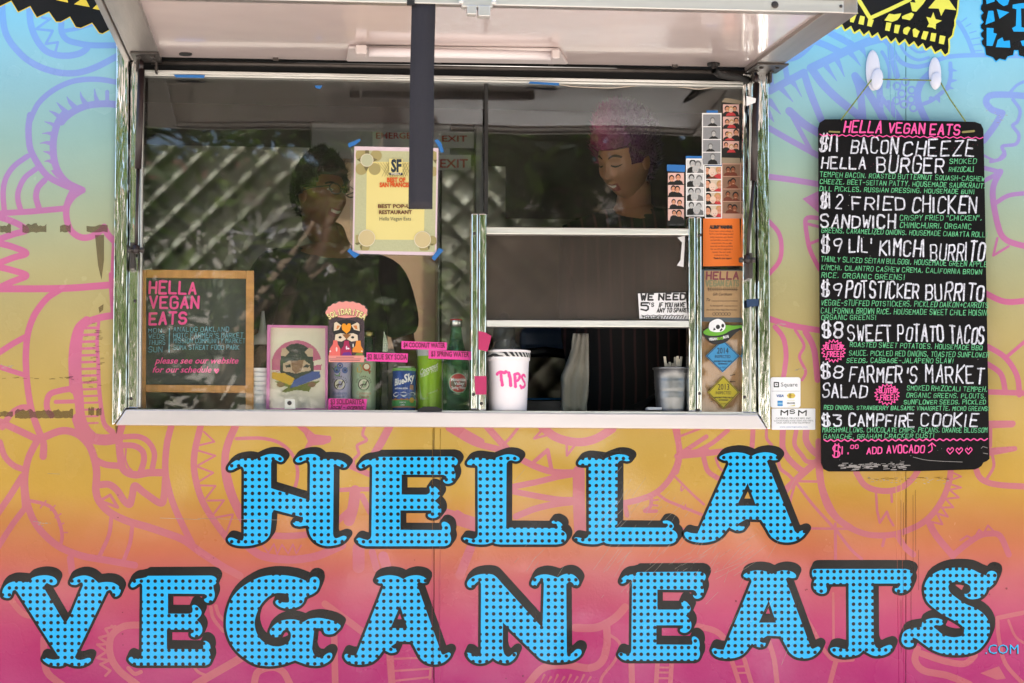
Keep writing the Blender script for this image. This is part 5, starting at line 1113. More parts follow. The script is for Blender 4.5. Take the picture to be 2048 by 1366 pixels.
tag(slab('tape_scrap', [(1060,163),(1118,166),(1118,171),(1057,167)], .0005, .0012, M['bluetape']), 'strip of blue tape along the top rail above the middle of the window', 'tape')
tag(slab('tape_scrap', [(347,149),(410,150),(408,156),(352,155)], .003, .0012, M['bluetape']), 'faded blue tape at the upper corner of the large pane', 'tape')
tag(slab('tape_scrap', [(629,171),(645,171),(640,178),(632,176)], GY-.003, .0012, M['bluetape']), 'tiny torn piece of blue tape high on the large pane', 'tape')
for pts, lb in (([(957,662),(971,665),(983,672),(975,703),(957,699)], 'upper piece of dark pink tape wrapped round the window mullion'), ([(949,752),(973,752),(973,789),(951,789)], 'lower piece of dark pink tape on the window mullion beside the tip cup')):
    tag(slab('tape_piece', pts, -.0016, .0014, M['pinktape']), lb, 'tape')

# ---- stickers on the truck beside the window
ysq = -.003
sq = root('payment_sticker', 1571, 816, ysq, 'white rounded payment sticker with a black square logo and card marks', 'sticker')
lay('card', tris(rect2(1541,754.5,1601,815.5,5)), ysq, M['white'], sq, .001)
lay('logo', union(ribbon_polys([(1548.5,765),(1557,765),(1557,773.5),(1548.5,773.5),(1548.5,765)], 2.2)+[rect2(1551.6,767.8,1554,770.2)]), ysq-.0004, M['ink'], sq)
lay('lettering', font2('Square', 11.5, 1562, 773, width=33), ysq-.0004, mat('logo_grey', C(60,62,66), .5), sq)
lay('rule', poly(rect2(1543,782,1599,782.6)), ysq-.0004, PH['greybg'], sq)
lay('lettering', font2('VISA', 7, 1553, 794, width=14.5, bold=.04, shear=.2), ysq-.0004, mat('card_blue', C(20,90,160), .5), sq)
lay('card_mark', merge(poly(disc2(1579,791.5,5,16)), poly([(1579,786.6),(1586,786.6),(1586,796.4),(1579,796.4)])), ysq-.0004, mat('card_yellow', C(246,226,110), .5), sq)
lay('card_mark', poly(disc2(1585.5,791.5,4.9,16)), ysq-.0007, mat('card_yellow2', C(240,214,90), .5), sq)
lay('lettering', font2('MasterCard', 3, 1574.5, 792.5, width=16), ysq-.0010, M['red'], sq)
lay('card_mark', poly(rect2(1555,801.5,1565.5,812)), ysq-.0004, mat('card_sky', C(30,140,214), .5), sq); lay('card_mark', poly(rect2(1555,805,1565.5,809)), ysq-.0007, mat('card_pale', C(150,206,240), .5), sq)
lay('lettering', font2('DISCOVER', 3.6, 1574, 807.5, width=16, bold=.04), ysq-.0004, M['ink'], sq); lay('card_mark', merge(poly(rect2(1574,801.2,1590,801.7)), poly([(1574,812.5),(1590,812.5),(1590,809),(1582,811.5)])), ysq-.0004, mat('card_gold', C(232,220,140), .5), sq)
mp = root('maker_plate', 1587, 859, ysq, 'white metal MSM catering trucks maker plate screwed below the payment sticker', 'plate')
lay('plate', tris(rect2(1543.5,817,1630.5,859.5,2)), ysq, M['white'], mp, .0015)
lay('lettering', union(hand('M',1562,821,1575,9,2.4,0,.1)+hand('S',1580,820,1589,7,1.8,0,.1)+hand('M',1597,821,1612,10,2.6,0,.1)), ysq-.0005, M['ink'], mp)
gi = mat('plate_ink', C(70,70,70), .5)
lay('lettering', merge(font2('CATERING TRUCKS MFG. INC.', 5.2, 1587, 838.5, align='CENTER', width=71), font2('CUSTOM MOBILE FOOD UNITS AND PARTS', 4, 1587, 843, align='CENTER', width=79), font2('SALES SERVICE AND EQUIPMENT', 4, 1587, 847, align='CENTER', width=68)), ysq-.0005, gi, mp)
lay('lettering', font2('www.cateringtrucks.com', 3.8, 1587, 855, align='CENTER', width=56), ysq-.0005, mat('link_blue', C(60,110,180), .5), mp)

# old tape outlines and smears on the glass
M['smear'] = ghost('glass_smear', (.50, .44, .38, 1), .22)
gm = []; r5 = random.Random(12)
for (u0, v0, u1, v1) in ((462,300,636,306),(430,290,452,380),(582,302,584,330),(640,318,648,345),(618,382,700,388),(512,517,592,519),(620,468,614,520),(656,565,660,600),(820,615,850,617),(300,165,420,170),(1262,195,1266,232),(1200,255,1240,260),(1010,250,1180,252)):
    n_ = int(math.hypot(u1-u0, v1-v0)/2.2)
    for i in range(n_):
        f_ = i/n_; x, y = u0+(u1-u0)*f_+r5.gauss(0, 1.2), v0+(v1-v0)*f_+r5.gauss(0, 1.2)
        if r5.random() < .7: gm += ribbon_polys([(x, y), (x+r5.uniform(-3, 3), y+r5.uniform(-3, 3))], r5.uniform(.5, 1.3))
for _ in range(160): gm.append(disc2(r5.uniform(290, 1480), r5.uniform(160, 450), r5.uniform(.3, .9), 5))
tag(flat('glass_marks', union(gm), GY-.0012, M['smear'], truck), kind='stuff')
wv_ = spline([(1108,166),(1130,171),(1160,174),(1220,176),(1260,173),(1300,170),(1360,174),(1400,178),(1440,172),(1480,168)], n=5)
flat('loose_seal', union(ribbon_polys(wv_, 1.8)), GY-.004, mat('pale_seal', (.55,.47,.40,1), .6), truck, .002)
# ------------------------------------------------------------------ cans, bottles, cup and bucket on the counter
def scale(y): return F/(DIST+y)/math.cos(YAW)*.994
class Cyl:
    """a round thing standing on the counter; w(u, v) wraps photo pixels round its front"""
    def __init__(s, u, v0, y): 
        s.y = y; s.u = u; s.p = P(u, v0, y); s.k = pxm(u, v0, y); s.v0 = v0
    def wrap(s, r, d=.0003):
        def g(u, v):
            a = max(-1.5, min(1.5, (u-s.u)/s.k/r)); zz = s.p.z+(s.v0-v)/s.k
            return Vector((s.p.x+math.sin(a)*(r+d), s.y-math.cos(a)*(r+d), zz))
        return g
def zc(t): return zs+t
CANS = {}
def can(u, y, r, h, body_m, top_m, name, label, cat='can', group=None, vb=None):
    t = thing(name, (P(u, 800, y).x, y, zs), label, cat, group)
    c = Vector((P(u, 800, y).x, y, zs))
    mb = MB(); mb.lathe(c, [(r*.78,.0),(r*.86,.002),(r*.98,.010),(r,.014),(r,h-.014),(r*.97,h-.009),(r*.86,h-.003)], 40)
    mb.build('can_body', body_m, t)
    mb = MB(); mb.lathe(c+Vector((0,0,h-.003)), [(r*.86,0),(r*.88,.002),(r*.88,.0045),(r*.82,.0045),(r*.80,.001)], 40)
    mb.build('can_rim', top_m, t)
    return t, c
def wrapf(c, r, uc, yy, d=.0004):
    k = pxm(uc, 800, yy-r)
    zc0 = P(uc, 800, yy-r).z
    def g(u, v):
        a = max(-1.45, min(1.45, (u-uc)/k/r)); return Vector((c.x+math.sin(a)*(r+d), c.y-math.cos(a)*(r+d), zc0+(800-v)/k))
    return g
alum = mat('can_metal', (.72,.72,.72,1), .28, 1.0)
# two tea cans
for u, colr, nm, lb, fr1 in ((679, (186,178,212), ('Blueberry','Lavender'), 'pale lilac SOLIDARITEA can with blueberries on its label', 'b'), (727, (178,196,162), ('Cinnamon','Peach'), 'pale green SOLIDARITEA can with a peach slice on its label', 'p')):
    yy = .115; r = .033; h = .148
    t, c = can(u, yy, r, h, mat('tea_can', C(*colr), .3, .2, var=.03), alum, 'tea_can', lb, 'can', 'solidaritea cans')
    g = wrapf(c, r, u, yy); g2 = wrapf(c, r, u, yy, .0008); g3 = wrapf(c, r, u, yy, .0012)
    wm = mat('label_cream', C(236,228,206), .4); bk = mat('label_brown', C(84,70,60), .4); ink_ = mat('label_ink', C(96,120,176) if fr1 == 'b' else C(196,110,70), .4)
    flat('emblem', poly(disc2(u-.5,768.5,12,24)), 0, bk, t, warp=g); flat('emblem', poly(disc2(u-.5,768.5,9.6,24)), 0, wm, t, warp=g2)
    flat('emblem', union(ribbon_polys([(u-7,771),(u-2,768),(u+2,770),(u+6,762)], 2.2)+ribbon_polys([(u-2,768),(u-5,775)], 1.8)), 0, bk, t, warp=g3)
    arc_text('SOLIDARITEA', u-.5, 768.5, 14, -80, 80, 5.2, bk, 0, t, .02, warp=g)
    arc_text('100 ORGANIC', u-.5, 763, 16, 150, 210, 1, bk, 0, t, .02, warp=g) if False else None
    flat('lettering', merge(font2(nm[0], 9, u, 789, align='CENTER', width=30, shear=.2), font2(nm[1], 9, u, 796, align='CENTER', width=20, shear=.2)), 0, ink_, t, warp=g)
    if fr1 == 'b':
        gl = mat('leaf_print', C(108,160,96), .4); bb_ = mat('berry_print', C(84,104,168), .4); bd = mat('berry_dark', C(36,44,96), .4)
        flat('fruit', merge(poly([(661,734),(672,730),(674,741),(667,741)]), poly([(690,736),(696,734),(694,742),(688,744)]), poly([(668,748),(680,744),(678,752),(671,752)])), 0, gl, t, warp=g)
        for q, (a, b) in enumerate(((679,731),(673,740),(689,740))): flat('fruit', poly(disc2(a,b,6.4,16)), 0, bb_, t, warp=wrapf(c, r, u, yy, .0006+.0002*q)); flat('fruit', poly(disc2(a,b,2,8)), 0, bd, t, warp=wrapf(c, r, u, yy, .0012+.0002*q))
    else:
        flat('fruit', poly([(713,744),(712,736),(720,728),(723,738),(719,745)]), 0, mat('pear_print', C(222,180,70), .4), t, warp=g)
        flat('fruit', poly([(717,752),(722,742),(734,738),(742,741),(739,748),(726,753)]), 0, mat('stick_print', C(160,84,52), .4), t, warp=g)
        flat('fruit', poly(disc2(732,734,8.2,16)), 0, mat('peach_print', C(186,84,44), .4), t, warp=g2); flat('fruit', poly(disc2(732,733,5.6,16)), 0, wm, t, warp=g3)
# soda can
u = 808; yy = .115; r = .033; h = .124
t, c = can(u, yy, r, h, mat('soda_blue', C(52,84,168), .25, .3), alum, 'soda_can', 'blue Blue Sky soda can with green band and snowy mountains', 'can')
g = wrapf(c, r, u, yy); g2 = wrapf(c, r, u, yy, .0008); g3 = wrapf(c, r, u, yy, .0013)
def band(v0, v1, du=38): return merge(*[poly([(u+x*4, v0), (u+x*4+4, v0), (u+x*4+4, v1), (u+x*4, v1)]) for x in range(-du//4, du//4)])
flat('label_band', band(735.5, 741), 0, mat('soda_green', C(120,176,96), .3), t, warp=g)
mt = [(u-30,790)]+[(u-30+x, 789-6*abs(math.sin(x*.21))-(3 if 20 < x < 40 else 0)) for x in range(0, 62, 4)]+[(u+30,790)]
flat('label_band', band(798, 815), 0, mat('soda_orange', C(200,130,90), .3), t, warp=g)
flat('label_band', band(800, 812), 0, mat('soda_green2', C(70,176,84), .3), t, warp=g2)
flat('mountains', tris(spline([(u-26,788),(u-18,784),(u-10,786),(u-2,783.5),(u+8,787),(u+16,784),(u+26,786),(u+26,789),(u+14,790),(u+6,789),(u-2,794),(u-10,789),(u-18,794),(u-26,791)], True, 3)), 0, M['white'], t, warp=g2)
flat('label_band', merge(*[poly([(u-24+i*6, 797+(i % 3)), (u-18+i*6, 796+(i % 2)*2), (u-18+i*6, 801), (u-24+i*6, 801)]) for i in range(8)]), 0, mat('soda_dune', C(214,134,60), .3), t, warp=g2)
flat('lemon', poly(disc2(u+15,800,5.5,18)), 0, mat('lemon_print', C(226,176,40), .3), t, warp=g3)
def slant(vf, k, u0_): return [(x, y-(x-u0_)*k) for x, y in vf[0]], vf[1]
flat('lettering', slant(merge(font2('Blue', 17, 786, 771, width=21, bold=.03, shear=.1, sy=1.1), font2('Sky', 19, 806, 769, width=24, bold=.03, shear=.1, sy=1.2)), .20, 786), 0, PH['grey'] if False else M['white'], t, warp=g2)
flat('lettering', merge(font2('NATURAL SODA', 4.2, 787, 778, width=27, bold=.03), font2('LEMON', 4, u-4, 806, align='CENTER', width=12, bold=.02), font2('LIME', 4, u-4, 811, align='CENTER', width=8, bold=.02)), 0, M['white'], t, warp=g3)
flat('badge', poly([(819,769),(828,770),(827,780),(818,778)]), 0, mat('badge_tan', C(176,132,104), .4), t, warp=g2)
# coconut water can (tall)
u = 859; yy = .125; r = .034; h = .168
t, c = can(u, yy, r, h, mat('coco_green', C(158,204,40), .28, .1, var=.04), M['white_plastic'], 'coconut_water_can', 'tall lime green coconut water can with white script', 'can')
g = wrapf(c, r, u, yy); g2 = wrapf(c, r, u, yy, .0008)
flat('label_band', merge(*[poly([(u+x*4,697),(u+x*4+4,697),(u+x*4+4,711),(u+x*4,711)]) for x in range(-10, 10)]), 0, mat('coco_white', C(214,218,220), .4), t, warp=g)
flat('lettering', slant(merge(font2('Coconut', 15, 836, 750, width=40, bold=.012, shear=.3), font2('Water Fruit', 12, 838, 757, width=38, shear=.3)), .42, 836), 0, M['white'], t, warp=g)
flat('label_band', poly([(852,787),(878,777),(878,781),(853,791)]), 0, mat('coco_red', C(170,40,50), .4), t, warp=g)
flat('palm_print', merge(*[poly([(834,765),(834+7*k, 795+3*k-k*k*.8),(832+5*k, 797+3*k-k*k*.8)]) for k in range(1, 5)]), 0, mat('coco_pale', C(200,224,170), .4), t, warp=g)
flat('lettering', font2('REAL COCONUT', 3, 856, 788, width=20, rot=-.36), 0, M['white'], t, warp=g2)
# spring water bottle
u = 912; yy = .12; bx = P(u, 800, yy).x
t = thing('water_bottle', (bx, yy, zs), 'green glass Mountain Valley Spring Water bottle with round red label', 'bottle')
R_ = .037
mb = MB(); mb.lathe((bx, yy, zs), [(.030,.0),(R_,.006),(R_,.124),(.0365,.135),(.033,.150),(.027,.170),(.020,.194),(.0155,.220),(.0145,.238),(.0145,.251)], 40, caps=False)
mb.lathe((bx, yy, zs), [(.0005,.003),(.030,.0)], 40, caps=False); mb.build('bottle_body', M['bottle_glass'], t)
mb = MB(); mb.lathe((bx, yy, zs+.004), [(.001,0),(R_-.005,.001),(R_-.005,.118),(.030,.142),(.022,.17),(.015,.20),(.001,.202)], 30, caps=False); mb.build('water', glass_mat('water', (.60,.80,.68,1), .03, (.3,.4,.34,1), 0, 1.33), t)
mb = MB(); mb.lathe((bx, yy, zs+.238), [(.0165,0),(.0165,.019),(.0155,.0205),(.001,.021)], 30); mb.build('cap', alum, t)
mb = MB(); mb.lathe((bx, yy, zs+.2555), [(.0168,0),(.0168,.0035),(.001,.0042)], 30); mb.build('cap_top', M['red'], t)
c = Vector((bx, yy, zs)); g = wrapf(c, R_, u, yy); g2 = wrapf(c, R_, u, yy, .0009); g3 = wrapf(c, R_, u, yy, .0014)
def _c(x, y, r, n=26): return disc2(x, y, r, n)
lg = [poly([(915+20.5*math.cos(a0), 766+20.5*math.sin(a0)), (915+20.5*math.cos(a1), 766+20.5*math.sin(a1)), (915,766)]) for a0, a1 in [(math.pi*2*i/28, math.pi*2*(i+1)/28) for i in range(28)]]
flat('label_ring', merge(*lg), 0, mat('label_pale', C(150,190,166), .4), t, warp=g)
lg = [poly([(915+18.5*math.cos(a0), 766+18.5*math.sin(a0)), (915+18.5*math.cos(a1), 766+18.5*math.sin(a1)), (915,766)]) for a0, a1 in [(math.pi*2*i/28, math.pi*2*(i+1)/28) for i in range(28)]]
flat('label', merge(*lg), 0, mat('label_red', C(196,64,66), .4), t, warp=g2)
flat('lettering', merge(font2('Mountain', 9.5, 915, 762, align='CENTER', width=30, bold=.02), font2('Valley', 9.5, 916, 770, align='CENTER', width=20, bold=.02), font2('Spring Water', 8.5, 916, 778, align='CENTER', width=30, bold=.02)), 0, M['white'], t, warp=g3)

# tip cup
u0, u1 = 974, 1065; uc = 1019.5; yy = .055
cx_ = P(uc, 800, yy-.05).x; zb = P(uc, 826, yy-.05).z
k = pxm(uc, 800, yy)
t = thing('tip_cup', (cx_, yy, zs), 'white paper tub marked TIPS in pink with a zebra-striped rubber band round the rim', 'cup')
hh = (827-706)/k; rb_, rt = (1057-982)/2/k, (1063-975)/2/k
mb = MB(); pr = [(rb_*.93,.003),(rb_,.0),(rb_,.004),(rt*.955,hh*.83),(rt*.955,hh*.835),(rt*1.0,hh*.84),(rt*1.0,hh*.87),(rt*1.0,hh*.975),(rt*1.03,hh*.98),(rt*1.03,hh),(rt*.98,hh),(rt*.95,hh*.9),(rb_*.9,.01),(.001,.008)]
mb.lathe((cx_, yy, zs), pr, 48, caps=False); mb.build('tub', M['cup'], t)
bm_ = bpy.data.materials.new('zebra'); bm_.use_nodes = True; nn = bm_.node_tree; wv = nn.nodes.new('ShaderNodeTexWave'); wv.wave_type = 'BANDS'; wv.bands_direction = 'DIAGONAL'; wv.inputs['Scale'].default_value = 38; wv.inputs['Distortion'].default_value = 3; wv.inputs['Detail'].default_value = 1
tcn = nn.nodes.new('ShaderNodeTexCoord'); nn.links.new(tcn.outputs['Object'], wv.inputs['Vector']); crn = nn.nodes.new('ShaderNodeValToRGB'); crn.color_ramp.interpolation = 'CONSTANT'; crn.color_ramp.elements[0].color = (.01,.01,.01,1); crn.color_ramp.elements[1].color = (.6,.58,.55,1); crn.color_ramp.elements[1].position = .62
nn.links.new(wv.outputs[0], crn.inputs[0]); nn.links.new(crn.outputs[0], nn.nodes['Principled BSDF'].inputs['Base Color'])
mb = MB(); mb.lathe((cx_, yy, zs), [(rt*1.003,hh*.885),(rt*1.02,hh*.89),(rt*1.02,hh*.955),(rt*1.003,hh*.96)], 48, caps=False); mb.build('zebra_band', bm_, t)
kk = pxm(uc, 800, yy-rt)
def gcup(u, v):
    zz = P(uc, v, yy-rb_).z-zs; r = rb_+(rt*.955-rb_)*max(0, min(1, zz/(hh*.83)))+.0006; a = max(-1.45, min(1.45, (u-uc)/kk/r))
    return Vector((cx_+math.sin(a)*r, yy-math.cos(a)*r, zs+zz))
tips = union(ribbon_polys(spline([(993,747),(1000,744),(1008,746),(1012,744)]),6)+ribbon_polys([(1001,748),(1002,758),(1004,769)],6)+ribbon_polys([(1017,746),(1020,757),(1021,771)],6.5)+ribbon_polys(spline([(1029,749),(1030,760),(1031,772)]),6)+ribbon_polys(spline([(1029,749),(1037,747),(1041,753),(1037,760),(1031,762)]),5.5)+ribbon_polys(spline([(1056,752),(1051,749),(1046,753),(1050,760),(1056,766),(1053,773),(1046,774),(1042,771)]),5.5)
   +sum([[disc2(x,y,3.6,8)] for x,y in ((993,748),(1011,744),(1004,770),(1002,760),(1021,771),(1018,752),(1031,773),(1040,755),(1045,775),(1056,769),(1030,756))], []))
flat('lettering', tips, 0, M['pinkpaint'], t, warp=gcup)
# clear plastic cup or film standing in the tub
mb = MB(); mb.lathe((cx_+.0, yy+.06, zs+hh*.55), [(.052,.0),(.045,.07),(.030,.105),(.02,.11)], 24, caps=False)
tag(mb.build('plastic_dome', M['bagfilm']), 'clear plastic dome lid standing behind the tip cup', 'lid')

# metal bucket of wooden cutlery
uc = 1343; yy = .075; k = pxm(uc, 800, yy); bx = P(uc, 800, yy).x
t = thing('bucket', (bx, yy, zs), 'small galvanised bucket with ringed sides beside the window mullion', 'bucket')
hh = (826-737)/k; rb_, rt = 30/k, 35/k
def rr_(f): return rb_+(rt-rb_)*f
pr = [(rb_*.9,0),(rb_,.002)]
for f_, d in ((.1,0),(.30,0),(.345,.0012),(.37,0),(.41,.0012),(.44,0),(.50,0),(.54,.0015),(.57,0),(.61,.0015),(.64,0),(.68,.0015),(.71,0),(.95,0),(.96,.003),(1.0,.003)): pr.append((rr_(f_)+d, hh*f_))
pr += [(rt-.001,hh*.99),(rb_-.001,.01),(.001,.008)]
mb = MB(); mb.lathe((bx, yy, zs), pr, 44, caps=False); mb.build('pail', mat('galvanised', (.26,.265,.27,1), .42, 1.0, var=.15, vscale=25, bump=.2, bscale=50), t)
ck = mat('pale_wood_cutlery', C(216,206,186,.9), .6)
rr2 = random.Random(3); lb = ['nearly upright', 'leaning outward', 'short', 'crossed', 'tall', 'thin', 'blunt', 'half hidden']
for i, (du, top, tilt) in enumerate(((-13,713,-.02),(-8,727,.12),(-3,724,-.1),(3,726,.2),(8,714,.05),(13,712,.0),(17,718,.15),(20,713,.08))):
    mb = MB(); p1 = P(uc+du, top, yy+rr2.uniform(-.02,.02)); p0 = Vector((bx+(p1.x-bx)*.4, yy, zs+.03))
    dx = Vector((.0035,0,0)); dy_ = Vector((0,.0012,0))
    q1 = p0.lerp(p1, .8)
    mb.hexa([p0-dx*.6-dy_, p0+dx*.6-dy_, p0+dx*.6+dy_, p0-dx*.6+dy_, q1-dx-dy_, q1+dx-dy_, q1+dx+dy_, q1-dx+dy_])
    mb.hexa([q1-dx-dy_, q1+dx-dy_, q1+dx+dy_, q1-dx+dy_, p1-dx*1.2-dy_, p1+dx*.7-dy_, p1+dx*.7+dy_, p1-dx*1.2+dy_])
    tag(mb.build('wooden_knife', ck, None, .0006), ['wooden knife at the far left of the galvanised bucket, upright and tall','short wooden knife leaning left of centre in the galvanised bucket','wooden knife tilting left beside the short one in the galvanised bucket','short wooden knife leaning right in the middle of the galvanised bucket','tall upright wooden knife right of centre in the galvanised bucket','straight wooden knife next to the tallest in the galvanised bucket','wooden knife leaning outwards near the right rim of the galvanised bucket','rightmost wooden knife in the galvanised bucket, against the window mullion'][i], 'cutlery', 'wooden cutlery in the bucket')
# tray between cup and bucket
mb = MB(); a = P(1215, 822, .06)
mb.box((P(1216,822,.09).x, .05, zs+.001), (P(1316,822,.09).x, .16, zs+.006)); 
tag(mb.build('payment_tray', M['dark_metal'], None, .001), 'low dark tray lying on the counter left of the bucket', 'tray')
mb = MB(); mb.box((P(1290,822,.09).x, .045, zs+.0065), (P(1318,822,.09).x, .08, zs+.014)); tag(mb.build('card_stack', M['paper'], None, .001), 'small stack of white cards on the tray end beside the bucket', 'cards')

# kitchen goods behind the glass
def squeeze(u, y, top, label):
    bx = P(u, 800, y).x; t = thing('squeeze_bottle', (bx, y, zs), label, 'bottle')
    zt = P(u, top, y).z-zs
    mb = MB(); mb.lathe((bx, y, zs), [(.03,0),(.031,.01),(.031,zt*.62),(.028,zt*.66)], 24); mb.build('bottle_body', glass_mat('squeeze', (.5,.46,.38,1), .35, (.30,.24,.16,1), .3), t)
    mb = MB(); mb.lathe((bx, y, zs+zt*.66), [(.031,0),(.031,.022),(.012,.034),(.0035,zt*.34)], 24); mb.build('nozzle', mat('nozzle_white', (.45,.45,.43,1), .4), t)
squeeze(524, .13, 622, 'squeeze bottle with a pointed white nozzle behind the pink picture frame')
mb = MB(); yy = .10
for i in range(9):
    c = Vector((P(520,800,yy).x, yy, zs+.001+i*.0125)); mb.lathe(c, [(.030,0),(.036,.014),(.0375,.0155),(.035,.0155)], 28, caps=False)
tag(mb.build('paper_bowl', M['paper']), 'stack of white paper bowls between the chalkboard and the pink frame', 'bowl stack', None, 'stuff') if False else tag(mb.build('paper_bowls', M['paper']), 'stack of white paper bowls between the chalkboard and the pink frame', 'bowls')
bx = P(737, 800, .20).x
t = thing('dark_bottle', (bx, .20, zs), 'dark green bottle with a gold cap standing behind the tea cans', 'bottle')
mb = MB(); mb.lathe((bx,.20,zs), [(.035,0),(.036,.01),(.036,.14),(.014,.18),(.013,.215)], 28); mb.build('bottle_body', mat('dark_green_glass', (.02,.05,.025,1), .1), t)
mb = MB(); mb.lathe((bx,.20,zs+.213), [(.0155,0),(.0155,.018)], 24); mb.build('cap', mat('brass_cap', (.5,.4,.15,1), .3, 1), t)
bx = P(766, 800, .16).x
t = thing('kitchen_knife', (bx, .16, zs), 'kitchen knife standing point up behind the soda can', 'knife')
zt = P(766, 661, .16).z; z1_ = P(766, 704, .16).z
mesh('blade', [(bx-.002,.158,z1_),(bx+.012,.158,z1_),(bx+.013,.158,z1_+.025),(bx+.002,.158,zt),(bx-.001,.158,z1_+.03),(bx-.002,.160,z1_),(bx+.012,.159,z1_),(bx+.013,.159,z1_+.025),(bx+.002,.160,zt),(bx-.001,.160,z1_+.03)], [(0,1,2,3,4),(9,8,7,6,5),(0,5,6,1),(1,6,7,2),(2,7,8,3),(3,8,9,4),(4,9,5,0)], mat('blade_steel', (.75,.75,.74,1), .2, 1), t)
mb = MB(); mb.box((bx-.006,.152,zs+.002), (bx+.014,.166,z1_)); mb.build('handle', M['black'], t, .003)
bx = P(775, 800, .24).x
t = thing('storage_jar', (bx, .24, zs), 'pale cylindrical tub standing behind the soda can', 'tub')
mb = MB(); mb.lathe((bx,.24,zs), [(.05,0),(.05,.145),(.047,.148)], 36); mb.build('tub_body', mat('beige_plastic', (.42,.37,.33,1), .4), t)
mb = MB(); mb.lathe((bx,.24,zs+.145), [(.052,0),(.052,.012),(.04,.014)], 36); mb.build('lid', M['dark_metal'], t)

# inside the opening: prep shelf with a bag and a blue bin
def ibox(name, u0, v0, u1, v1, y, d, m, label, cat, bev=.01):
    a, c_ = P(u0, v1, y), P(u1, v0, y); mb = MB(); mb.box((a.x, y, a.z), (c_.x, y+d, c_.z)); return tag(mb.build(name, m, None, bev), label, cat)
ibox('prep_counter', 985, 800, 1140, 838, .95, .5, mat('counter_blue', C(20,34,50), .3), 'dark prep counter with a thin blue edge inside the opening', 'counter', .004)
tb = MB(); tb.tube([P(985,798,.94), P(1140,798,.94)], .003, 6); tag(tb.build('blue_edge', mat('blue_strip', C(40,130,200), .4)), 'thin bright blue strip along the prep counter edge', 'trim')
ibox('storage_bin', 1040, 655, 1135, 700, 1.3, .35, mat('bin_blue', C(70,90,126), .35, bump=.8, bscale=9, bdist=.02), 'blue-grey plastic wrapped bin on the shelf inside the opening', 'bin', .02)
mb = MB(); mb.tube([P(1030,735,1.2), P(1045,707,1.2), P(1090,703,1.2), P(1130,708,1.2)], .016, 14); tag(mb.build('drain_pipe', mat('pipe_black', (.02,.02,.025,1), .2)), 'black curved pipe below the blue-grey bin', 'pipe')
mb = MB(); mb.blob(P(1008, 672, .8), (.035,.03,.075), 20, 14); tag(mb.build('plastic_bag', M['bagfilm']), 'clear plastic bag hanging behind the tip cup', 'bag')
# ------------------------------------------------------------------ the menu board on its cord
ymb = -.034
mbd = thing('menu_board', P(1811, 940, ymb), 'tall black menu board of white and green hand lettering hung beside the window', 'menu board')
out_ = [(1637,256),(1640,245),(1650,238.5),(1700,238),(1800,240.5),(1950,243.5),(1962,248),(1967,258),(1970,400),(1977,800),(1979,918),(1974,922),(1967,925),(1963,932),(1957,936),(1950,939),(1850,942),(1700,943),(1658,943),(1648,938),(1643,926),(1639,500)]
slab('board', out_, ymb, .007, M['board'], mbd, .0008)
ym = ymb-.0010
WH = lambda t_, a, v, b, h, w=3.3, s=.012, sl=.06: hand(t_, a+1, v+1.5, b-4, h-3, w, s, .42, sl)
GN = lambda t_, a, v, b, h, s=.028, w=1.2: hand(t_, a, v, b, h*.92, w, s, .34, .12)
for a_ in (('HELLA',1688,242,1762,22,3.3,.02,.2,.18),('VEGAN',1777,246,1848,19,3.2,.03,.2,.12),('EATS',1860,249,1918,20,3.3,.0,.2,.15)): lay('heading', union(hand(*a_)), ym, M['pinkpaint'], mbd)
wav = lambda u0, v0, u1, v1, n, a: spline([(u0+(u1-u0)*i/n, v0+(v1-v0)*i/n+(a if i % 2 else -a)) for i in range(n+1)], n=3)
lay('wavy_rule', union(ribbon_polys(wav(1640,270,1966,276,44,1.6),1.8)), ym-.0004, M['pinkpaint'], mbd)
lay('wavy_rule', union(ribbon_polys(wav(1648,881,1975,879,48,1.8),2.4)), ym-.0004, M['pinkpaint'], mbd)
white = []
for t_, a, v, b, h in (('$11',1638,271,1685,32),('BACON',1701,276,1798,31),('CHEEZE',1806,279,1951,33),('HELLA',1642,312,1734,26),('BURGER',1754,312,1890,33),
   ('$12',1640,387,1687,31),('FRIED',1704,391,1812,29),('CHICKEN',1824,392,1956,34),('SANDWICH',1641,428,1794,28),('$9',1642,475,1684,31),("LIL'",1698,475,1748,30),('KIMCHI',1758,479,1853,33),('BURRITO',1861,484,1971,38),
   ('$9',1642,565,1684,28),('POTSTICKER',1691,563,1840,33),('BURRITO',1851,567,1970,34),('$8',1644,646,1688,30),('SWEET',1695,651,1786,31),('POTATO',1795,650,1890,33),('TACOS',1900,653,1970,35),
   ('$8',1642,728,1688,29),("FARMER'S",1698,733,1836,32),('MARKET',1851,731,1970,35),('SALAD',1644,768,1736,27),('$3',1644,826,1686,27),('CAMPFIRE',1697,826,1832,27),('COOKIE',1841,825,1958,28)):
    lay('dish_name', union(WH(t_, a, v, b, h)), ym-.0002, M['chalk'], mbd)
green = []
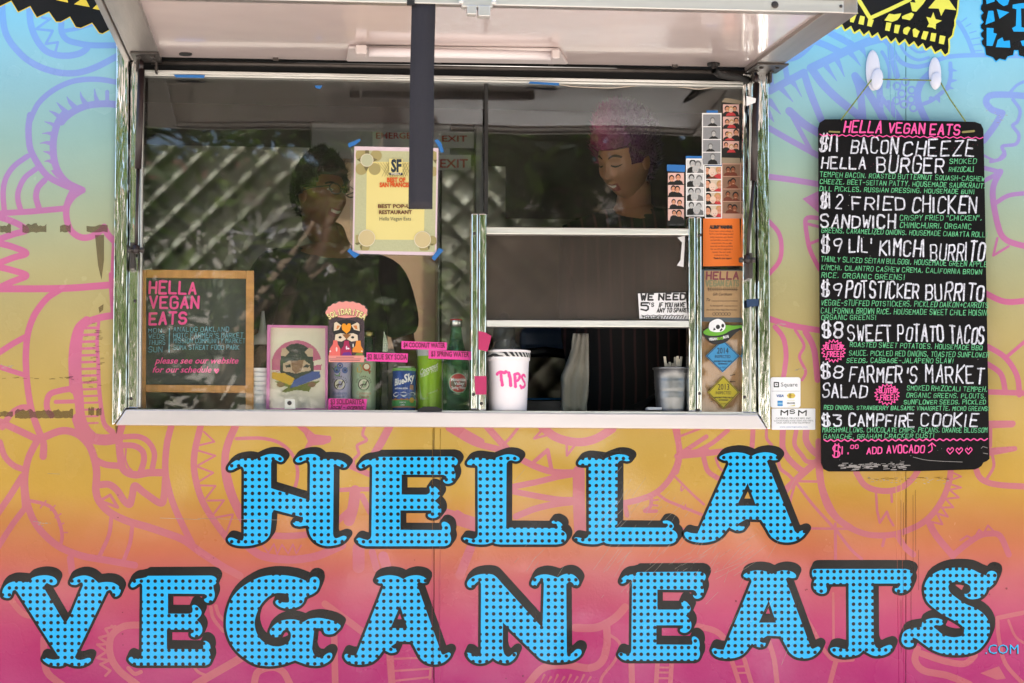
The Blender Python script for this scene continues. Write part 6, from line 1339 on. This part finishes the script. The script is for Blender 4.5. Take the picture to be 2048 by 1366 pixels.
for t_, a, v, b, h, s in (('SMOKED',1899,318,1952,10,0),('RHIZOCALI',1898,334,1947,10,0),('TEMPEH BACON, ROASTED BUTTERNUT SQUASH-CASHEW',1640,344,1968,10,.028),('CHEEZE, BEET-SEITAN PATTY, HOUSEMADE SAURKRAUT,',1640,358,1970,10,.028),('DILL PICKLES, RUSSIAN DRESSING, HOUSEMADE BUN!',1639,373,1948,9.5,.02),
   ('CRISPY FRIED "CHICKEN",',1800,431,1963,10.5,0),('CHIMICHURRI, ORGANIC',1800,445,1942,11,.02),('GREENS, CARAMELIZED ONIONS, HOUSEMADE CIABATTA ROLL!',1643,456,1974,10,.027),
   ('THINLY SLICED SEITAN BULGOGI, HOUSEMADE GREEN APPLE',1642,513,1973,10.5,.034),('KIMCHI, CILANTRO CASHEW CREMA, CALIFORNIA BROWN',1643,530,1963,10,.03),('RICE, ORGANIC GREENS!',1643,545,1809,10.5,.03),
   ('VEGGIE-STUFFED POTSTICKERS, PICKLED DAIKON+CARROTS',1642,600,1976,11,.016),('CALIFORNIA BROWN RICE, HOUSEMADE SWEET CHILE HOISIN,',1642,616,1976,11,.014),('ORGANIC GREENS!',1643,630,1752,10,.0),
   ('ROASTED SWEET POTATOES, HOUSEMADE BBQ',1700,684,1964,10,.026),('SAUCE, PICKLED RED ONIONS, TOASTED SUNFLOWER',1698,701,1977,10.5,.014),('SEEDS, CABBAGE-JALAPE\xd1O SLAW!',1693,716,1906,10,.004),
   ('SMOKED RHIZOCALI TEMPEH,',1814,771,1974,10,.02),('ORGANIC GREENS, PLOUTS,',1813,786,1971,9.5,.01),('SUNFLOWER SEEDS, PICKLED',1808,800,1971,9,.0),('RED ONIONS, STRAWBERRY BALSAMIC VINAIGRETTE, MICRO GREENS!',1648,811,1978,8.5,.008),
   ('MARSHMALLOWS, CHOCOLATE CHIPS, PECANS, ORANGE BLOSSOM',1645,855,1974,10,.002),('GANACHE, GRAHAM CRACKER DUST!',1647,869,1868,9.5,-.01)):
    lay('description', union(GN(t_, a, v, b, h, s)), ym-.0006, M['greenmark'], mbd)
pk_ = hand('$',1665,890,1679,24,2.4,0,.2)+hand('1.',1684,894,1697,14,2.4)+hand('00',1701,890,1716,7,1.8)+hand('ADD',1734,896,1763,12,2.2,-.03)+hand('AVOCADO',1774,891,1848,15,2.4,-.01)
pk_ += ribbon_polys(spline([(1857,905),(1864,900),(1863,888)]),2)+ribbon_polys([(1857,892),(1864,886),(1871,892)],2)
for hx, hv in ((1900,902),(1918,902),(1937,902)):
    pk_ += ribbon_polys(spline([(hx,hv+6),(hx-6,hv-1),(hx-3,hv-6),(hx,hv-2),(hx+4,hv-7),(hx+7,hv-2),(hx,hv+6)]), 1.8)
for cx, cy, R_, sy in ((1667,702,24,.95),(1774,789,25,.85)):
    st_ = [(cx+(R_ if i % 2 else R_*.76)*math.cos(2*math.pi*i/36), cy+(R_ if i % 2 else R_*.76)*math.sin(2*math.pi*i/36)*sy) for i in range(37)]
    pk_ += ribbon_polys(st_, 1.7)+hand('GLUTEN',cx-16,cy-13,cx+16,10,2.0)+hand('FREE!',cx-13,cy+1,cx+15,10,2.0)
lay('note', union(pk_), ym-.0008, M['pinkpaint'], mbd)['kind'] = 'stuff'
rnd2 = random.Random(4)
sm = [ribbon_polys([(x, y), (x+rnd2.uniform(3, 14), y-rnd2.uniform(0, 1))], rnd2.uniform(.5, 1.8))[0] for x, y in [(rnd2.uniform(1675, 1812), rnd2.gauss(932, 3)-.02*0) for _ in range(90)]]
sm += [disc2(rnd2.uniform(1642, 1972), rnd2.uniform(240, 940), rnd2.uniform(.4, .9), 5) for _ in range(60)]+ribbon_polys(spline([(1826,914),(1860,921),(1925,924)]), .9)+ribbon_polys([(1962,897),(1966,893),(1975,896)],1)+ribbon_polys([(1966,906),(1976,908)],1)
tag(lay('wear_mark', union(sm), ym-.0011, mat('worn_grey', (.30,.27,.25,1), .8), mbd), kind='stuff')
reds = [disc2(1650+((i*37) % 310), 285+((i*53) % 60), .8, 5) for i in range(40)]
tag(lay('marker_dot', union(reds), ym-.0012, mat('faded_red_dot', C(120,30,60), .8), mbd), kind='stuff')
for a, b_, n_ in (((1659,263),(1679,264),3),((1926,264),(1948,262),4)):
    tag(lay('cord_loop', union(ribbon_polys([a, b_], n_)), ymb-.0030, mat('cord_knot', C(150,140,80), .7), mbd, .003))
# white adhesive hooks
def hook(u, v, w, h, side, label):
    t = root('adhesive_hook', u, v, 0, label, 'hook', 'white adhesive hooks')
    c_ = P(u, v, -.006); k = pxm(u, v, 0); mb = MB(); mb.blob(c_, (w/2/k, .007, h/2/k), 24, 16); mb.build('hook_base', M['hook'], t)
    q = P(u+side, v+h*.22, -.016); mb = MB(); mb.blob(q, (w*.42/k, .008, h*.27/k), 20, 14, Matrix.Rotation(.15, 3, 'Y')); mb.build('hook_lip', M['hook'], t)
hook(1746, 141, 29, 80, 8, 'larger white oval adhesive hook holding one end of the green cord')
hook(1870, 147, 25, 64, 2, 'smaller white oval adhesive hook nearest the blue banner print')
gcord = mat('green_cord', C(126,140,54), .7, var=.5, vscale=120)
mb = MB(); yq = -.017
mb.tube([P(1682,240,ymb-.001), P(1720,190,-.022), P(1745,157,yq), P(1758,158.5,yq-.002), P(1860,160.5,yq), P(1880,163,yq), P(1900,198,-.022), P(1931,243,ymb-.001)], .0019, 8)
tag(mb.build('hanging_cord', gcord), 'thin green cord strung over the two white hooks to hold the menu board', 'cord')
# ------------------------------------------------------------------ people
from mathutils.bvhtree import BVHTree
def gss(x, s): return math.exp(-(x/s)**2)
def head_mesh(nu=72, nv=56, f=1.0, smile=0.0):
    V = []; Fc = []
    for j in range(nv+1):
        ph = math.pi*j/nv
        for i in range(nu):
            th = 2*math.pi*i/nu
            d = Vector((math.sin(ph)*math.sin(th), -math.sin(ph)*math.cos(th), math.cos(ph)))
            x, y, z = .0745*d.x, .097*d.y, .118*d.z
            t = max(0, -d.z)
            x *= 1-.30*t**1.6
            if d.y > 0: y *= 1-.38*t**1.2; z += .012*t*d.y
            else:
                y *= 1-.10*t**2; y = y*(1-.07*(1-abs(d.x)))
            fr = max(0, -d.y)**.7
            a, c = x, z; o = 0
            o += .013*gss(a, .009)*max(0, min(1, (.03-c)/.05))*max(0, min(1, (c+.045)/.012))
            o += .013*math.exp(-((a/.012)**2+((c+.027)/.012)**2))+.006*math.exp(-(((abs(a)-.014)/.007)**2+((c+.032)/.008)**2))
            o += .006*math.exp(-(((abs(a)-.028)/.022)**2+((c-.030)/.009)**2))
            o -= .009*math.exp(-(((abs(a)-.031)/.016)**2+((c-.010)/.012)**2)); o += .004*math.exp(-(((abs(a)-.031)/.010)**2+((c-.006)/.006)**2))
            o += (.005+.003*smile)*math.exp(-(((abs(a)-.040)/.018)**2+((c+.022)/.018)**2))
            o += .007*math.exp(-((a/.022)**2+((c+.053)/.006)**2))+.007*math.exp(-((a/.019)**2+((c+.070)/.007)**2))-.004*math.exp(-((a/.024)**2+((c+.0615)/.003)**2))
            o += .009*math.exp(-((a/.020)**2+((c+.098)/.013)**2))
            V.append(Vector((x*f, (y-o*fr)*f, z*f)))
    for j in range(nv):
        for i in range(nu): Fc.append((j*nu+i, (j+1)*nu+i, (j+1)*nu+(i+1) % nu, j*nu+(i+1) % nu))
    return V, Fc
def skin_tree(nodes, edges, name, sub=2):
    """nodes: (point, radius) -> evaluated skinned mesh verts, faces"""
    me = bpy.data.meshes.new(name); me.from_pydata([n_[0] for n_ in nodes], edges, []); o = bpy.data.objects.new(name, me); COL.objects.link(o)
    sk = o.modifiers.new('skin', 'SKIN'); sk.use_smooth_shade = True
    for i, n_ in enumerate(nodes):
        r = n_[1]; me.skin_vertices[0].data[i].radius = r if isinstance(r, tuple) else (r, r)
    me.skin_vertices[0].data[0].use_root = True
    ss = o.modifiers.new('sub', 'SUBSURF'); ss.levels = sub; ss.render_levels = sub
    dg = bpy.context.evaluated_depsgraph_get(); m2 = bpy.data.meshes.new_from_object(o.evaluated_get(dg))
    vs = [v.co.copy() for v in m2.vertices]; fs = [tuple(p.vertices) for p in m2.polygons]
    bpy.data.objects.remove(o); bpy.data.meshes.remove(me); bpy.data.meshes.remove(m2); return vs, fs
def person(label, foot, facing, look, height, skin_m, shirt_m, hair_fn, hair_m, arms, extra, shoulder=.19, headc=None, long_sleeve=False, girth=1.0):
    """facing: body yaw; look: (yaw, pitch, roll) of the head; yaw 0 looks at the street, positive towards the photo's right"""
    t = thing('person', foot, label, 'person')
    s = height/1.75; R_ = Matrix.Rotation(facing, 3, 'Z'); o = Vector(foot)
    W_ = lambda p: o+R_ @ (Vector(p)*s)
    N = []; E = []
    def nd(p, r, par=None):
        N.append((W_(p), (r*s, r*s) if not isinstance(r, tuple) else (r[0]*s, r[1]*s))); 
        if par is not None: E.append((par, len(N)-1))
        return len(N)-1
    pel = nd((0,0,.95), (.13,.105)); wai = nd((0,0,1.10), (.125,.10), pel); che = nd((0,0,1.28), (.15,.11), wai); ubk = nd((0,.01,1.40), (.13,.09), che); nk = nd((0,.0,1.49), .052, ubk); nk2 = nd((0,-.012,1.57), .048, nk)
    for e in (-1, 1):
        hip = nd((.095*e,0,.88), .085, pel); kn = nd((.10*e,-.01,.48), .055, hip); an = nd((.10*e,.02,.08), .038, kn); nd((.105*e,-.13,.04), .030, an)
        sh = nd((shoulder*e,.01,1.40), .055, ubk); el_, wr, pt = arms[0 if e < 0 else 1]
        ei = nd(el_, .040, sh); wi = nd(wr, .027, ei)
        d = (Vector(pt)-Vector(wr)).normalized(); sd_ = d.cross(Vector((0,0,1))).normalized(); up = sd_.cross(d)
        pm = nd(tuple(Vector(wr)+d*.055), (.030,.014), wi)
        for k, (ln_, off) in enumerate(((.072,-.030),(.082,-.010),(.078,.010),(.062,.028))):
            b0 = Vector(wr)+d*.095+sd_*off; a1 = nd(tuple(b0), .0095, pm); a2 = nd(tuple(b0+d*ln_*.5-up*.012), .0085, a1); nd(tuple(b0+d*ln_*.75-up*.038), .0072, a2)
        b0 = Vector(wr)+d*.045-sd_*.036*(1 if e < 0 else -1); a1 = nd(tuple(b0), .010, pm); nd(tuple(b0+d*.045-sd_*.018*(1 if e < 0 else -1)-up*.01), .008, a1)
    bv, bf = skin_tree(N, E, 'person_skin')
    hc = W_((0,-.02,1.64)) if headc is None else Vector(headc)
    HR = Matrix.Rotation(look[0], 3, 'Z') @ Matrix.Rotation(look[1], 3, 'X') @ Matrix.Rotation(look[2], 3, 'Y')
    hv, hf = head_mesh(f=s, smile=1.0)
    bvh = BVHTree.FromPolygons([tuple(v) for v in hv], hf)
    mb = MB(); mb.add(bv, bf, True); mb.add([hc+HR @ v for v in hv], hf, True)
    for e in (-1, 1):
        for c_, r_ in (((.073*e,.008,.0),(.008,.020,.031)),): mb.blob(hc+HR @ (Vector(c_)*s), [q*s for q in r_], 14, 10, HR)
    # one short neck so that head and trunk read as one
    mb.tube([hc+HR @ Vector((0,.018*s,-.02*s)), hc+HR @ Vector((0,.020*s,-.085*s)), N[nk][0]], [.052*s,.050*s,.056*s], 20)
    mb.build('body', skin_m, t)
    def face(a, c, off=.0012):
        h_, n_, _, _ = bvh.ray_cast(Vector((a*s, -.4, c*s)), Vector((0,1,0)))
        if h_ is None: h_ = Vector((a*s, -.05, c*s)); n_ = Vector((0,-1,0))
        return hc+HR @ (h_+Vector((0,-off,0)))
    def patch(name, top, bot, m, off=.0012):
        """strip between two curves on the face"""
        V = []; n_ = len(top)
        for i in range(n_):
            for k in range(4):
                f_ = k/3; V.append(face(top[i][0]*(1-f_)+bot[i][0]*f_, top[i][1]*(1-f_)+bot[i][1]*f_, off))
        Fc = [(i*4+k, i*4+k+1, i*4+k+5, i*4+k+4) for i in range(n_-1) for k in range(3)]
        return mesh(name, V, Fc, m, t, True)
    # hair: the upper part of the head pushed outwards
    keep = [q for q in hf if hair_fn(sum((hv[i] for i in q), Vector())/4/s)]
    used = sorted({i for q in keep for i in q}); mp_ = {i: k for k, i in enumerate(used)}
    V = [hc+HR @ extra['hair'](hv[i], s) for i in used]; V2 = [hc+HR @ (hv[i]*.985) for i in used]; n_ = len(V)
    cnt = {}
    ff = [tuple(mp_[i] for i in q) for q in keep]
    for q in ff:
        for k in range(4): cnt[(q[k], q[(k+1) % 4])] = 1
    side = [(a, b, n_+b, n_+a) for a, b in cnt if (b, a) not in cnt]
    HV = V+V2; HF = ff+[tuple(n_+i for i in q)[::-1] for q in ff]+side
    rr = random.Random(9); ln = extra.get('strand', .02)
    for _ in range(2600):
        q = V[rr.randrange(n_)]; nrm = (q-hc).normalized(); d = (nrm+Vector((rr.uniform(-.5,.5), rr.uniform(-.5,.5), rr.uniform(-.1,.9)))).normalized()
        sd_ = d.cross(Vector((rr.uniform(-1,1), rr.uniform(-1,1), rr.uniform(-1,1)))).normalized()*ln*.07; b0 = q-nrm*.004; m_ = len(HV)
        HV += [b0-sd_, b0+sd_, b0+d*ln*rr.uniform(.5, 1.2)]; HF.append((m_, m_+1, m_+2))
    mesh('hair', HV, HF, hair_m, t, True)
    # shirt: same trunk and upper arms, a little wider
    SN = []; SE = []
    def sn(p, r, par=None):
        SN.append((W_(p), (r[0]*s, r[1]*s) if isinstance(r, tuple) else (r*s, r*s)))
        if par is not None: SE.append((par, len(SN)-1))
        return len(SN)-1
    a0 = sn((0,0,.74), (.21,.19)); a1 = sn((0,0,1.06), (.165*girth,.14), a0); a2 = sn((0,0,1.27), (.172*girth,.13), a1); a3 = sn((0,.01,1.405), (.15,.105), a2); a4 = sn((0,.0,1.468 if not long_sleeve else 1.50), (.080,.070), a3)
    for e in (-1, 1):
        b1 = sn((shoulder*1.03*e,.01,1.40), .076, a3); el_ = Vector(arms[0 if e < 0 else 1][0]); p0 = Vector((shoulder*e,.01,1.40)); b2 = sn(tuple(p0.lerp(el_, .86)), .074, b1)
        if long_sleeve: b3 = sn(tuple(Vector(arms[0 if e < 0 else 1][1])), .050, b2)
    sv, sf = skin_tree(SN, SE, 'shirt_skin')
    mesh('shirt', sv, sf, shirt_m, t, True)
    # trousers
    TN = []; TE = []
    TN.append((W_((0,0,.97)), (.148*s,.125*s)))
    for e in (-1, 1):
        k0 = len(TN); TN.append((W_((.095*e,0,.86)), (.10*s,.10*s))); TE.append((0, k0)); TN.append((W_((.10*e,-.01,.48)), (.075*s,.075*s))); TE.append((k0, k0+1)); TN.append((W_((.10*e,.015,.12)), (.060*s,.060*s))); TE.append((k0+1, k0+2))
    tv, tf = skin_tree(TN, TE, 'trouser_skin'); mesh('trousers', tv, tf, M['shirt'], t, True)
    return t, face, patch, hc, HR, s
def arc(x0, x1, c, h, n=9): return [(x0+(x1-x0)*i/(n-1), c+h*math.sin(math.pi*i/(n-1))) for i in range(n)]

# the man behind the big pane
YM1 = .95
hcp = P(641, 395, YM1)
foot = (P(662, 600, YM1+.04).x, YM1+.04, 1.0)
H1 = (hcp.z-1.0)/1.64*1.75
def hf1(c):
    return c.z > (.062 if c.y < -.05 else (.02 if c.y < .0 and abs(c.x) > .05 else (-.0 if c.y < .03 else -.055)))
def hair1(v, s):
    up = max(0, v.z/.118); k_ = 1.22+.26*up+.10*noise.noise(v*90); q = .10*noise.noise(v*110); return Vector((v.x*(1.14+.30*up**.5*(1-.4*up)+q), v.y*(1.18+.16*up+q), v.z*k_ if v.z > 0 else v.z))
ar = [((-.29,.03,1.13), (-.27,-.12,.90), (-.25,-.24,.80)), ((.29,.03,1.13), (.27,-.12,.90), (.25,-.24,.80))]
t, face, patch, hc, HR, s = person('smiling person in glasses and a black T-shirt standing behind the large window pane', foot, math.radians(20), (math.radians(42), math.radians(-4), math.radians(4)), H1, M['skin'], M['shirt'], hf1, M['hair'], ar, {'hair': hair1, 'strand': .016}, .215, hcp, False, 1.25)
patch('lips', arc(-.027,.027,-.050,-.004), arc(-.025,.025,-.073,-.006), M['lips'], .0012)
patch('teeth', arc(-.022,.022,-.0555,-.004), arc(-.019,.019,-.0635,-.006), M['teeth'], .0024)
for e in (-1, 1):
    patch('eyebrow', arc(.014*e,.048*e,.030,.006), arc(.014*e,.046*e,.024,.005), M['hair'])
    patch('eye', arc(.020*e,.042*e,.009,.005), arc(.020*e,.042*e,.008,-.004), M['eye'])
    patch('iris', arc(.027*e,.036*e,.010,.003,5), arc(.027*e,.036*e,.007,-.003,5), M['hair'], .002)
mb = MB()
for e in (-1, 1):
    y_ = face(.032*e, .008, .012); pts = []
    for k in range(19):
        a = 2*math.pi*k/18; pts.append(hc+HR @ (Vector((.033*e+.026*math.cos(a), -.108, .006+.018*math.sin(a)))*s))
    mb.tube(pts, .0022, 6, False); mb.tube([hc+HR @ (Vector((.058*e,-.106,.012))*s), hc+HR @ (Vector((.078*e,-.04,.014))*s), hc+HR @ (Vector((.080*e,.01,.010))*s)], .0022, 6)
mb.tube([hc+HR @ (Vector((-.008,-.110,.010))*s), hc+HR @ (Vector((.008,-.110,.010))*s)], .0022, 6)
gl_ = mb.build('glasses', M['black'], t)

# the woman with pink and purple hair behind the upper right pane
YM2 = .62
hcp2 = P(1252, 322, YM2)
foot = (P(1268, 600, YM2+.08).x, YM2+.08, 1.0)
H2 = (hcp2.z-1.0)/1.64*1.75+.02
def hf2(c): return c.z > (.050 if c.y < -.045 else (.0 if c.y < .02 else -.07))
def hair2(v, s):
    up = max(0, v.z/.118); ed = max(0, min(1, (v.z-(.045 if v.y < -.045 else (.0 if v.y < .02 else -.07)))/.045)); up *= ed; n_ = noise.noise(v*22)*.5+noise.noise(v*60)*.3
    n_ += .35*noise.noise(v*150); n_ *= ed; return Vector((v.x*(1.03+.30*ed+.26*up+.34*n_), v.y*(1.03+.24*ed+.30*up+.34*n_), v.z*(1.03+.30*ed+.18*up+.30*n_) if v.z > 0 else v.z*1.02))
m, n, b, l = nt('pink_purple_hair')
tc = n.nodes.new('ShaderNodeTexCoord'); sp = n.nodes.new('ShaderNodeSeparateXYZ'); l.new(tc.outputs['Object'], sp.inputs[0])
mr = n.nodes.new('ShaderNodeMapRange'); mr.inputs[1].default_value = hcp2.x-.12; mr.inputs[2].default_value = hcp2.x+.12; l.new(sp.outputs['X'], mr.inputs[0])
cr = n.nodes.new('ShaderNodeValToRGB'); l.new(mr.outputs[0], cr.inputs[0]); cr.color_ramp.elements[0].color = (.34,.035,.13,1); cr.color_ramp.elements[1].color = (.03,.02,.06,1); e_ = cr.color_ramp.elements.new(.45); e_.color = (.12,.025,.11,1)
l.new(cr.outputs[0], b.inputs['Base Color']); b.inputs['Roughness'].default_value = .5
nz = n.nodes.new('ShaderNodeTexNoise'); nz.inputs['Scale'].default_value = 120; bp = n.nodes.new('ShaderNodeBump'); bp.inputs['Distance'].default_value = .006; l.new(tc.outputs['Object'], nz.inputs['Vector']); l.new(nz.outputs[0], bp.inputs['Height']); l.new(bp.outputs[0], b.inputs['Normal'])
m3, n, b, l = nt('striped_cotton'); tc = n.nodes.new('ShaderNodeTexCoord'); wv = n.nodes.new('ShaderNodeTexWave'); wv.bands_direction = 'X'; wv.inputs['Scale'].default_value = 9; wv.inputs['Distortion'].default_value = .6; l.new(tc.outputs['Object'], wv.inputs['Vector'])
cr = n.nodes.new('ShaderNodeValToRGB'); cr.color_ramp.elements[0].color = (.010,.009,.010,1); cr.color_ramp.elements[1].color = (.07,.03,.032,1); cr.color_ramp.elements[0].position = .86; cr.color_ramp.elements[1].position = .95; l.new(wv.outputs[0], cr.inputs[0]); l.new(cr.outputs[0], b.inputs['Base Color']); b.inputs['Roughness'].default_value = .8
ar = [((-.22,.12,1.12), (-.20,.14,.84), (-.19,.13,.72)), ((.22,.12,1.12), (.20,.14,.84), (.19,.13,.72))]
t, face, patch, hc, HR, s = person('person with pink and purple hair in dark stripes looking down behind the upper right pane', foot, math.radians(-28), (math.radians(-52), math.radians(20), math.radians(6)), H2, M['skin2'], m3, hf2, m, ar, {'hair': hair2, 'strand': .024}, .18, hcp2, True, 1.15)
patch('lips', arc(-.022,.022,-.051,-.002), arc(-.020,.020,-.074,-.006), M['lips'], .0012)
patch('teeth', arc(-.016,.016,-.056,-.002), arc(-.013,.013,-.062,-.004), M['teeth'], .0024)
for e in (-1, 1):
    patch('eyebrow', arc(.012*e,.050*e,.030,.009), arc(.012*e,.048*e,.025,.007), M['brow'])
    patch('eyelash', arc(.016*e,.050*e,.008,-.004), arc(.016*e,.046*e,.004,-.005), M['hair'], .002)
# white towel over her arm
tw = MB(); cols = []
for i in range(9):
    for j in range(12):
        v_ = 668+j*14; le = 1150-28*min(1, j/6)**1.3; u_ = le+(1174-le)*i/8; q = P(u_, v_, .36+.02*math.sin(i*1.9+j*.3)+.01*math.sin(j)); cols.append(q)
tw.add(cols, [(i*12+j, i*12+j+1, (i+1)*12+j+1, (i+1)*12+j) for i in range(8) for j in range(11)], True)
o = tw.build('towel', M['towel']); so = o.modifiers.new('thick', 'SOLIDIFY'); so.thickness = .006
tag(o, 'white cotton towel hanging in front of the striped top inside the opening', 'towel')
# ------------------------------------------------------------------ street trees behind the camera, seen in the glass and the metal
M['bark'] = mat('bark', (.30, .22, .15, 1), .9, var=.3, vscale=10, bump=.8, bscale=20, bdist=.02)
lf = []
for k, c_ in enumerate(((.048,.095,.015,1), (.11,.17,.028,1), (.028,.055,.014,1))):
    m, n, b, l = nt('leaf'); b.inputs['Base Color'].default_value = c_; b.inputs['Roughness'].default_value = .45
    tr = n.nodes.new('ShaderNodeBsdfTranslucent'); tr.inputs[0].default_value = (c_[0]*1.6, c_[1]*1.7, c_[2], 1); mx = n.nodes.new('ShaderNodeMixShader'); mx.inputs[0].default_value = .4
    l.new(b.outputs[0], mx.inputs[1]); l.new(tr.outputs[0], mx.inputs[2]); l.new(mx.outputs[0], n.nodes['Material Output'].inputs[0]); lf.append(m)
def tree(x, y, h, r, seed, label, nleaf=5200, ls=.10, low=.35, fork=.35, trunk=.15):
    rr = random.Random(seed); t = thing('tree', (x, y, 0), label, 'tree', 'street trees opposite the truck')
    mb = MB(); tips = []
    fz = h*fork
    mb.tube([(x, y, 0), (x+rr.uniform(-.1, .1), y, fz*.5), (x, y, fz)], [trunk, trunk*.8, trunk*.7], 12)
    for k in range(7):
        a = 2*math.pi*k/7+rr.uniform(-.3, .3); ln = r*rr.uniform(.6, .95)
        p1 = Vector((x+math.cos(a)*ln*.45, y+math.sin(a)*ln*.45, fz+(h-fz)*rr.uniform(.25, .4))); p2 = Vector((x+math.cos(a)*ln, y+math.sin(a)*ln, fz+(h-fz)*rr.uniform(.5, .85)))
        mb.tube([(x, y, fz*.97), p1, p2], [trunk*.5, trunk*.32, trunk*.1], 8); tips += [p1, p2, p1.lerp(p2, .5)]
    mb.build('trunk', M['bark'], t)
    V = []; Fc = []; mi = []
    cl = [(Vector((x+rr.gauss(0, r*.45), y+rr.gauss(0, r*.45), h*low+(h*(1-low))*rr.random())), r*rr.uniform(.16, .34)) for _ in range(46)]
    for _ in range(nleaf):
        c_, cr_ = rr.choice(cl); d = Vector((rr.gauss(0, 1), rr.gauss(0, 1), rr.gauss(0, 1))).normalized()*cr_*rr.uniform(.5, 1.05); q = c_+d
        a = Vector((rr.gauss(0, 1), rr.gauss(0, 1), rr.gauss(0, .6))).normalized(); b_ = a.cross(Vector((rr.gauss(0, 1), rr.gauss(0, 1), rr.gauss(0, 1)))).normalized()
        s_ = ls*rr.uniform(.7, 1.4); n_ = len(V)
        V += [q-a*s_, q+b_*s_*.35, q+a*s_, q-b_*s_*.35]; Fc.append((n_, n_+1, n_+2, n_+3)); mi.append(rr.choice((0, 0, 1, 2)))
    me = bpy.data.meshes.new('crown'); me.from_pydata([tuple(v) for v in V], [], Fc)
    for p, q in zip(me.polygons, mi): p.material_index = q
    link('crown', me, lf, t)
# places given by where their reflections stand in the window: mirror of P(u, v, y)
def mir(u, L): q = P(u, 700, L); return q.x, -L
x, y = mir(1275, 14); tree(x, y, 8.6, 3.3, 3, 'bushy street tree with a pale forked trunk across from the ordering window', 7000, .13, .30, .42, .22)
x, y = mir(330, 9.5); tree(x, y, 5.2, 2.2, 8, 'low dense street tree mirrored in the large pane', 7000, .09, .12, .30, .13)
x, y = mir(-350, 11); tree(x, y, 8.5, 3.2, 11, 'wide street tree at the far end of the row, beyond the low dense one', 7500, .13, .15)
x, y = mir(1950, 11); tree(x, y, 8.0, 3.0, 15, 'wide street tree opposite the menu board', 7500, .13, .15)
x, y = mir(850, 14); tree(x, y, 9.0, 3.4, 19, 'tall street tree set back behind the others', 8000, .15, .10)
x, y = mir(3200, 13); tree(x, y, 8.5, 3.2, 23, 'wide street tree at the end nearest the truck front', 6500, .14, .15)

# unseen pale building, added to brighten the reflections and the fill light
bx0, bx1, by = -16.0, 15.0, -24.0
bt = thing('building', (0, by, 0), 'long pale plaster building added unseen behind the trees to brighten reflections', 'building')
pl = mat('pale_plaster', (.72, .66, .58, 1), .8, var=.08, vscale=2); gd = mat('dark_window_glass', (.03, .04, .05, 1), .1); rf = mat('roof_edge', (.25, .12, .08, 1), .8)
MB().box((bx0, by-6, 0), (bx1, by, 6.2)).build('wall', pl, bt); MB().box((bx0-.3, by-6.2, 6.2), (bx1+.3, by+.35, 6.45)).build('roof', rf, bt)
wm_ = None; fm_ = None
for j, z in enumerate((1.0, 4.0)):
    for i in range(11):
        xx = bx0+1.4+i*2.75
        o = MB().box((xx, by+.002, z), (xx+1.3, by+.03, z+1.5)).build('window', gd, bt)
        fr_ = MB()
        for a_, b_ in (((xx-.06, z-.06), (xx+1.36, z)), ((xx-.06, z+1.5), (xx+1.36, z+1.56)), ((xx-.06, z), (xx, z+1.5)), ((xx+1.3, z), (xx+1.36, z+1.5)), ((xx+.62, z), (xx+.68, z+1.5))): fr_.box((a_[0], by+.004, a_[1]), (b_[0], by+.06, b_[1]))
        fr_.build('frame', M['white_plastic'], o)

# unseen white van, added so its reflection puts a sheen on the wrap
vx, vy = mir(1130, 7.5)
vt = thing('added_sheen_van', (vx, vy-2.4, 0), 'unseen white van added nose-in across the street for sheen on the wrap', 'van')
vw = mat('van_paint', (.82, .82, .82, 1), .3, coat=.5); hw = .92
prof = [(0,.35),(-.02,.75),(-.10,1.0),(-.75,1.22),(-1.35,1.92),(-1.6,2.0),(-4.9,2.02),(-5.0,1.9),(-5.0,.35)]
V = [(vx+e*hw, vy+a, z) for e in (-1, 1) for a, z in prof]; n_ = len(prof)
o = mesh('van_body', V, [tuple(range(n_)), tuple(range(2*n_-1, n_-1, -1))]+[(i, n_+i, n_+(i+1) % n_, (i+1) % n_) for i in range(n_)], vw, vt)
bv = o.modifiers.new('bevel', 'BEVEL'); bv.width = .06; bv.segments = 3
def vq(name, pts, m): 
    return mesh(name, pts, [(0,1,2,3)], m, vt)
mesh('windshield', [(vx-.78, vy-.80, 1.26),(vx+.78, vy-.80, 1.26),(vx+.70, vy-1.31, 1.87),(vx-.70, vy-1.31, 1.87)], [(0,1,2,3)], gd, vt)
MB().box((vx-.45, vy-.02, .62), (vx+.45, vy+.03, .84)).build('grille', M['black'], vt, .01); MB().box((vx-.90, vy-.02, .36), (vx+.90, vy+.08, .52)).build('bumper', M['dark_metal'], vt, .02)
for e in (-1, 1):
    MB().box((vx+e*.52, vy-.08, .64), (vx+e*.84, vy+.02, .86)).build('headlight', mat('lamp_glass', (.7,.7,.7,1), .1), vt, .03)
    MB().box((vx+e*.94, vy-1.15, 1.25), (vx+e*1.12, vy-1.0, 1.5)).build('mirror', M['black'], vt, .02)
    for wy in (-.95, -4.0):
        w_ = MB(); w_.tube([(vx+e*.74, vy+wy, .34), (vx+e*.95, vy+wy, .34)], .34, 28); o = w_.build('wheel', M['rubber'], vt)
        w_ = MB(); w_.tube([(vx+e*.94, vy+wy, .34), (vx+e*.965, vy+wy, .34)], .19, 20); w_.build('rim', alum, o)
